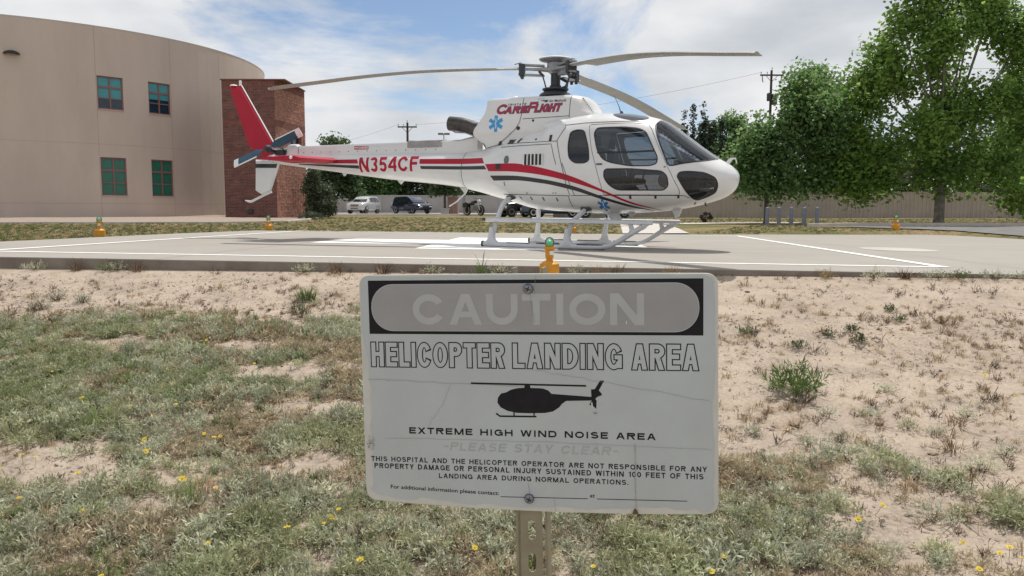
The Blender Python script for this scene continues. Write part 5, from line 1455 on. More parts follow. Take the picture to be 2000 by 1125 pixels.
# header bricks standing proud of the side face, their sunlit look partly in the pale colour
pb = MB(); rr_ = random.Random(3); Ls = (T_[2] - T_[1]).length
z = 0.15; row = 0
while z < 7.6:
    u = 0.10 + (row % 2) * 0.26
    while u < Ls - 0.2:
        if not (us[1] * Ls - .2 < u < us[2] * Ls + .2 and 4.45 < z < 5.9) and rr_.random() < 0.42 and not (5.45 < z < 6.1):
            a, b = u / Ls, (u + 0.115) / Ls
            pb.hexa([sd(a, z, -.01), sd(b, z, -.01), sd(b, z + .075, -.01), sd(a, z + .075, -.01)], [sd(a, z, .028), sd(b, z, .028), sd(b, z + .075, .028), sd(a, z + .075, .028)])
        u += 0.26
    z += 0.176; row += 1
o = pb.build('projecting_bricks', mat('proud_brick_lit', (0.50, 0.27, 0.20), 0.9, var=0.2, vscale=3), tow); o['kind'] = 'stuff'
# soldier courses and coping
sol = MB()
for zb_, zt_ in ((7.78, 8.10), (5.55, 5.92)):
    u = 0.02
    while u < Ls - .1:
        sol.hexa([sd(u / Ls, zb_, -.01), sd((u + .078) / Ls, zb_, -.01), sd((u + .078) / Ls, zt_, -.01), sd(u / Ls, zt_, -.01)], [sd(u / Ls, zb_, .012), sd((u + .078) / Ls, zb_, .012), sd((u + .078) / Ls, zt_, .012), sd(u / Ls, zt_, .012)]); u += 0.09
    x = 0.02
    while x < 2.98:
        a = tw(T_[0], 0); sol.box((a[0] + x + .039, a[1] - 0.0, (zb_ + zt_) / 2), (0.078, 0.024, zt_ - zb_)); x += 0.09
o = sol.build('soldier_course', mat('soldier_brick', (0.19, 0.078, 0.062), 0.9, var=0.3, vscale=5), tow); o['kind'] = 'stuff'
MB().box((0.32, 2.25, ZT2 + .03), (3.8, 4.6, 0.06)).build('coping', mat('coping_metal', (0.16, 0.07, 0.06), 0.6), tow)
bevel(tow.children[-1], 0.01)
MB().box((-13.95 - off.x - 1.55, -0.06, 0.55), (0.22, 0.10, 0.26)).build('wall_vent', darkm, tow)

# gravel bed with concrete edging in front of the building
kerbm = mat('kerb_concrete', (0.50, 0.455, 0.41), 0.9, var=0.08, vscale=3)
bedin = [cyl(R(a), 0, CR - .2)[:2] for a in np.arange(-100, -18, 4.0)] + [(-17.2, 51), (-17.0, 46.9), (-13.9, 46.9), (-13.2, 51)]
edge = [(-12.2, 50.5), (-11.6, 46), (-10.9, 42), (-10.5, 36.8), (-13.1, 33.9), (-21, 32.5), (-34, 31.6), (-48, 31)]
sheet('gravel_bed', bedin + edge, 0.05, gravelm, 1.0, rise=lambda x, y: 0.17 * sstep(0.2, 8.0, dist_poly(x, y, edge)) * (y < 60))
def kerb(pts, w, h, name='kerb', material=None):
    P_ = [Vector(p) for p in pts]; rows = []
    for i, p in enumerate(P_):
        t = (P_[min(i + 1, len(P_) - 1)] - P_[max(i - 1, 0)]).normalized(); nn = Vector((-t.y, t.x)) * w / 2
        z = float(ground_z(p.x, p.y))
        rows.append([(p.x + nn.x, p.y + nn.y, z - .2), (p.x + nn.x, p.y + nn.y, z + h), (p.x - nn.x, p.y - nn.y, z + h), (p.x - nn.x, p.y - nn.y, z - .2)])
    o = structure(MB().loft(rows).build(name, material or kerbm)); bevel(o, 0.01); return o
def dense(pts, s=1.5):
    o = []
    for a, b in zip(pts[:-1], pts[1:]):
        a, b = Vector(a), Vector(b); k = max(1, int((b - a).length / s)); o += [tuple(a + (b - a) * j / k) for j in range(k)]
    return o + [pts[-1]]
kerb(dense(edge), 0.16, 0.085)
kerb(dense([(11.6, 30.9), (14, 32.4), (24, 33.2), (60, 33.4)]), 0.18, 0.13)
kerb(dense([(-14, 71), (0, 66.5), (10.5, 61.5), (20, 57.0)]), 0.18, 0.12)
# ------------------------------------------------------------------ fences
panelm = mat('fence_panel_tan', (0.37, 0.315, 0.265), 0.75, var=0.07, vscale=0.8)
blockm = mat('block_wall_grey', (0.36, 0.335, 0.32), 0.9, var=0.06, vscale=0.8)
capm = mat('wall_cap', (0.42, 0.40, 0.385), 0.8)
fence = thing('metal_fence', 'tan ribbed metal fence behind the trees on the right', 'fence', (30, 57, 0))
x = -27.0
rib = []
for k in range(41):
    for dx, dy in ((0.0, 0), (0.06, -0.05), (0.12, -0.05), (0.18, 0)):
        rib.append((dx + k * 0.30 * 0 + 0, dy))
def panel_mesh(wd, h):
    mb_ = MB(); prof = []
    u = 0.0
    while u < wd - 0.01:
        prof += [(u, 0.0), (u + 0.10, 0.0), (u + 0.135, -0.045), (u + 0.215, -0.045), (u + 0.25, 0.0)]; u += 0.30
    prof = [p for p in prof if p[0] <= wd] + [(wd, 0.0)]
    vs_ = [(p[0], p[1], 0) for p in prof] + [(p[0], p[1], h) for p in prof]; k = len(prof)
    mb_.add(vs_, [(i, i + 1, i + 1 + k, i + k) for i in range(k - 1)])
    m = mb_.mesh('fence_panel', False); m.materials.append(panelm); return m
pm = panel_mesh(2.98, 1.88)
for k in range(19):
    o = bpy.data.objects.new('panel', pm); COL.objects.link(o); o.parent = fence
    xx = -27 + k * 3.0; o.location = (xx, 0, float(ground_z(30 + xx + 1.5, 57)) - 0.06)
    if k % 1 == 0:
        pb_ = MB().box((xx - 0.01, 0.05, 0.95), (0.08, 0.08, 2.1)); pb_.build('fence_post', panelm, fence)
MB().box((0, 0.0, 1.99), (57, 0.09, 0.06)).build('top_rail', panelm, fence)
bw = thing('block_wall', 'long plain grey wall behind the parked cars', 'wall', (-30, 95, 0))
MB().box((2, 0, 1.0), (64, 0.3, 2.6)).build('wall_body', blockm, bw)
MB().box((2, 0, 2.34), (64, 0.36, 0.08)).build('wall_cap', capm, bw)
for k in range(14): MB().box((-29 + k * 4.8, -0.17, 1.05), (0.4, 0.08, 2.5)).build('pilaster', blockm, bw)
sd_ = thing('neighbour_shed', 'low pale shed roof showing over the grey wall', 'building', (-6.5, 108, 0))
MB().box((0, 0, 1.4), (8, 5, 3.0)).build('wall', mat('shed_wall', (0.40, 0.33, 0.28), 0.9, var=.08), sd_)
MB().prism([(-3.2, 2.9), (0, 4.0), (3.2, 2.9)], -4.4, 4.4, 'yz').build('roof', mat('shed_roof', (0.62, 0.60, 0.57), 0.6, var=.06), sd_)

# ------------------------------------------------------------------ trees
barkm = mat('bark', (0.12, 0.095, 0.075), 0.95, color2=(0.055, 0.042, 0.034), vscale=9, bump=0.8, bscale=14, stretch=(1, 1, 0.25))
bark2 = mat('pale_bark', (0.23, 0.21, 0.17), 0.95, color2=(0.11, 0.095, 0.075), vscale=4, bump=0.6, bscale=10)
leafA = mat('leaf_bright', (0.25, 0.39, 0.085), 0.5, color2=(0.165, 0.285, 0.07), vscale=0.5, island=0.38, translucent=0.6, spec=0.35)
leafB = mat('leaf_mid', (0.20, 0.325, 0.11), 0.5, color2=(0.14, 0.245, 0.09), vscale=0.4, island=0.35, translucent=0.56, spec=0.35)
leafC = mat('leaf_dark', (0.13, 0.20, 0.08), 0.55, color2=(0.07, 0.105, 0.052), vscale=0.4, island=0.35, translucent=0.42, spec=0.3)
leafD = mat('leaf_olive', (0.11, 0.14, 0.075), 0.6, color2=(0.075, 0.10, 0.055), vscale=0.5, island=0.35, translucent=0.25)
needle = mat('conifer_needles', (0.022, 0.045, 0.024), 0.6, island=0.4, translucent=0.15)
def leaf_cloud(centres, per, sigma, size, rg, up=0.35):
    n_ = len(centres) * per
    c = np.repeat(centres, per, 0) + np.clip(rg.normal(0, 1, (n_, 3)), -1.7, 1.7) * sigma
    nn = rg.normal(0, .62, (n_, 3)); nn[:, 2] += .75; nn /= np.linalg.norm(nn, axis=1)[:, None]
    a = rg.normal(0, 1, (n_, 3)); a -= (a * nn).sum(1)[:, None] * nn; a /= np.linalg.norm(a, axis=1)[:, None]
    b = np.cross(nn, a)
    s = size * rg.uniform(0.55, 1.25, n_)[:, None]
    # five-point folded leaf: base, two shoulders, tip
    v = np.stack([c - a * s * 0.5, c + b * s * 0.42 - a * s * .05 + nn * s * .10, c + a * s * 0.55, c - b * s * 0.42 - a * s * .05 + nn * s * .10], 1).reshape(-1, 3)
    f = np.arange(n_ * 4).reshape(-1, 4)
    return v, f
def tree(name, label, base, trunk_r, blobs, clusters, per, sigma, leaf, lm, bm_, seed, group=None, fork=0.0, cat='tree', shell=0.55, lean=0.0, gapf=0.9, gap=0.13):
    rg = np.random.default_rng(seed)
    bx_, by_ = base; bz = float(ground_z(bx_, by_))
    t = thing(name, label, cat, (bx_, by_, bz), 0, group)
    bl = np.array(blobs, float)       # dx, dy, z, rx, ry, rz
    vol = bl[:, 3] * bl[:, 4] * bl[:, 5]; pr = vol ** 0.62 / (vol ** 0.62).sum()
    ids = rg.choice(len(bl), clusters, p=pr)
    d = rg.normal(0, 1, (clusters, 3)); d /= np.linalg.norm(d, axis=1)[:, None]
    rad = rg.uniform(0, 1, clusters) ** shell
    cen = bl[ids, :3] + d * rad[:, None] * bl[ids, 3:6]
    cen = cen[cen[:, 2] > (0.6 if cat == 'tree' else 0.08)]
    # break the mass up: drop clusters where a coarse noise says gap
    k = noise2(cen[:, 0] * gapf + 50, cen[:, 2] * gapf + cen[:, 1] * 0.5 + 20, seed)
    cen = cen[k > gap]
    v, f = leaf_cloud(cen, per, sigma, leaf, rg)
    link_mesh('crown', np_mesh('crown', v, f), lm, t)
    # trunk with limbs
    top = bl[:, 2].max(); cx, cy = bl[:, 0].mean(), bl[:, 1].mean()
    zf = max(0.8, (bl[:, 2] - bl[:, 5]).min() * 0.9 + 0.3, top * fork)
    mb_ = MB()
    tp = [(0, 0, -0.3), (0, 0, 0.0), (0.02, 0, 0.25), (lean * .4, 0, zf), (cx * 0.35 + lean * .7, cy * .35, zf + (top - zf) * 0.35), (cx * 0.7 + lean, cy * .7, zf + (top - zf) * 0.8)]
    mb_.tube(tp, [trunk_r * 1.45, trunk_r * 1.3, trunk_r * 1.05, trunk_r * 0.9, trunk_r * .42, trunk_r * .08], 10)
    for b in bl:
        z0 = zf * 0.85 + (b[2] - zf) * rg.uniform(0.1, 0.35); z0 = max(z0, zf * .85)
        u = np.clip((z0 - 0) / (top), 0, 1); s0 = np.array([cx * .5 * u, cy * .5 * u, z0])
        e = b[:3] + rg.normal(0, .15, 3) * b[3]; mid = s0 * .5 + e * .5 + np.array([0, 0, -0.08 * np.linalg.norm(e - s0)])
        mb_.tube([s0, mid, e], [trunk_r * 0.42, trunk_r * 0.22, trunk_r * 0.06], 6)
    for c in cen[rg.choice(len(cen), min(70, len(cen)), replace=False)]:
        j = np.argmin(((bl[:, :3] - c) ** 2).sum(1)); s0 = bl[j, :3] * np.array([.8, .8, .9])
        mb_.tube([s0, (s0 + c) / 2 + rg.normal(0, .1, 3), c], [trunk_r * .11, trunk_r * .07, trunk_r * .025], 4)
    mb_.build('trunk', bm_, t, smooth=True)
    return t
def lobes(px_list, x0, Y, ry=0.85):
    """lobe list in metres from a sketch in 1539-unit tangent space seen from the camera side"""
    o = []
    for p in px_list:
        px_, py_, r_ = p[:3]; r2 = p[3] if len(p) > 3 else r_; dy = p[4] if len(p) > 4 else 0
        s = Y / 1539.0
        o.append(((px_ - x0) * s, dy, 0.64 + (410 - py_) * s, r_ * s, r_ * s * ry, r2 * s))
    return o
tree('broadleaf_tree', 'tallest leafy tree with several upright tops on the far right', (19.4, 36.0), 0.21,
     lobes([(1705, 118, 40, 48), (1668, 205, 48, 52), (1690, 300, 58, 50), (1668, 365, 42, 26), (1800, 38, 46, 60), (1755, 150, 50, 62, 1), (1850, 215, 66, 66), (1900, 40, 38, 70), (1955, 95, 42, 56), (1920, 205, 56, 52, -1), (1830, 322, 76, 58),
            (1935, 322, 66, 56), (1775, 262, 55, 50, -1.2), (1770, -40, 50, 60), (1885, -45, 46, 60), (1985, 60, 30, 40), (1652, 275, 38, 46), (1645, 340, 36, 34), (1690, 170, 36, 44), (1975, 150, 34, 46), (1980, 250, 40, 50), (1850, 30, 40, 60, -.8), (1740, 60, 26, 40), (1930, 30, 34, 50, .6), (1800, 100, 44, 50, -1), (1835, 120, 40, 60, 1.2), (1720, 345, 40, 36), (1990, 380, 50, 26)], 1830, 36), 1330, 32, 0.33, 0.20, leafA, bark2, 11, fork=.26, gapf=1.1, gap=.10)
tree('broadleaf_tree', 'rounded leafy tree right behind the helicopter nose', (11.7, 36.5), 0.105,
     lobes([(1448, 335, 38, 44), (1500, 285, 52, 60), (1555, 235, 46, 58), (1585, 300, 46, 54), (1535, 345, 60, 44), (1468, 290, 30, 40), (1590, 195, 34, 44), (1548, 180, 28, 34), (1605, 348, 36, 32), (1500, 360, 48, 24), (1600, 250, 40, 50, -1), (1618, 300, 24, 44, .6)], 1500, 36.5), 600, 34, 0.31, 0.19, leafB, barkm, 12, fork=.25, gapf=1.2, gap=.14)
tree('broadleaf_tree', 'leafy tree cut off by the right edge of the view', (26.9, 39), 0.28,
     lobes([(2015, 265, 50, 60), (2010, 350, 60, 45), (2050, 190, 60, 70), (2070, 320, 80, 70), (2110, 240, 70, 80), (1985, 220, 26, 40)], 2060, 39), 430, 34, 0.36, 0.20, leafB, bark2, 13)
# second row beyond the fence
for (px_, top_, wd, lab, mt_, sd__, Y_) in ((1347, 226, 11, 'slim dark conifer farthest left behind the helicopter nose', needle, 31, 74), (1367, 222, 14, 'slim dark conifer with ragged tip behind the windscreen', needle, 32, 73), (1402, 222, 13, 'tall pointed dark conifer between two pale trees', needle, 33, 72), (1331, 232, 8, 'short dark conifer beside the rotor blade tip', needle, 34, 74)):
    s = Y_ / 1539; topz = 0.64 + (410 - top_) * s; nb = 7
    tree('conifer_tree', lab, ((px_ - 1000) * s, Y_), 0.14, [(0, 0, topz * (0.16 + 0.80 * k / (nb - 1)), wd * s * (1.15 - 0.98 * k / (nb - 1)), wd * s * (1.15 - .98 * k / (nb - 1)), topz * 0.11) for k in range(nb)], 130, 34, 0.16, 0.20, mt_, barkm, sd__, 'conifers beyond the fence', cat='tree', shell=.4)
for (px_, l_, lab, mt_, sd__, Y_, base_) in ((1385, [(1385, 262, 22, 20), (1375, 300, 26, 30), (1395, 330, 34, 40), (1375, 372, 40, 18)], 'pale hazy tree between the dark conifers', leafD, 41, 78, 1385), (1428, [(1425, 250, 24, 20), (1440, 280, 30, 34), (1418, 310, 30, 40), (1450, 330, 40, 40), (1430, 372, 40, 18)], 'pale green tree right of the tallest conifer', leafB, 42, 76, 1428),
        (1590, [(1575, 165, 40, 26), (1610, 200, 40, 36), (1560, 215, 40, 40), (1600, 270, 60, 50), (1560, 362, 60, 22), (1640, 362, 50, 22)], 'feathery tree rising behind the rounded tree', leafB, 43, 60, 1590),
        (1960, [(1950, 270, 60, 60), (1990, 330, 60, 60), (1900, 330, 60, 50), (1960, 372, 60, 20), (1880, 374, 50, 18), (2030, 370, 50, 22)], 'tree filling the gap between the two right-hand trees', leafC, 44, 66, 1960), (1720, [(1700, 300, 60, 60), (1770, 320, 60, 50), (1650, 330, 50, 50), (1680, 372, 50, 18), (1770, 374, 60, 18)], 'dark tree glimpsed behind the tallest tree', leafC, 45, 64, 1720)):
    tree('distant_tree', lab, ((base_ - 1000) * Y_ / 1539, Y_), 0.2, lobes(l_, base_, Y_), 330, 36, 0.36, 0.27, mt_, barkm, sd__, 'trees beyond the fence')
for (l_, lab, mt_, sd__, Y_, base_) in (([(655, 300, 26, 22), (635, 335, 30, 28), (675, 340, 32, 28), (655, 365, 40, 22), (632, 380, 22, 14), (690, 382, 22, 12)], 'dark leafy tree between the brick tower and the silver car', leafC, 51, 82, 655), ([(728, 335, 36, 34), (755, 355, 40, 30), (700, 350, 30, 30), (705, 380, 30, 16), (750, 382, 34, 14)], 'leafy tree above the silver car', leafB, 52, 100, 728),
        ([(812, 340, 40, 32), (845, 355, 36, 28), (790, 362, 30, 24), (800, 382, 34, 14), (850, 380, 30, 14)], 'leafy tree above the dark blue van', leafC, 53, 101, 812), ([(905, 345, 44, 34), (940, 360, 40, 28), (870, 362, 24, 20), (885, 382, 30, 14), (950, 382, 40, 14)], 'leafy tree under the tail boom behind the brick pillar', leafB, 54, 100, 905), ([(990, 350, 40, 34), (1030, 365, 40, 28), (1010, 384, 40, 14)], 'leafy tree behind the helicopter belly', leafC, 55, 100, 990)):
    tree('distant_tree', lab, ((base_ - 1000) * Y_ / 1539, Y_), 0.17, lobes(l_, base_, Y_), 340, 34, 0.42, 0.34, mt_, barkm, sd__, 'trees behind the parking lot')
tree('planter_tree', 'small tree growing from a concrete planter by the brick pillar', ((869 - 1000) * 76 / 1539, 76), 0.13, lobes([(869, 362, 20, 16), (855, 372, 18, 12), (885, 372, 18, 12)], 869, 76), 80, 34, 0.3, 0.28, leafC, barkm, 56)
pl = thing('planter_box', 'square concrete planter at the foot of the small tree', 'planter', ((869 - 1000) * 76 / 1539, 76, float(ground_z(-6.5, 76))))
bevel(MB().hexa([(-.33, -.33, -.05), (.33, -.33, -.05), (.33, .33, -.05), (-.33, .33, -.05)], [(-.38, -.38, .5), (.38, -.38, .5), (.38, .38, .5), (-.38, .38, .5)]).build('planter_body', kerbm, pl), .02)
MB().box((0, 0, .53), (.86, .86, .08)).build('planter_rim', kerbm, pl)
# olive bush against the tower
tree('olive_shrub', 'dense olive-green shrub growing against the brick tower', ((626 - 1000) * 49.5 / 1539, 49.5), 0.09, lobes([(625, 404, 27, 15), (612, 378, 18, 28), (634, 384, 17, 22), (618, 350, 10, 18), (643, 405, 14, 11), (606, 352, 8, 14), (612, 413, 16, 10), (640, 415, 18, 8), (627, 416, 20, 8)], 626, 49.5), 330, 34, 0.17, 0.12, leafD, barkm, 61, cat='shrub', shell=.45)
tree('low_shrub', 'low grey-green shrub at the corner of the gravel bed', ((606 - 1000) * 45 / 1539, 44.5), 0.03, [(0, 0, .22, .6, .4, .2), (.5, .1, .16, .4, .3, .15)], 60, 34, 0.08, 0.06, leafD, barkm, 62, cat='shrub')

# ------------------------------------------------------------------ vehicles
tyre = mat('tyre_rubber', (0.018, 0.018, 0.019), 0.85, var=.2, vscale=30)
rimm = mat('alloy_rim', (0.55, 0.55, 0.56), 0.3, metal=0.8, var=.1)
carglass = mat('car_glass', (0.018, 0.024, 0.030), 0.06, spec=0.8)
plastic = mat('black_plastic', (0.025, 0.025, 0.027), 0.6)
lampm = mat('headlamp', (0.70, 0.72, 0.75), 0.12, spec=0.8)
def car(name, label, cat, loc, heading, st, paint_m, wheel_r, wheel_x, track, belt, win_side, front, rear_z=0.9, grille=True, rails=False):
    """st: stations (x, z_bottom, z_top, half width at belt, half width at top)"""
    t = thing(name, label, cat, (loc[0], loc[1], float(ground_z(*loc)) + 0.02), heading)
    rows = []
    for x_, zb, zt, w, wt in st:
        zm = min(belt, zt - 0.04)
        rows.append([(x_, -w * .9, zb), (x_, -w, zb + .14), (x_, -w * 1.0, zm - 0.12), (x_, -w * .97, zm), (x_, -wt, zt - .02 if zt > belt + .1 else zt), (x_, -wt * .6, zt), (x_, wt * .6, zt), (x_, wt, zt - .02 if zt > belt + .1 else zt), (x_, w * .97, zm), (x_, w, zm - .12), (x_, w, zb + .14), (x_, w * .9, zb)])
    body = MB().loft(rows).build('body', paint_m, t, smooth=True, angle=32)
    def at(x_):
        c = [np.interp(x_, [s[0] for s in st][::-1] if st[0][0] > st[-1][0] else [s[0] for s in st], [s[k] for s in st][::-1] if st[0][0] > st[-1][0] else [s[k] for s in st]) for k in range(1, 5)]
        return c
    for sgn in (-1, 1):
        for x0_, x1_ in win_side:
            q = []
            for x_ in (x0_, x1_):
                zb, zt, w, wt = at(x_); q.append((x_, w, wt, zt))
            b0, b1 = belt + .05, None
            pts = []
            for (x_, w, wt, zt), lo in ((q[0], 1), (q[1], 1), (q[1], 0), (q[0], 0)):
                z_ = belt + .05 if lo else zt - .10
                f = (z_ - belt) / max(zt - belt, .05); pts.append((x_, sgn * (w * .97 + (wt - w * .97) * f + .012), z_))
            MB().add(pts, [(0, 1, 2, 3)]).build('side_window', carglass, t)
        zb, zt, w, wt = at(front[0])
        MB().box((front[0] - .25, sgn * (w + .08), belt + .06), (.12, .18, .14)).build('mirror', paint_m, t)
        zb, zt, w, wt = at(st[0][0])
        bevel(MB().box((st[0][0] - .02, sgn * w * .74, zt - .16), (.16, .34, .19)).build('headlight', lampm, t), .03)
        zb, zt, w, wt = at(st[-1][0])
        MB().box((st[-1][0], sgn * w * .8, rear_z), (.05, .2, .3)).build('tail_light', red, t)
    # windscreen between cowl and roof
    (xa, xb) = front; za, zb_ = at(xa), at(xb)
    MB().add([(xa + .015, -za[3] * .93, za[1] + .03), (xa + .015, za[3] * .93, za[1] + .03), (xb + .03, zb_[3] * .86, zb_[1] - .05), (xb + .03, -zb_[3] * .86, zb_[1] - .05)], [(0, 1, 2, 3)]).build('windscreen', carglass, t)
    fx = st[0][0]; zb, zt, w, wt = at(fx)
    if grille:
        g = MB().box((fx + .012, 0, zt - .17), (.06, w * .95, .17)).build('grille', plastic, t)
        for k in (-1, 0, 1): MB().box((fx + .045, 0, zt - .17 + k * .055), (.02, w * .93, .02)).build('grille_bar', rimm, g)
    MB().box((fx + .02, 0, zb + .16), (.10, w * 1.75, .16)).build('front_bumper', paint_m, t)
    MB().box((fx + .07, 0, zb + .14), (.03, w * .95, .08)).build('bumper_intake', plastic, t)
    if rails:
        for sgn in (-1, 1): MB().tube([(.3, sgn * .62, 1.72), (.2, sgn * .62, 1.76), (-1.7, sgn * .62, 1.77), (-1.8, sgn * .62, 1.73)], .018, 6).build('roof_rail', plastic, t)
    for x_ in wheel_x:
        for sgn in (-1, 1):
            y = sgn * track
            wh = MB().lathe([(wheel_r * .55, -.1), (wheel_r * .95, -.1), (wheel_r, -.06), (wheel_r, .06), (wheel_r * .95, .1), (wheel_r * .55, .1)], 22, (x_, y, wheel_r), 'Y').build('wheel', tyre, t, smooth=True)
            MB().lathe([(wheel_r * .62, -.085 * 1), (wheel_r * .60, -.105), (wheel_r * .15, -.09), (wheel_r * .15, .09), (wheel_r * .60, .105), (wheel_r * .62, .085)], 18, (x_, y, wheel_r), 'Y').build('rim', rimm, wh, smooth=True)
            ar = MB()
            ar.lathe([(wheel_r * 1.16, sgn * .105 - .01), (wheel_r * 1.16, sgn * .105 + .006), (wheel_r * 1.0, sgn * .105 + .006)], 22, (x_, y, wheel_r * 1.02), 'Y', cap=False).build('wheel_arch', plastic, t)
    return t
silver = mat('car_silver', (0.62, 0.62, 0.61), 0.3, metal=0.3, var=.03, coat=.5)
navyp = mat('car_navy', (0.012, 0.018, 0.040), 0.22, metal=0.3, coat=.8)
blackp = mat('car_black', (0.012, 0.012, 0.014), 0.3, coat=.5)
bluep = mat('car_blue_grey', (0.05, 0.065, 0.10), 0.3, metal=.4, coat=.5)
def wx(px_, Y): return (px_ - 1000) / 1539.0 * Y
suv = [(2.15, .38, .95, .80, .74), (2.02, .32, 1.02, .88, .78), (1.10, .30, 1.12, .91, .80), (.98, .30, 1.15, .91, .78), (.35, .30, 1.62, .91, .66), (-.2, .30, 1.70, .91, .66), (-1.70, .32, 1.69, .91, .66), (-2.05, .34, 1.20, .88, .72), (-2.15, .42, 1.05, .82, .72)]
car('parked_suv', 'silver suv facing the helipad in front of the grey wall', 'car', (wx(712, 78), 78), R(-90 - 22 + 8), suv, silver, .36, (1.35, -1.30), .80, 1.06, ((.30, -.42), (-.50, -1.20), (-1.28, -1.78)), (1.02, .32), 1.0, True, True)
van = [(2.45, .40, .80, .78, .70), (2.30, .30, .92, .92, .80), (1.55, .28, 1.06, .96, .82), (.60, .28, 1.62, .97, .70), (0.1, .28, 1.72, .97, .70), (-1.9, .30, 1.70, .97, .70), (-2.30, .32, 1.28, .95, .74), (-2.42, .40, 1.0, .88, .74)]
car('parked_van', 'dark blue minivan parked beside the silver suv', 'van', (wx(804, 80), 80), R(-48), van, navyp, .34, (1.50, -1.45), .84, 1.02, ((.62, -.20), (-.28, -1.10), (-1.18, -1.95)), (1.50, .62))
sed = [(2.30, .36, .70, .74, .66), (2.15, .26, .80, .86, .76), (1.05, .24, .93, .90, .78), (.35, .24, 1.32, .90, .60), (-.2, .24, 1.40, .90, .60), (-.95, .24, 1.34, .90, .60), (-1.65, .26, 1.02, .88, .72), (-2.2, .34, .92, .82, .72)]
car('parked_sedan', 'dark blue-grey low car seen beneath the helicopter belly', 'car', (wx(1085, 55), 55), R(165), sed, bluep, .33, (1.38, -1.35), .80, .90, ((.30, -.28), (-.36, -.98)), (1.0, .36))
car('parked_sedan', 'pale car partly hidden behind the front skid legs', 'car', (wx(1172, 54), 54), R(12), sed, silver, .33, (1.38, -1.35), .80, .90, ((.30, -.28), (-.36, -.98)), (1.0, .36))
# small off-road buggy
bug = [(1.25, .45, .82, .50, .42), (1.10, .40, .95, .62, .55), (.55, .38, 1.02, .66, .58), (.45, .38, 1.05, .66, .56), (.0, .38, 1.62, .66, .50), (-.75, .38, 1.62, .66, .50), (-1.15, .45, 1.0, .62, .52), (-1.3, .50, .9, .56, .50)]
car('off_road_buggy', 'small black off-road buggy with chunky tyres under the tail cone', 'buggy', (wx(1013, 57), 57), R(205), bug, blackp, .36, (.90, -.85), .62, .98, ((-.02, -.68),), (.48, .02), .8, False)
rp = thing('red_post', 'short red post beside the black buggy', 'post', (wx(1040, 56), 55.5, float(ground_z(2, 55.5))))
MB().lathe([(.10, 0), (.10, 1.0), (.07, 1.05)], 12).build('post', mat('post_red', (.5, .03, .03), .5), rp, smooth=True, angle=40)
MB().lathe([(.14, 0), (.14, .06)], 12).build('post_base', plastic, rp)
# motorcycle standing in the lot
mc = thing('motorcycle', 'black motorcycle with a pale-rimmed wheel under the tail boom', 'motorcycle', (wx(926, 62), 62, float(ground_z(-3, 62)) + .02), R(-50))
mc.scale = (1.2, 1.2, 1.2)
for x_ in (.72, -.72):
    wh = MB().lathe([(.24, -.05), (.33, -.06), (.36, -.03), (.36, .03), (.33, .06), (.24, .05)], 22, (x_, 0, .36), 'Y').build('wheel', tyre, mc, smooth=True)
    MB().lathe([(.27, -.062), (.22, -.05), (.22, .05), (.27, .062)], 22, (x_, 0, .36), 'Y', cap=False).build('rim', rimm, wh, smooth=True)
    sp_ = MB()
    for k in range(5):
        a = 2 * math.pi * k / 5; sp_.tube([(x_, 0, .36), (x_ + .25 * math.cos(a), 0, .36 + .25 * math.sin(a))], .022, 5)
    sp_.build('spoke', rimm, wh)
for sgn in (-1, 1): MB().tube([(.72, sgn * .08, .36), (.42, sgn * .08, 1.05)], .025, 6).build('fork', rimm, mc)
MB().tube([(.40, -.38, 1.14), (.46, -.2, 1.12), (.44, 0, 1.08), (.46, .2, 1.12), (.40, .38, 1.14)], .016, 6).build('handlebar', plastic, mc)
MB().lathe([(.10, -.02), (.11, .06), (.05, .12)], 12, (.52, 0, .95), 'X').build('headlight', lampm, mc)
MB().loft([[(x_, -w, z - h), (x_, -w, z + h * .4), (x_, 0, z + h), (x_, w, z + h * .4), (x_, w, z - h)] for x_, w, z, h in ((.36, .06, .92, .08), (.2, .15, .92, .13), (-.1, .16, .88, .12), (-.25, .10, .82, .08))]).build('fuel_tank', blackp, mc, smooth=True)
MB().loft([[(x_, -w, z - .05), (x_, -w * .8, z + .05), (x_, w * .8, z + .05), (x_, w, z - .05)] for x_, w, z in ((-.22, .10, .80), (-.45, .17, .76), (-.75, .15, .84), (-.9, .08, .90))]).build('saddle', plastic, mc, smooth=True)
MB().box((.05, 0, .50), (.48, .32, .38)).lathe([(.13, -.22), (.13, .22)], 12, (.1, 0, .55), 'Y').build('engine', greym, mc)
MB().tube([(.1, .16, .40), (-.3, .18, .30), (-.95, .2, .34)], [.03, .045, .05], 8).build('exhaust', rimm, mc)
MB().box((-.6, .25, .68), (.45, .16, .28)).box((-.6, -.25, .68), (.45, .16, .28)).build('saddle_bag', plastic, mc)
# brick pillar and pole by the planter
pil = thing('brick_pillar', 'pinkish brick pillar next to the planter tree', 'pillar', (wx(885, 78), 78, float(ground_z(-5.8, 78))))
MB().box((0, 0, .8), (1.0, 1.0, 1.7)).build('pillar_body', mat('pink_brick', (.33, .21, .18), .9, var=.15, vscale=5), pil)
MB().box((0, 0, 1.72), (1.15, 1.15, .14)).build('pillar_cap', kerbm, pil)
for px_, Y_, h_, lab in ((907, 64, 5.0, 'plain grey post beside the motorcycle'),):
    q = thing('grey_post', lab, 'post', (wx(px_, Y_), Y_, float(ground_z(wx(px_, Y_), Y_))))
    MB().lathe([(.09, 0), (.08, h_)], 10).build('post', greym, q, smooth=True, angle=40); MB().lathe([(.2, 0), (.2, .12)], 12).build('post_base', kerbm, q)

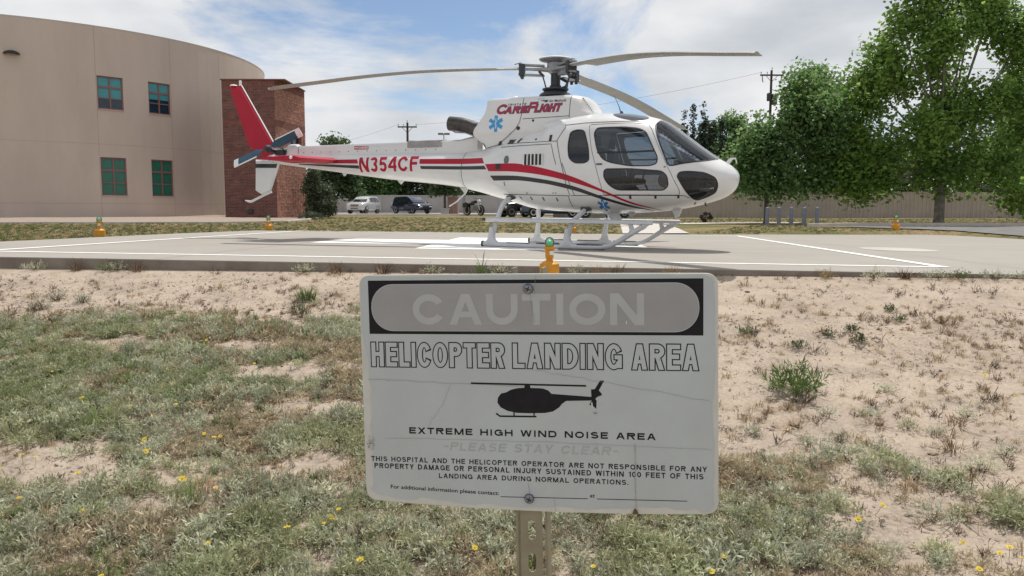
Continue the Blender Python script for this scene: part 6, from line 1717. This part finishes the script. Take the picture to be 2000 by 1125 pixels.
# ------------------------------------------------------------------ bollards, poles, wires
bolm = mat('bollard_blue_grey', (0.16, 0.18, 0.22), 0.6, var=.15, vscale=6)
for k, (px_, lab) in enumerate(((1496, 'blue-grey bollard standing against the trunk of the rounded tree'), (1519, 'first blue-grey bollard clear of the tree trunk'), (1543, 'middle bollard of the row of five'), (1568, 'fourth bollard from the tree trunk'), (1593, 'last blue-grey bollard, farthest from the helicopter'))):
    Y_ = 33.2 - .12 * k
    b = thing('bollard', lab, 'bollard', (wx(px_, Y_), Y_, float(ground_z(wx(px_, Y_), Y_)) - .03), 0, 'row of bollards under the tree')
    MB().lathe([(.082, 0), (.080, .72), (.078, .76), (.06, .795), (.02, .81)], 16).build('bollard_tube', bolm, b, smooth=True, angle=50)
    MB().lathe([(.12, -.02), (.12, .045), (.085, .05)], 16).build('bollard_collar', kerbm, b)
bsm = thing('dark_ball', 'dark round shrub ball on the grass beyond the nose', 'shrub', (wx(1377, 40), 40, float(ground_z(9.8, 40))))
rg = np.random.default_rng(4); cen = rg.normal(0, 1, (60, 3)); cen /= np.linalg.norm(cen, axis=1)[:, None]; cen = cen * rg.uniform(.4, 1, (60, 1)) ** .4 * np.array([.32, .32, .26]) + np.array([0, 0, .24])
v, f = leaf_cloud(cen, 20, .03, .06, rg); link_mesh('foliage', np_mesh('foliage', v, f), mat('brown_leaf', (.05, .035, .03), .8, island=.4), bsm)
MB().tube([(0, 0, -.05), (0, 0, .25)], .03, 6).build('stem', barkm, bsm)
polem = mat('pole_wood', (.055, .042, .035), .9, var=.2, vscale=4)
def pole(px_, Y_, top_py, arm, lab, extras=False):
    x_ = wx(px_, Y_); s = Y_ / 1539; ht = .64 + (410 - top_py) * s; gz = float(ground_z(x_, Y_))
    p = thing('utility_pole', lab, 'pole', (x_, Y_, gz)); ht -= gz
    MB().tube([(0, 0, -.5), (0, 0, ht)], [.2, .13], 10).build('pole_shaft', polem, p, smooth=True)
    za = ht - .55
    c = MB().box((0, -.15, za), (arm, .14, .16)).build('crossarm', polem, p)
    MB().tube([(-.7, -.16, za), (0, -.1, za - .75)], .03, 5).tube([(.7, -.16, za), (0, -.1, za - .75)], .03, 5).build('arm_brace', polem, p)
    for dx in (-arm * .46, -arm * .2, arm * .46, 0.0):
        MB().lathe([(.03, 0), (.03, .12), (.07, .14), (.05, .24), (.03, .30)], 8, (dx, -.15, za + .08 if dx else ht)).build('insulator', greym, c)
    if extras:
        MB().lathe([(.30, -1.1), (.33, -1.05), (.33, 0), (.2, .1)], 14, (.32, -.25, ht - 2.7)).build('transformer', darkm, p, smooth=True)
        MB().lathe([(.22, -.8), (.24, -.75), (.24, 0), (.1, .1)], 14, (-.30, -.3, ht - 2.6)).build('transformer', darkm, p, smooth=True)
        for dx in (-arm * .42, arm * .40): MB().tube([(dx, -.2, za - .05), (dx * .98, -.25, za - .5), (dx * .9, -.2, za - .8)], .05, 6).build('fuse_cutout', darkm, p)
    return Vector((x_, Y_, gz + ht)), arm
pL, aL = pole(798, 100, 243, 2.4, 'wooden utility pole beyond the tail boom')
pR, aR = pole(1495, 90, 143, 2.6, 'wooden utility pole with transformers behind the trees', True)
wirem = mat('wire', (.05, .05, .055), .6)
def wire(a, b, sag, lab, r_=.012):
    a, b = Vector(a), Vector(b); o = MB().tube([a.lerp(b, t) - Vector((0, 0, sag * 4 * t * (1 - t))) for t in np.linspace(0, 1, 24)], r_, 5).build('power_line', wirem)
    tag(o, lab, 'wire', 'overhead wires')
wire(pR + Vector((-1.2, -.15, -.25)), pL + Vector((1.1, -.15, -.25)), 0.9, 'overhead wire sagging between the two utility poles, upper strand')
wire(pR + Vector((0, 0, -4.5)), pL + Vector((0, 0, -2.2)), 1.0, 'lower overhead wire between the two utility poles')
wire(pL + Vector((-1.1, -.15, -.25)), (-48, 150, 11), 1.0, 'overhead wire leaving the left pole towards the brick tower')
farR = Vector((wx(2300, 62), 62, .64 + (410 - 110) * 62 / 1539))
mk = Vector((wx(1978, 58), 58, .64 + (410 - 137) * 58 / 1539))
ball = thing('marker_ball', 'red warning ball on the overhead wire at the far right', 'ball', tuple(mk))
MB().lathe([(.34 * math.sin(t), -.34 * math.cos(t)) for t in np.linspace(.05, math.pi - .05, 16)], 24, (0, 0, 0)).build('ball_shell', mat('ball_red', (.50, .035, .03), .5, var=.05), ball, smooth=True)
MB().lathe([(.345, -.012), (.345, .012)], 24, (0, 0, 0), 'X', cap=False).build('ball_seam', mat('ball_dark', (.25, .02, .02), .6), ball)
mk2 = mk + (mk - (pR + Vector((1.2, -.15, -.25)))) * .5
wire(pR + Vector((1.2, -.15, -.25)), mk2, 0.0, 'overhead wire carrying the red warning ball')
lt = thing('parking_light', 'two-headed parking lot lamp showing above the tail boom', 'lamp', (wx(868, 104), 104, float(ground_z(-8.9, 104))))
zl = .64 + 145 * 104 / 1539 - float(ground_z(-8.9, 104))
MB().tube([(0, 0, -.2), (0, 0, zl)], [.10, .06], 10).build('lamp_pole', greym, lt, smooth=True)
for sgn in (-1, 1):
    h = bevel(MB().box((sgn * .40, 0, zl + .05), (.70, .5, .22)).build('lamp_head', mat('lamp_head', (.16, .15, .13), .5), lt), .02)
    MB().box((sgn * .40, -.02, zl - .07), (.56, .42, .02)).build('lamp_lens', mat('yellow_lens', (.55, .50, .28), .4), h)
# ------------------------------------------------------------------ plants, stones and flowers on the slope
silverl = mat('silver_leaf', (0.555, 0.555, 0.42), 0.75, color2=(0.39, 0.405, 0.275), vscale=9, obj_rand=0.30, translucent=0.22, spec=0.2)
greenl = mat('green_blade', (0.19, 0.26, 0.085), 0.65, color2=(0.12, 0.18, 0.055), vscale=6, obj_rand=0.30, translucent=0.25, spec=0.2)
dryl = mat('dry_blade', (0.46, 0.36, 0.22), 0.8, color2=(0.28, 0.20, 0.115), vscale=8, obj_rand=0.30, translucent=0.15, spec=0.1)
twigl = mat('dead_twig', (0.17, 0.115, 0.080), 0.9, color2=(0.10, 0.068, 0.050), vscale=8, obj_rand=0.3, spec=0.1)
weedl = mat('bright_weed', (0.135, 0.215, 0.050), 0.6, color2=(0.085, 0.145, 0.032), vscale=6, obj_rand=0.15, translucent=0.25)
pebm = mat('pebble', (0.37, 0.295, 0.24), 0.9, color2=(0.24, 0.185, 0.15), vscale=15, obj_rand=0.4, bump=.3, bscale=60)
def blades(rg, n_, radius, h, wd, lean, curl=0.5, dense_c=0.6):
    """tuft of bent blades: three-segment strips"""
    rr = radius * rg.uniform(0, 1, n_) ** dense_c * .45; th = rg.uniform(0, 2 * math.pi, n_)
    b = np.stack([rr * np.cos(th), rr * np.sin(th), np.zeros(n_) - .005], 1)
    ph = th + rg.normal(0, .6, n_); ln = h * rg.uniform(.45, 1.1, n_); le = lean * rg.uniform(.2, 1.2, n_)
    d = np.stack([np.cos(ph), np.sin(ph), np.zeros(n_)], 1); sd_ = np.stack([-np.sin(ph), np.cos(ph), np.zeros(n_)], 1)
    w = wd * rg.uniform(.6, 1.3, n_)[:, None]
    V = []
    for t, ww in ((0, 1.0), (.4, .95), (.75, .6), (1.0, .05)):
        ang = le * (t + curl * t * t)
        p = b + d * (np.sin(ang) * ln * t)[:, None] + np.array([0, 0, 1]) * (np.cos(ang) * ln * t)[:, None]
        V += [p - sd_ * w * ww * .5, p + sd_ * w * ww * .5]
    V = np.stack(V, 1).reshape(-1, 3); base = (np.arange(n_) * 8)[:, None]
    F = np.concatenate([base + np.array([[k * 2, k * 2 + 1, k * 2 + 3, k * 2 + 2]]) for k in range(3)], 0)
    return V, F
def leafy(rg, stems, radius, h, leaf, wd, per):
    """low cushion plant: short stems set with small narrow leaves"""
    Vs = []
    a = rg.uniform(0, 2 * math.pi, stems); rr = radius * rg.uniform(0.05, 1, stems) ** .7
    tip = np.stack([rr * np.cos(a), rr * np.sin(a), h * (1.05 - .55 * (rr / radius) ** 1.5) * rg.uniform(.55, 1.1, stems)], 1)
    base = tip * np.array([.35, .35, 0.0])
    t = rg.uniform(.25, 1.0, (stems, per)); c = base[:, None] + (tip - base)[:, None] * t[..., None]
    c = c.reshape(-1, 3); n_ = len(c)
    ax = np.repeat((tip - base) / np.linalg.norm(tip - base, axis=1)[:, None], per, 0)
    d = rg.normal(0, 1, (n_, 3)) * .8 + ax * .8 + np.array([0, 0, .1]); d /= np.linalg.norm(d, axis=1)[:, None]
    s = np.cross(d, rg.normal(0, .55, (n_, 3)) + np.array([0, 0, 1.0])); s /= np.linalg.norm(s, axis=1)[:, None]
    L = leaf * rg.uniform(.6, 1.3, n_)[:, None]; w = wd * rg.uniform(.7, 1.2, n_)[:, None]
    V = np.stack([c, c + d * L * .5 + s * w * .5, c + d * L, c + d * L * .5 - s * w * .5], 1).reshape(-1, 3)
    return V, np.arange(n_ * 4).reshape(-1, 4)
def twigs(rg, n_, radius, h, wd):
    Vs = []; Fs = []; k = 0
    for i in range(n_):
        a = rg.uniform(0, 6.28); ln = h * rg.uniform(.5, 1.1); le = rg.uniform(.2, 1.1)
        d = np.array([math.cos(a) * math.sin(le), math.sin(a) * math.sin(le), math.cos(le)]); p = np.array([rg.normal(0, radius * .2), rg.normal(0, radius * .2), 0])
        for j in range(4):
            st = p + d * ln * rg.uniform(.0, .7) * (j > 0); dd = d + rg.normal(0, .45, 3) * (j > 0); dd /= np.linalg.norm(dd); l2 = ln * (1 if j == 0 else rg.uniform(.25, .5))
            s = np.cross(dd, rg.normal(0, 1, 3)); s /= np.linalg.norm(s); s *= wd * .5
            Vs += [st - s, st + s, st + dd * l2 + s * .3, st + dd * l2 - s * .3]; Fs.append((k, k + 1, k + 2, k + 3)); k += 4
    return np.array(Vs), np.array(Fs)
def stone_mesh(name, rg, s=1.0, sub=1):
    bm = bmesh.new(); bmesh.ops.create_icosphere(bm, subdivisions=sub, radius=s)
    sc_ = rg.uniform(.6, 1.2, 3) * np.array([1.15, .9, .38])
    for v in bm.verts:
        v.co = Vector([c * k for c, k in zip(v.co, sc_)]) * rg.uniform(.78, 1.12)
    m = bpy.data.meshes.new(name); bm.to_mesh(m); bm.free(); return m
def template(name, v, f, mtl):
    m = np_mesh(name, v, f); m.materials.append(mtl); return bpy.data.objects.new(name, m)
rg = np.random.default_rng(21)
olivel = mat('olive_leaf', (0.45, 0.455, 0.285), 0.75, color2=(0.31, 0.325, 0.18), vscale=9, obj_rand=0.30, translucent=0.22, spec=0.2)
tanl = mat('fading_leaf', (0.54, 0.47, 0.325), 0.8, color2=(0.36, 0.295, 0.19), vscale=9, obj_rand=0.30, translucent=0.2, spec=0.15)
T_silver = [template('silver_plant_a', *leafy(rg, 20, .075, .062, .021, .0055, 9), silverl) for k in range(4)] + [template('silver_plant_b', *leafy(rg, 19, .075, .058, .023, .0052, 9), olivel) for k in range(3)] + [template('silver_plant_c', *leafy(rg, 14, .075, .045, .025, .0052, 8), tanl) for k in range(3)]
T_grass = [template('grass_tuft', *blades(rg, 34, .05, .095, .0034, .75), greenl) for k in range(4)]
T_dry = [template('dry_tuft', *blades(rg, 30, .06, .075, .0030, 1.1), dryl) for k in range(3)] + [template('dry_tuft', *twigs(rg, 12, .06, .065, .0026), twigl) for k in range(3)]
T_stone = []
for k in range(5):
    m = stone_mesh('pebble', rg); m.materials.append(pebm); T_stone.append(bpy.data.objects.new('pebble', m))
T_bit = [template('litter', *blades(rg, 7, .05, .03, .0030, 1.75, .1, 1.0), twigl) for k in range(3)] + [template('litter', *blades(rg, 7, .05, .04, .0024, 1.7, .1, 1.0), dryl) for k in range(2)]

def scatter(name, pts, scl, templates, label, seed, tilt=.15, idx=None):
    """one ground-cover object: points carrying rotation, scale and kind, instanced by geometry nodes"""
    rg_ = np.random.default_rng(seed); n_ = len(pts)
    m = bpy.data.meshes.new(name); m.vertices.add(n_); m.vertices.foreach_set('co', np.ascontiguousarray(pts, np.float32).ravel())
    rot = np.stack([rg_.normal(0, tilt, n_), rg_.normal(0, tilt, n_), rg_.uniform(0, 6.283, n_)], 1).astype(np.float32)
    m.attributes.new('rot', 'FLOAT_VECTOR', 'POINT').data.foreach_set('vector', rot.ravel())
    m.attributes.new('scl', 'FLOAT', 'POINT').data.foreach_set('value', np.asarray(scl, np.float32))
    m.attributes.new('idx', 'INT', 'POINT').data.foreach_set('value', (rg_.integers(0, len(templates), n_) if idx is None else idx).astype(np.int32))
    c = bpy.data.collections.new(name + '_kinds')
    for t in templates: c.objects.link(t)
    o = bpy.data.objects.new(name, m); COL.objects.link(o)
    g = bpy.data.node_groups.new(name + '_scatter', 'GeometryNodeTree')
    g.interface.new_socket('Geometry', in_out='INPUT', socket_type='NodeSocketGeometry'); g.interface.new_socket('Geometry', in_out='OUTPUT', socket_type='NodeSocketGeometry')
    gi = g.nodes.new('NodeGroupInput'); go = g.nodes.new('NodeGroupOutput'); ip = g.nodes.new('GeometryNodeInstanceOnPoints'); ci = g.nodes.new('GeometryNodeCollectionInfo')
    ci.inputs['Collection'].default_value = c; ci.inputs['Separate Children'].default_value = True; ci.inputs['Reset Children'].default_value = True
    ip.inputs['Pick Instance'].default_value = True
    def na(nm, ty):
        a = g.nodes.new('GeometryNodeInputNamedAttribute'); a.data_type = ty; a.inputs['Name'].default_value = nm; return a.outputs['Attribute']
    e = g.nodes.new('FunctionNodeEulerToRotation'); g.links.new(na('rot', 'FLOAT_VECTOR'), e.inputs[0])
    g.links.new(gi.outputs[0], ip.inputs['Points']); g.links.new(ci.outputs[0], ip.inputs['Instance']); g.links.new(e.outputs[0], ip.inputs['Rotation'])
    g.links.new(na('scl', 'FLOAT'), ip.inputs['Scale']); g.links.new(na('idx', 'INT'), ip.inputs['Instance Index']); g.links.new(ip.outputs[0], go.inputs[0])
    md = o.modifiers.new('scatter', 'NODES'); md.node_group = g
    tag(o, label, None, None, 'stuff'); return o
def boundary(x):
    return np.interp(x, [-6, -3.0, -1.6, -0.6, 0.4, 1.1, 1.6, 2.6, 5], [6.6, 6.7, 6.2, 5.5, 4.4, 3.45, 3.1, 2.95, 2.8])
BARE = [(0, 0, .01, .01), (-2.45, 3.95, .42, .20), (-2.15, 3.72, .34, .16), (-1.55, 5.35, .45, .16), (-2.0, 6.0, .5, .14), (1.7, 3.12, .35, .12), (-1.0, 3.9, .25, .12), (-3.1, 6.2, .5, .1), (-1.1, 4.7, .3, .1), (2.3, 2.9, .3, .1)]
def cover(x, y):
    b = boundary(x) + (fbm(x * 1.6, y * 1.6, 31) - .47) * 2.4
    d = sstep(0.9, -0.8, y - b)
    for cx, cy, rx, ry in BARE:
        d = d * sstep(.5, 1.7, np.hypot((x - cx) / rx, (y - cy) / ry) + (fbm(x * 6, y * 6, 40) - .45) * 1.6)
    d = d * (0.45 + 0.55 * sstep(.34, .56, fbm(x * 2.6, y * 2.6, 77)))
    return d
def candidates(n_, seed, x0=-7.6, x1=7.6, y0=1.6, y1=9.0):
    n_ = int(n_ * 15.2 / 11.2 * 7.4 / 7.0); rg_ = np.random.default_rng(seed); y = rg_.uniform(y0, y1, n_); x = rg_.uniform(x0, x1, n_)
    k = (np.abs(x) < .80 * y + 1.7) & (y < yfront(x) - .02); return x[k], y[k], rg_
def put(x, y): return np.stack([x, y, ground_z(x, y)], 1)
x, y, rg_ = candidates(46000, 1, y1=7.6)
d = cover(x, y); k = rg_.uniform(0, 1, len(x)) < d * .74
hue = fbm(x[k] * 1.9 + 4, y[k] * 1.9, 15) + rg_.normal(0, .07, k.sum())
kind = np.where(hue > .53, 7 + rg_.integers(0, 3, k.sum()), np.where(hue < .40, 4 + rg_.integers(0, 3, k.sum()), rg_.integers(0, 4, k.sum())))
big = 1 + .4 * sstep(.52, .66, fbm(x[k] * 3.1, y[k] * 3.1, 61))
scatter('silver_ground_cover', put(x[k], y[k]), rg_.uniform(.5, 1.2, k.sum()) * big, T_silver, 'low silvery-green plants covering the near slope', 101, idx=kind)
x, y, rg_ = candidates(17000, 2, y1=7.8)
gr = sstep(.46, .60, fbm(x * 1.3 + 9, y * 1.3, 55)); left_green = sstep(-1.8, -3.0, x) * sstep(4.4, 4.8, y) * sstep(6.0, 5.3, y)
k = rg_.uniform(0, 1, len(x)) < np.clip(cover(x, y) * (0.06 + .36 * gr + .8 * left_green + .25 * sstep(-.8, -1.8, x) * sstep(4.2, 5.0, y)), 0, 1)
scatter('green_grass', put(x[k], y[k]), rg_.uniform(.5, 1.2, k.sum()), T_grass, 'scattered green grass among the silvery plants', 102)
x, y, rg_ = candidates(30000, 3)
zone = sstep(.42, .58, fbm(x * 1.1 + 3, y * 1.1 + 5, 66)); band = sstep(8.8, 8.2, y)
dn = cover(x, y)
p = .10 * band + .26 * zone * band + .75 * dn + .30 * sstep(.5, .0, np.abs(y - boundary(x) - .5)) + .22 * sstep(.22, .05, np.abs(yfront(x) - y - .1))
p = p * np.where((x > .8) & (y > 6.8), .5, np.where((x > .8) & (y > 4.2), .8, 1.0))
p = p * np.where((x > 1.2) & (y > 4.3) & (y < 7.2), 1.7, 1.0)
k = rg_.uniform(0, 1, len(x)) < p * .62
scatter('dry_weeds', put(x[k], y[k]), rg_.uniform(.3, 1.0, k.sum()) * (1 + .8 * (rg_.uniform(0, 1, k.sum()) > .9)), T_dry, 'dry brown weeds and twigs dotted over the sand', 103)
x, y, rg_ = candidates(52000, 4)
peb = sstep(.40, .56, fbm(x * .8 + 7, y * .8 + 1, 88)) + sstep(1.2, .3, np.hypot((x - 3.2) / 1.6, (y - 6.2) / .9)) * 1.2 + sstep(.9, .2, np.abs(y - 7.1) / 1.0) * (x < -.5) * .7
k = rg_.uniform(0, 1, len(x)) < np.clip(peb * .5 + .05, 0, 1) * np.where((x > .8) & (y > 7.0), .35, 1)
scatter('gravel', put(x[k], y[k]), .0035 + .015 * rg_.uniform(0, 1, k.sum()) ** 4, T_stone, 'loose gravel and small stones on the sand', 104, .4)
x, y, rg_ = candidates(17000, 5); k = rg_.uniform(0, 1, len(x)) < np.clip(.25 + .5 * fbm(x * 1.5, y * 1.5, 91) + .3 * cover(x, y), 0, 1) * np.where((x > .8) & (y > 6.4), .35, 1)
scatter('plant_litter', put(x[k], y[k]) + np.array([0, 0, .004]), rg_.uniform(.4, 1.1, k.sum()), T_bit, 'dead leaf litter lying on the sand', 105, .3)
# turf beyond the pad
T_turf = [template('turf_tuft', *blades(rg, 26, .16, .085, .010, .9), mat('turf_green', (.105, .135, .038), .8, obj_rand=.35, translucent=.2)) for k in range(2)] + [template('turf_tuft', *blades(rg, 22, .16, .07, .010, 1.0), dryl) for k in range(2)]
rg_ = np.random.default_rng(9); n_ = 30000
y = 12.5 + (52 - 12.5) * rg_.uniform(0, 1, n_) ** 1.25; x = rg_.uniform(-1, 1, n_) * (.70 * y + 1)
k = ~in_poly(x, y, PAD) & (dist_poly(x, y, PAD) > .06) & (y > yfront(x) + .3) & ~in_poly(x, y, [(3.1, 23), (5.4, 23.6), (8.4, 29.9), (14.9, 40.5), (12.4, 42), (6.2, 33.6), (3.8, 29)]) & ~in_poly(x, y, [(11.4, 30.6), (15.2, 27), (15.4, 20), (60, 8), (60, 33.6), (24, 33.4), (14, 32.6)]) & ~in_poly(x, y, list(edge) + [(-60, 36), (-60, 70), (-12, 70)])
k &= np.hypot(x + 12.5, y - 43) > 1
scatter('turf', put(x[k], y[k]), rg_.uniform(.45, 1.05, k.sum()), T_turf, 'short patchy turf between the helipad and the buildings', 106)

# individual plants that stand out on the bare ground
def plant(name, label, pos, parts, group=None, s=1.0):
    x_, y_ = pos; o = thing(name, label, 'plant', (x_, y_, float(ground_z(x_, y_))), random.uniform(0, 6.28), group)
    for nm, (v, f), mtl in parts: 
        link_mesh(nm, np_mesh(nm, v * s, f), mtl, o)
    return o
rgp = np.random.default_rng(77)
plant('leafy_weed', 'large bright green weed growing on the sand right of the sign', (1.80, 4.90), [('foliage', leafy(rgp, 60, .24, .20, .050, .0085, 16), weedl), ('stem', twigs(rgp, 16, .2, .12, .004), greenl)])
SIL = [(1.58, 4.06), (1.75, 4.12), (1.91, 3.99), (1.73, 3.77), (1.96, 3.66), (2.3, 3.74), (2.62, 4.44), (2.32, 4.22), (2.02, 3.46), (2.21, 4.28), (1.81, 4.44), (2.07, 4.45), (2.38, 4.92), (2.52, 3.93), (1.15, 3.39), (1.27, 3.83), (1.07, 3.79), (1.32, 4.25), (1.8, 3.24)]
ORD = ['first', 'second', 'third', 'fourth', 'fifth', 'sixth', 'seventh', 'eighth', 'ninth', 'tenth', 'eleventh', 'twelfth', 'thirteenth', 'fourteenth', 'fifteenth']
BIGS = (0, 4, 5, 14, 18)
def order(pts, ids):
    s_ = sorted(ids, key=lambda i_: pts[i_][0] / pts[i_][1]); return {i_: ORD[k_] for k_, i_ in enumerate(s_)}
rank_b = order(SIL, BIGS); rank_s = order(SIL, [i_ for i_ in range(len(SIL)) if i_ not in BIGS])
for i, p in enumerate(SIL):
    big = i in (0, 4, 5, 14, 18)
    parts_ = [('foliage', leafy(rgp, 30 if big else 18, .13 if big else .075, .10 if big else .07, .021, .0050, 12), silverl), ('stem', twigs(rgp, 8, .06, .06, .003), twigl)]
    plant('silver_shrublet', (rank_b[i] + ' from the sign of the broad silvery cushion plants on the sand') if big else (rank_s[i] + ' from the sign of the small silvery tufts on the sand'), p, parts_, 'broad silvery plants on the sand' if big else 'small silvery plants on the sand')
GRN = [(1.89, 6.32), (2.74, 6.3), (2.18, 5.9), (2.5, 6.16), (2.69, 6.04), (3.39, 7.0), (3.33, 6.7)]
for i, p in enumerate(GRN):
    plant('sand_weed', ORD[sorted(GRN, key=lambda q: q[0] / q[1]).index(p)] + ' from the sign of the dark green weeds in the bare sand', p, [('foliage', leafy(rgp, 22, .085, .07, .026, .008, 9), weedl if i in (0,) else mat('dark_weed', (.085, .115, .045), .7, obj_rand=.2, translucent=.2)), ('stem', twigs(rgp, 6, .05, .05, .003), twigl)], 'dark green weeds on the bare sand')
EDGE = [(3.38, 'dry straw-coloured tuft', dryl), (3.88, 's', silverl), (4.2, 'b', twigl), (4.51, 's', silverl), (4.75, 'g', greenl), (5.1, 's', silverl), (5.45, 's', silverl), (-5.1, 'b', twigl), (-4.6, 's', silverl), (-4.75, 'g', greenl), (-5.6, 's', silverl), (-4.35, 'b', twigl), (-2.35, 's', silverl), (-1.45, 'b', twigl), (-0.9, 's', silverl), (-2.0, 'b', twigl), (0.75, 's', silverl), (1.15, 'b', twigl), (1.75, 'd', dryl), (.95, 'd', dryl), (-.15, 's', silverl)]
gi_ = sorted(e[0] for e in EDGE if e[2] in (silverl, greenl)); di_ = sorted(e[0] for e in EDGE if e[2] not in (silverl, greenl))
for x_, kd, mt_ in EDGE:
    y_ = yfront(x_) - .10
    if mt_ in (silverl, greenl): pr_ = [('foliage', leafy(rgp, 28, .17, .13, .028, .007, 12), mt_), ('stem', twigs(rgp, 10, .12, .12, .004), twigl)]; lab, gp = ORD[gi_.index(x_)] + ' from the left of the grey-green weeds along the helipad edge', 'green weeds along the helipad edge'
    else: pr_ = [('stem', twigs(rgp, 34, .14, .16, .0045), mt_), ('foliage', blades(rgp, 40, .16, .13, .004, .9), dryl)]; lab, gp = ORD[di_.index(x_)] + ' from the left of the dry brown weeds along the helipad edge', 'dry weeds along the helipad edge'
    plant('edge_weed', lab, (x_, y_), pr_, gp)
plant('tall_weed', 'upright green weed just left of the near helipad light', (-.33, 8.66), [('foliage', leafy(rgp, 26, .16, .16, .035, .008, 10), weedl), ('stem', blades(rgp, 9, .04, .34, .010, .35), weedl)])
plant('grass_tussock', 'rounded dark green tussock alone on the sand above the sign corner', (-1.98, 7.54), [('blade_tuft', blades(rgp, 150, .20, .17, .006, .8), greenl), ('foliage', leafy(rgp, 20, .16, .12, .02, .005, 8), silverl)])
plant('dark_weed', 'ragged dark weed left of the sign below the tussock', (-1.85, 6.85), [('foliage', leafy(rgp, 26, .11, .17, .028, .008, 12), mat('dark_weed', (.085, .115, .045))), ('stem', twigs(rgp, 14, .1, .16, .004), twigl)])
plant('grass_tussock', 'tuft of long green grass beside the bare patch at left', (-2.35, 4.39), [('blade_tuft', blades(rgp, 110, .12, .15, .0042, .8), greenl)])
plant('grass_tussock', 'stiff upright grass tuft in the silvery plants left of the sign', (-1.44, 3.42), [('blade_tuft', blades(rgp, 46, .07, .16, .0042, .35), greenl)])
for p, lab in (((-4.4, 7.3), 'silvery weed at the far left of the sand strip'), ((-4.52, 7.78), 'pale spiky weed near the left frame edge'), ((-4.19, 7.63), 'bushy brown weed on the left sand strip')):
    plant('sand_weed', lab, p, [('foliage', leafy(rgp, 26, .13, .11, .026, .006, 10), silverl), ('stem', twigs(rgp, 26, .12, .12, .004), twigl)])
# stones
for i, (p, s, lab) in enumerate((((1.6, 4.38), .035, 'small squarish brown stone on the sand'), ((2.07, 4.34), .035, 'dark flat stone on the sand right of the weed'), ((2.34, 7.79), .03, 'lone stone high on the bare sand'), ((2.17, 3.96), .025, 'small pale stone among the silvery tufts'), ((-4.0, 7.25), .045, 'pale stone on the gravelly strip at left'))):
    m = stone_mesh('stone', rgp, s, 2); o = link_mesh('stone', m, mat('stone_brown', (.27, .20, .15), .9, var=.25, vscale=30, bump=.5, bscale=60), smooth=True, angle=30)
    o.location = (p[0], p[1], float(ground_z(*p)) + s * .25); tag(o, lab, 'stone', 'stones on the sand')
# yellow daisies
FL = [(-2.41, 5.43), (-2.4, 6.12), (-1.61, 5.05), (-1.32, 5.05), (-1.26, 4.64), (-2.04, 4.69), (-2.11, 4.53), (-2.0, 4.19), (-1.71, 4.28), (-1.64, 4.24), (-1.61, 4.25), (-2.69, 4.84), (-2.95, 4.5), (-2.12, 3.74), (-2.52, 3.95), (-2.43, 3.92), (-2.53, 3.8), (-1.9, 3.37), (-1.48, 3.62), (-1.41, 3.64), (-0.97, 3.29), (-0.8, 3.37), (-0.78, 3.34), (-0.82, 3.31), (-0.78, 3.44), (-1.27, 3.17), (-1.58, 2.91), (-0.6, 3.01), (-1.44, 5.9), (-2.3, 4.66), (-3.23, 5.45), (-1.91, 4.01), (-2.25, 3.49), (-1.6, 3.72), (-1.82, 5.49), (1.49, 3.27), (1.64, 3.37), (1.99, 3.03), (1.92, 2.98), (1.99, 2.95), (1.77, 2.86), (1.82, 3.06), (0.76, 2.88), (0.84, 2.99), (3.16, 5.18), (2.78, 4.68), (2.78, 5.49), (3.09, 4.75), (-0.15, 3.12), (0.32, 2.95)]
petm = mat('yellow_petal', (.66, .50, .018), .6, island=.12, translucent=.2); discm = mat('flower_disc', (.52, .32, .015), .7)
pet = MB(); NP = 11
for k in range(NP):
    a = 2 * math.pi * k / NP; d = Vector((math.cos(a), math.sin(a), 0)); s = Vector((-d.y, d.x, 0))
    pet.add([d * .004, d * .012 + s * .0042 + Vector((0, 0, .002)), d * .0185 + Vector((0, 0, .001 + .002 * (k % 2))), d * .012 - s * .0042 + Vector((0, 0, .002))], [(0, 1, 2, 3)])
pet_m = pet.mesh('petals', False); pet_m.materials.append(petm)
disc_m = MB().lathe([(.006, 0), (.0055, .003), (.002, .0045)], 8).mesh('disc'); disc_m.materials.append(discm)
stem_m = MB().tube([(0, 0, -.10), (.004, 0, -.05), (0, 0, 0)], .0012, 4).mesh('stem'); stem_m.materials.append(greenl)
rf = random.Random(8)
for i, (x_, y_) in enumerate(FL):
    y2 = y_ - .10
    o = thing('yellow_flower', 'small yellow daisy-like flower in the ground cover left of the sign' if x_ < 0.1 else 'small yellow daisy-like flower in the ground cover right of the sign', 'flower', (x_ * y2 / y_, y2, float(ground_z(x_ * y2 / y_, y2)) + .055), rf.uniform(0, 6.28), 'yellow flowers left of the sign' if x_ < .1 else 'yellow flowers right of the sign')
    o.rotation_euler = (rf.uniform(-.2, .75), rf.uniform(-.35, .35), rf.uniform(-.6, .6)); s = rf.uniform(.55, .95) * (1.1 if y_ < 4 else 1); o.scale = (s, s, s)
    for nm, m_ in (('petals', pet_m), ('flower_disc', disc_m), ('stem', stem_m)):
        c = bpy.data.objects.new(nm, m_); COL.objects.link(c); c.parent = o
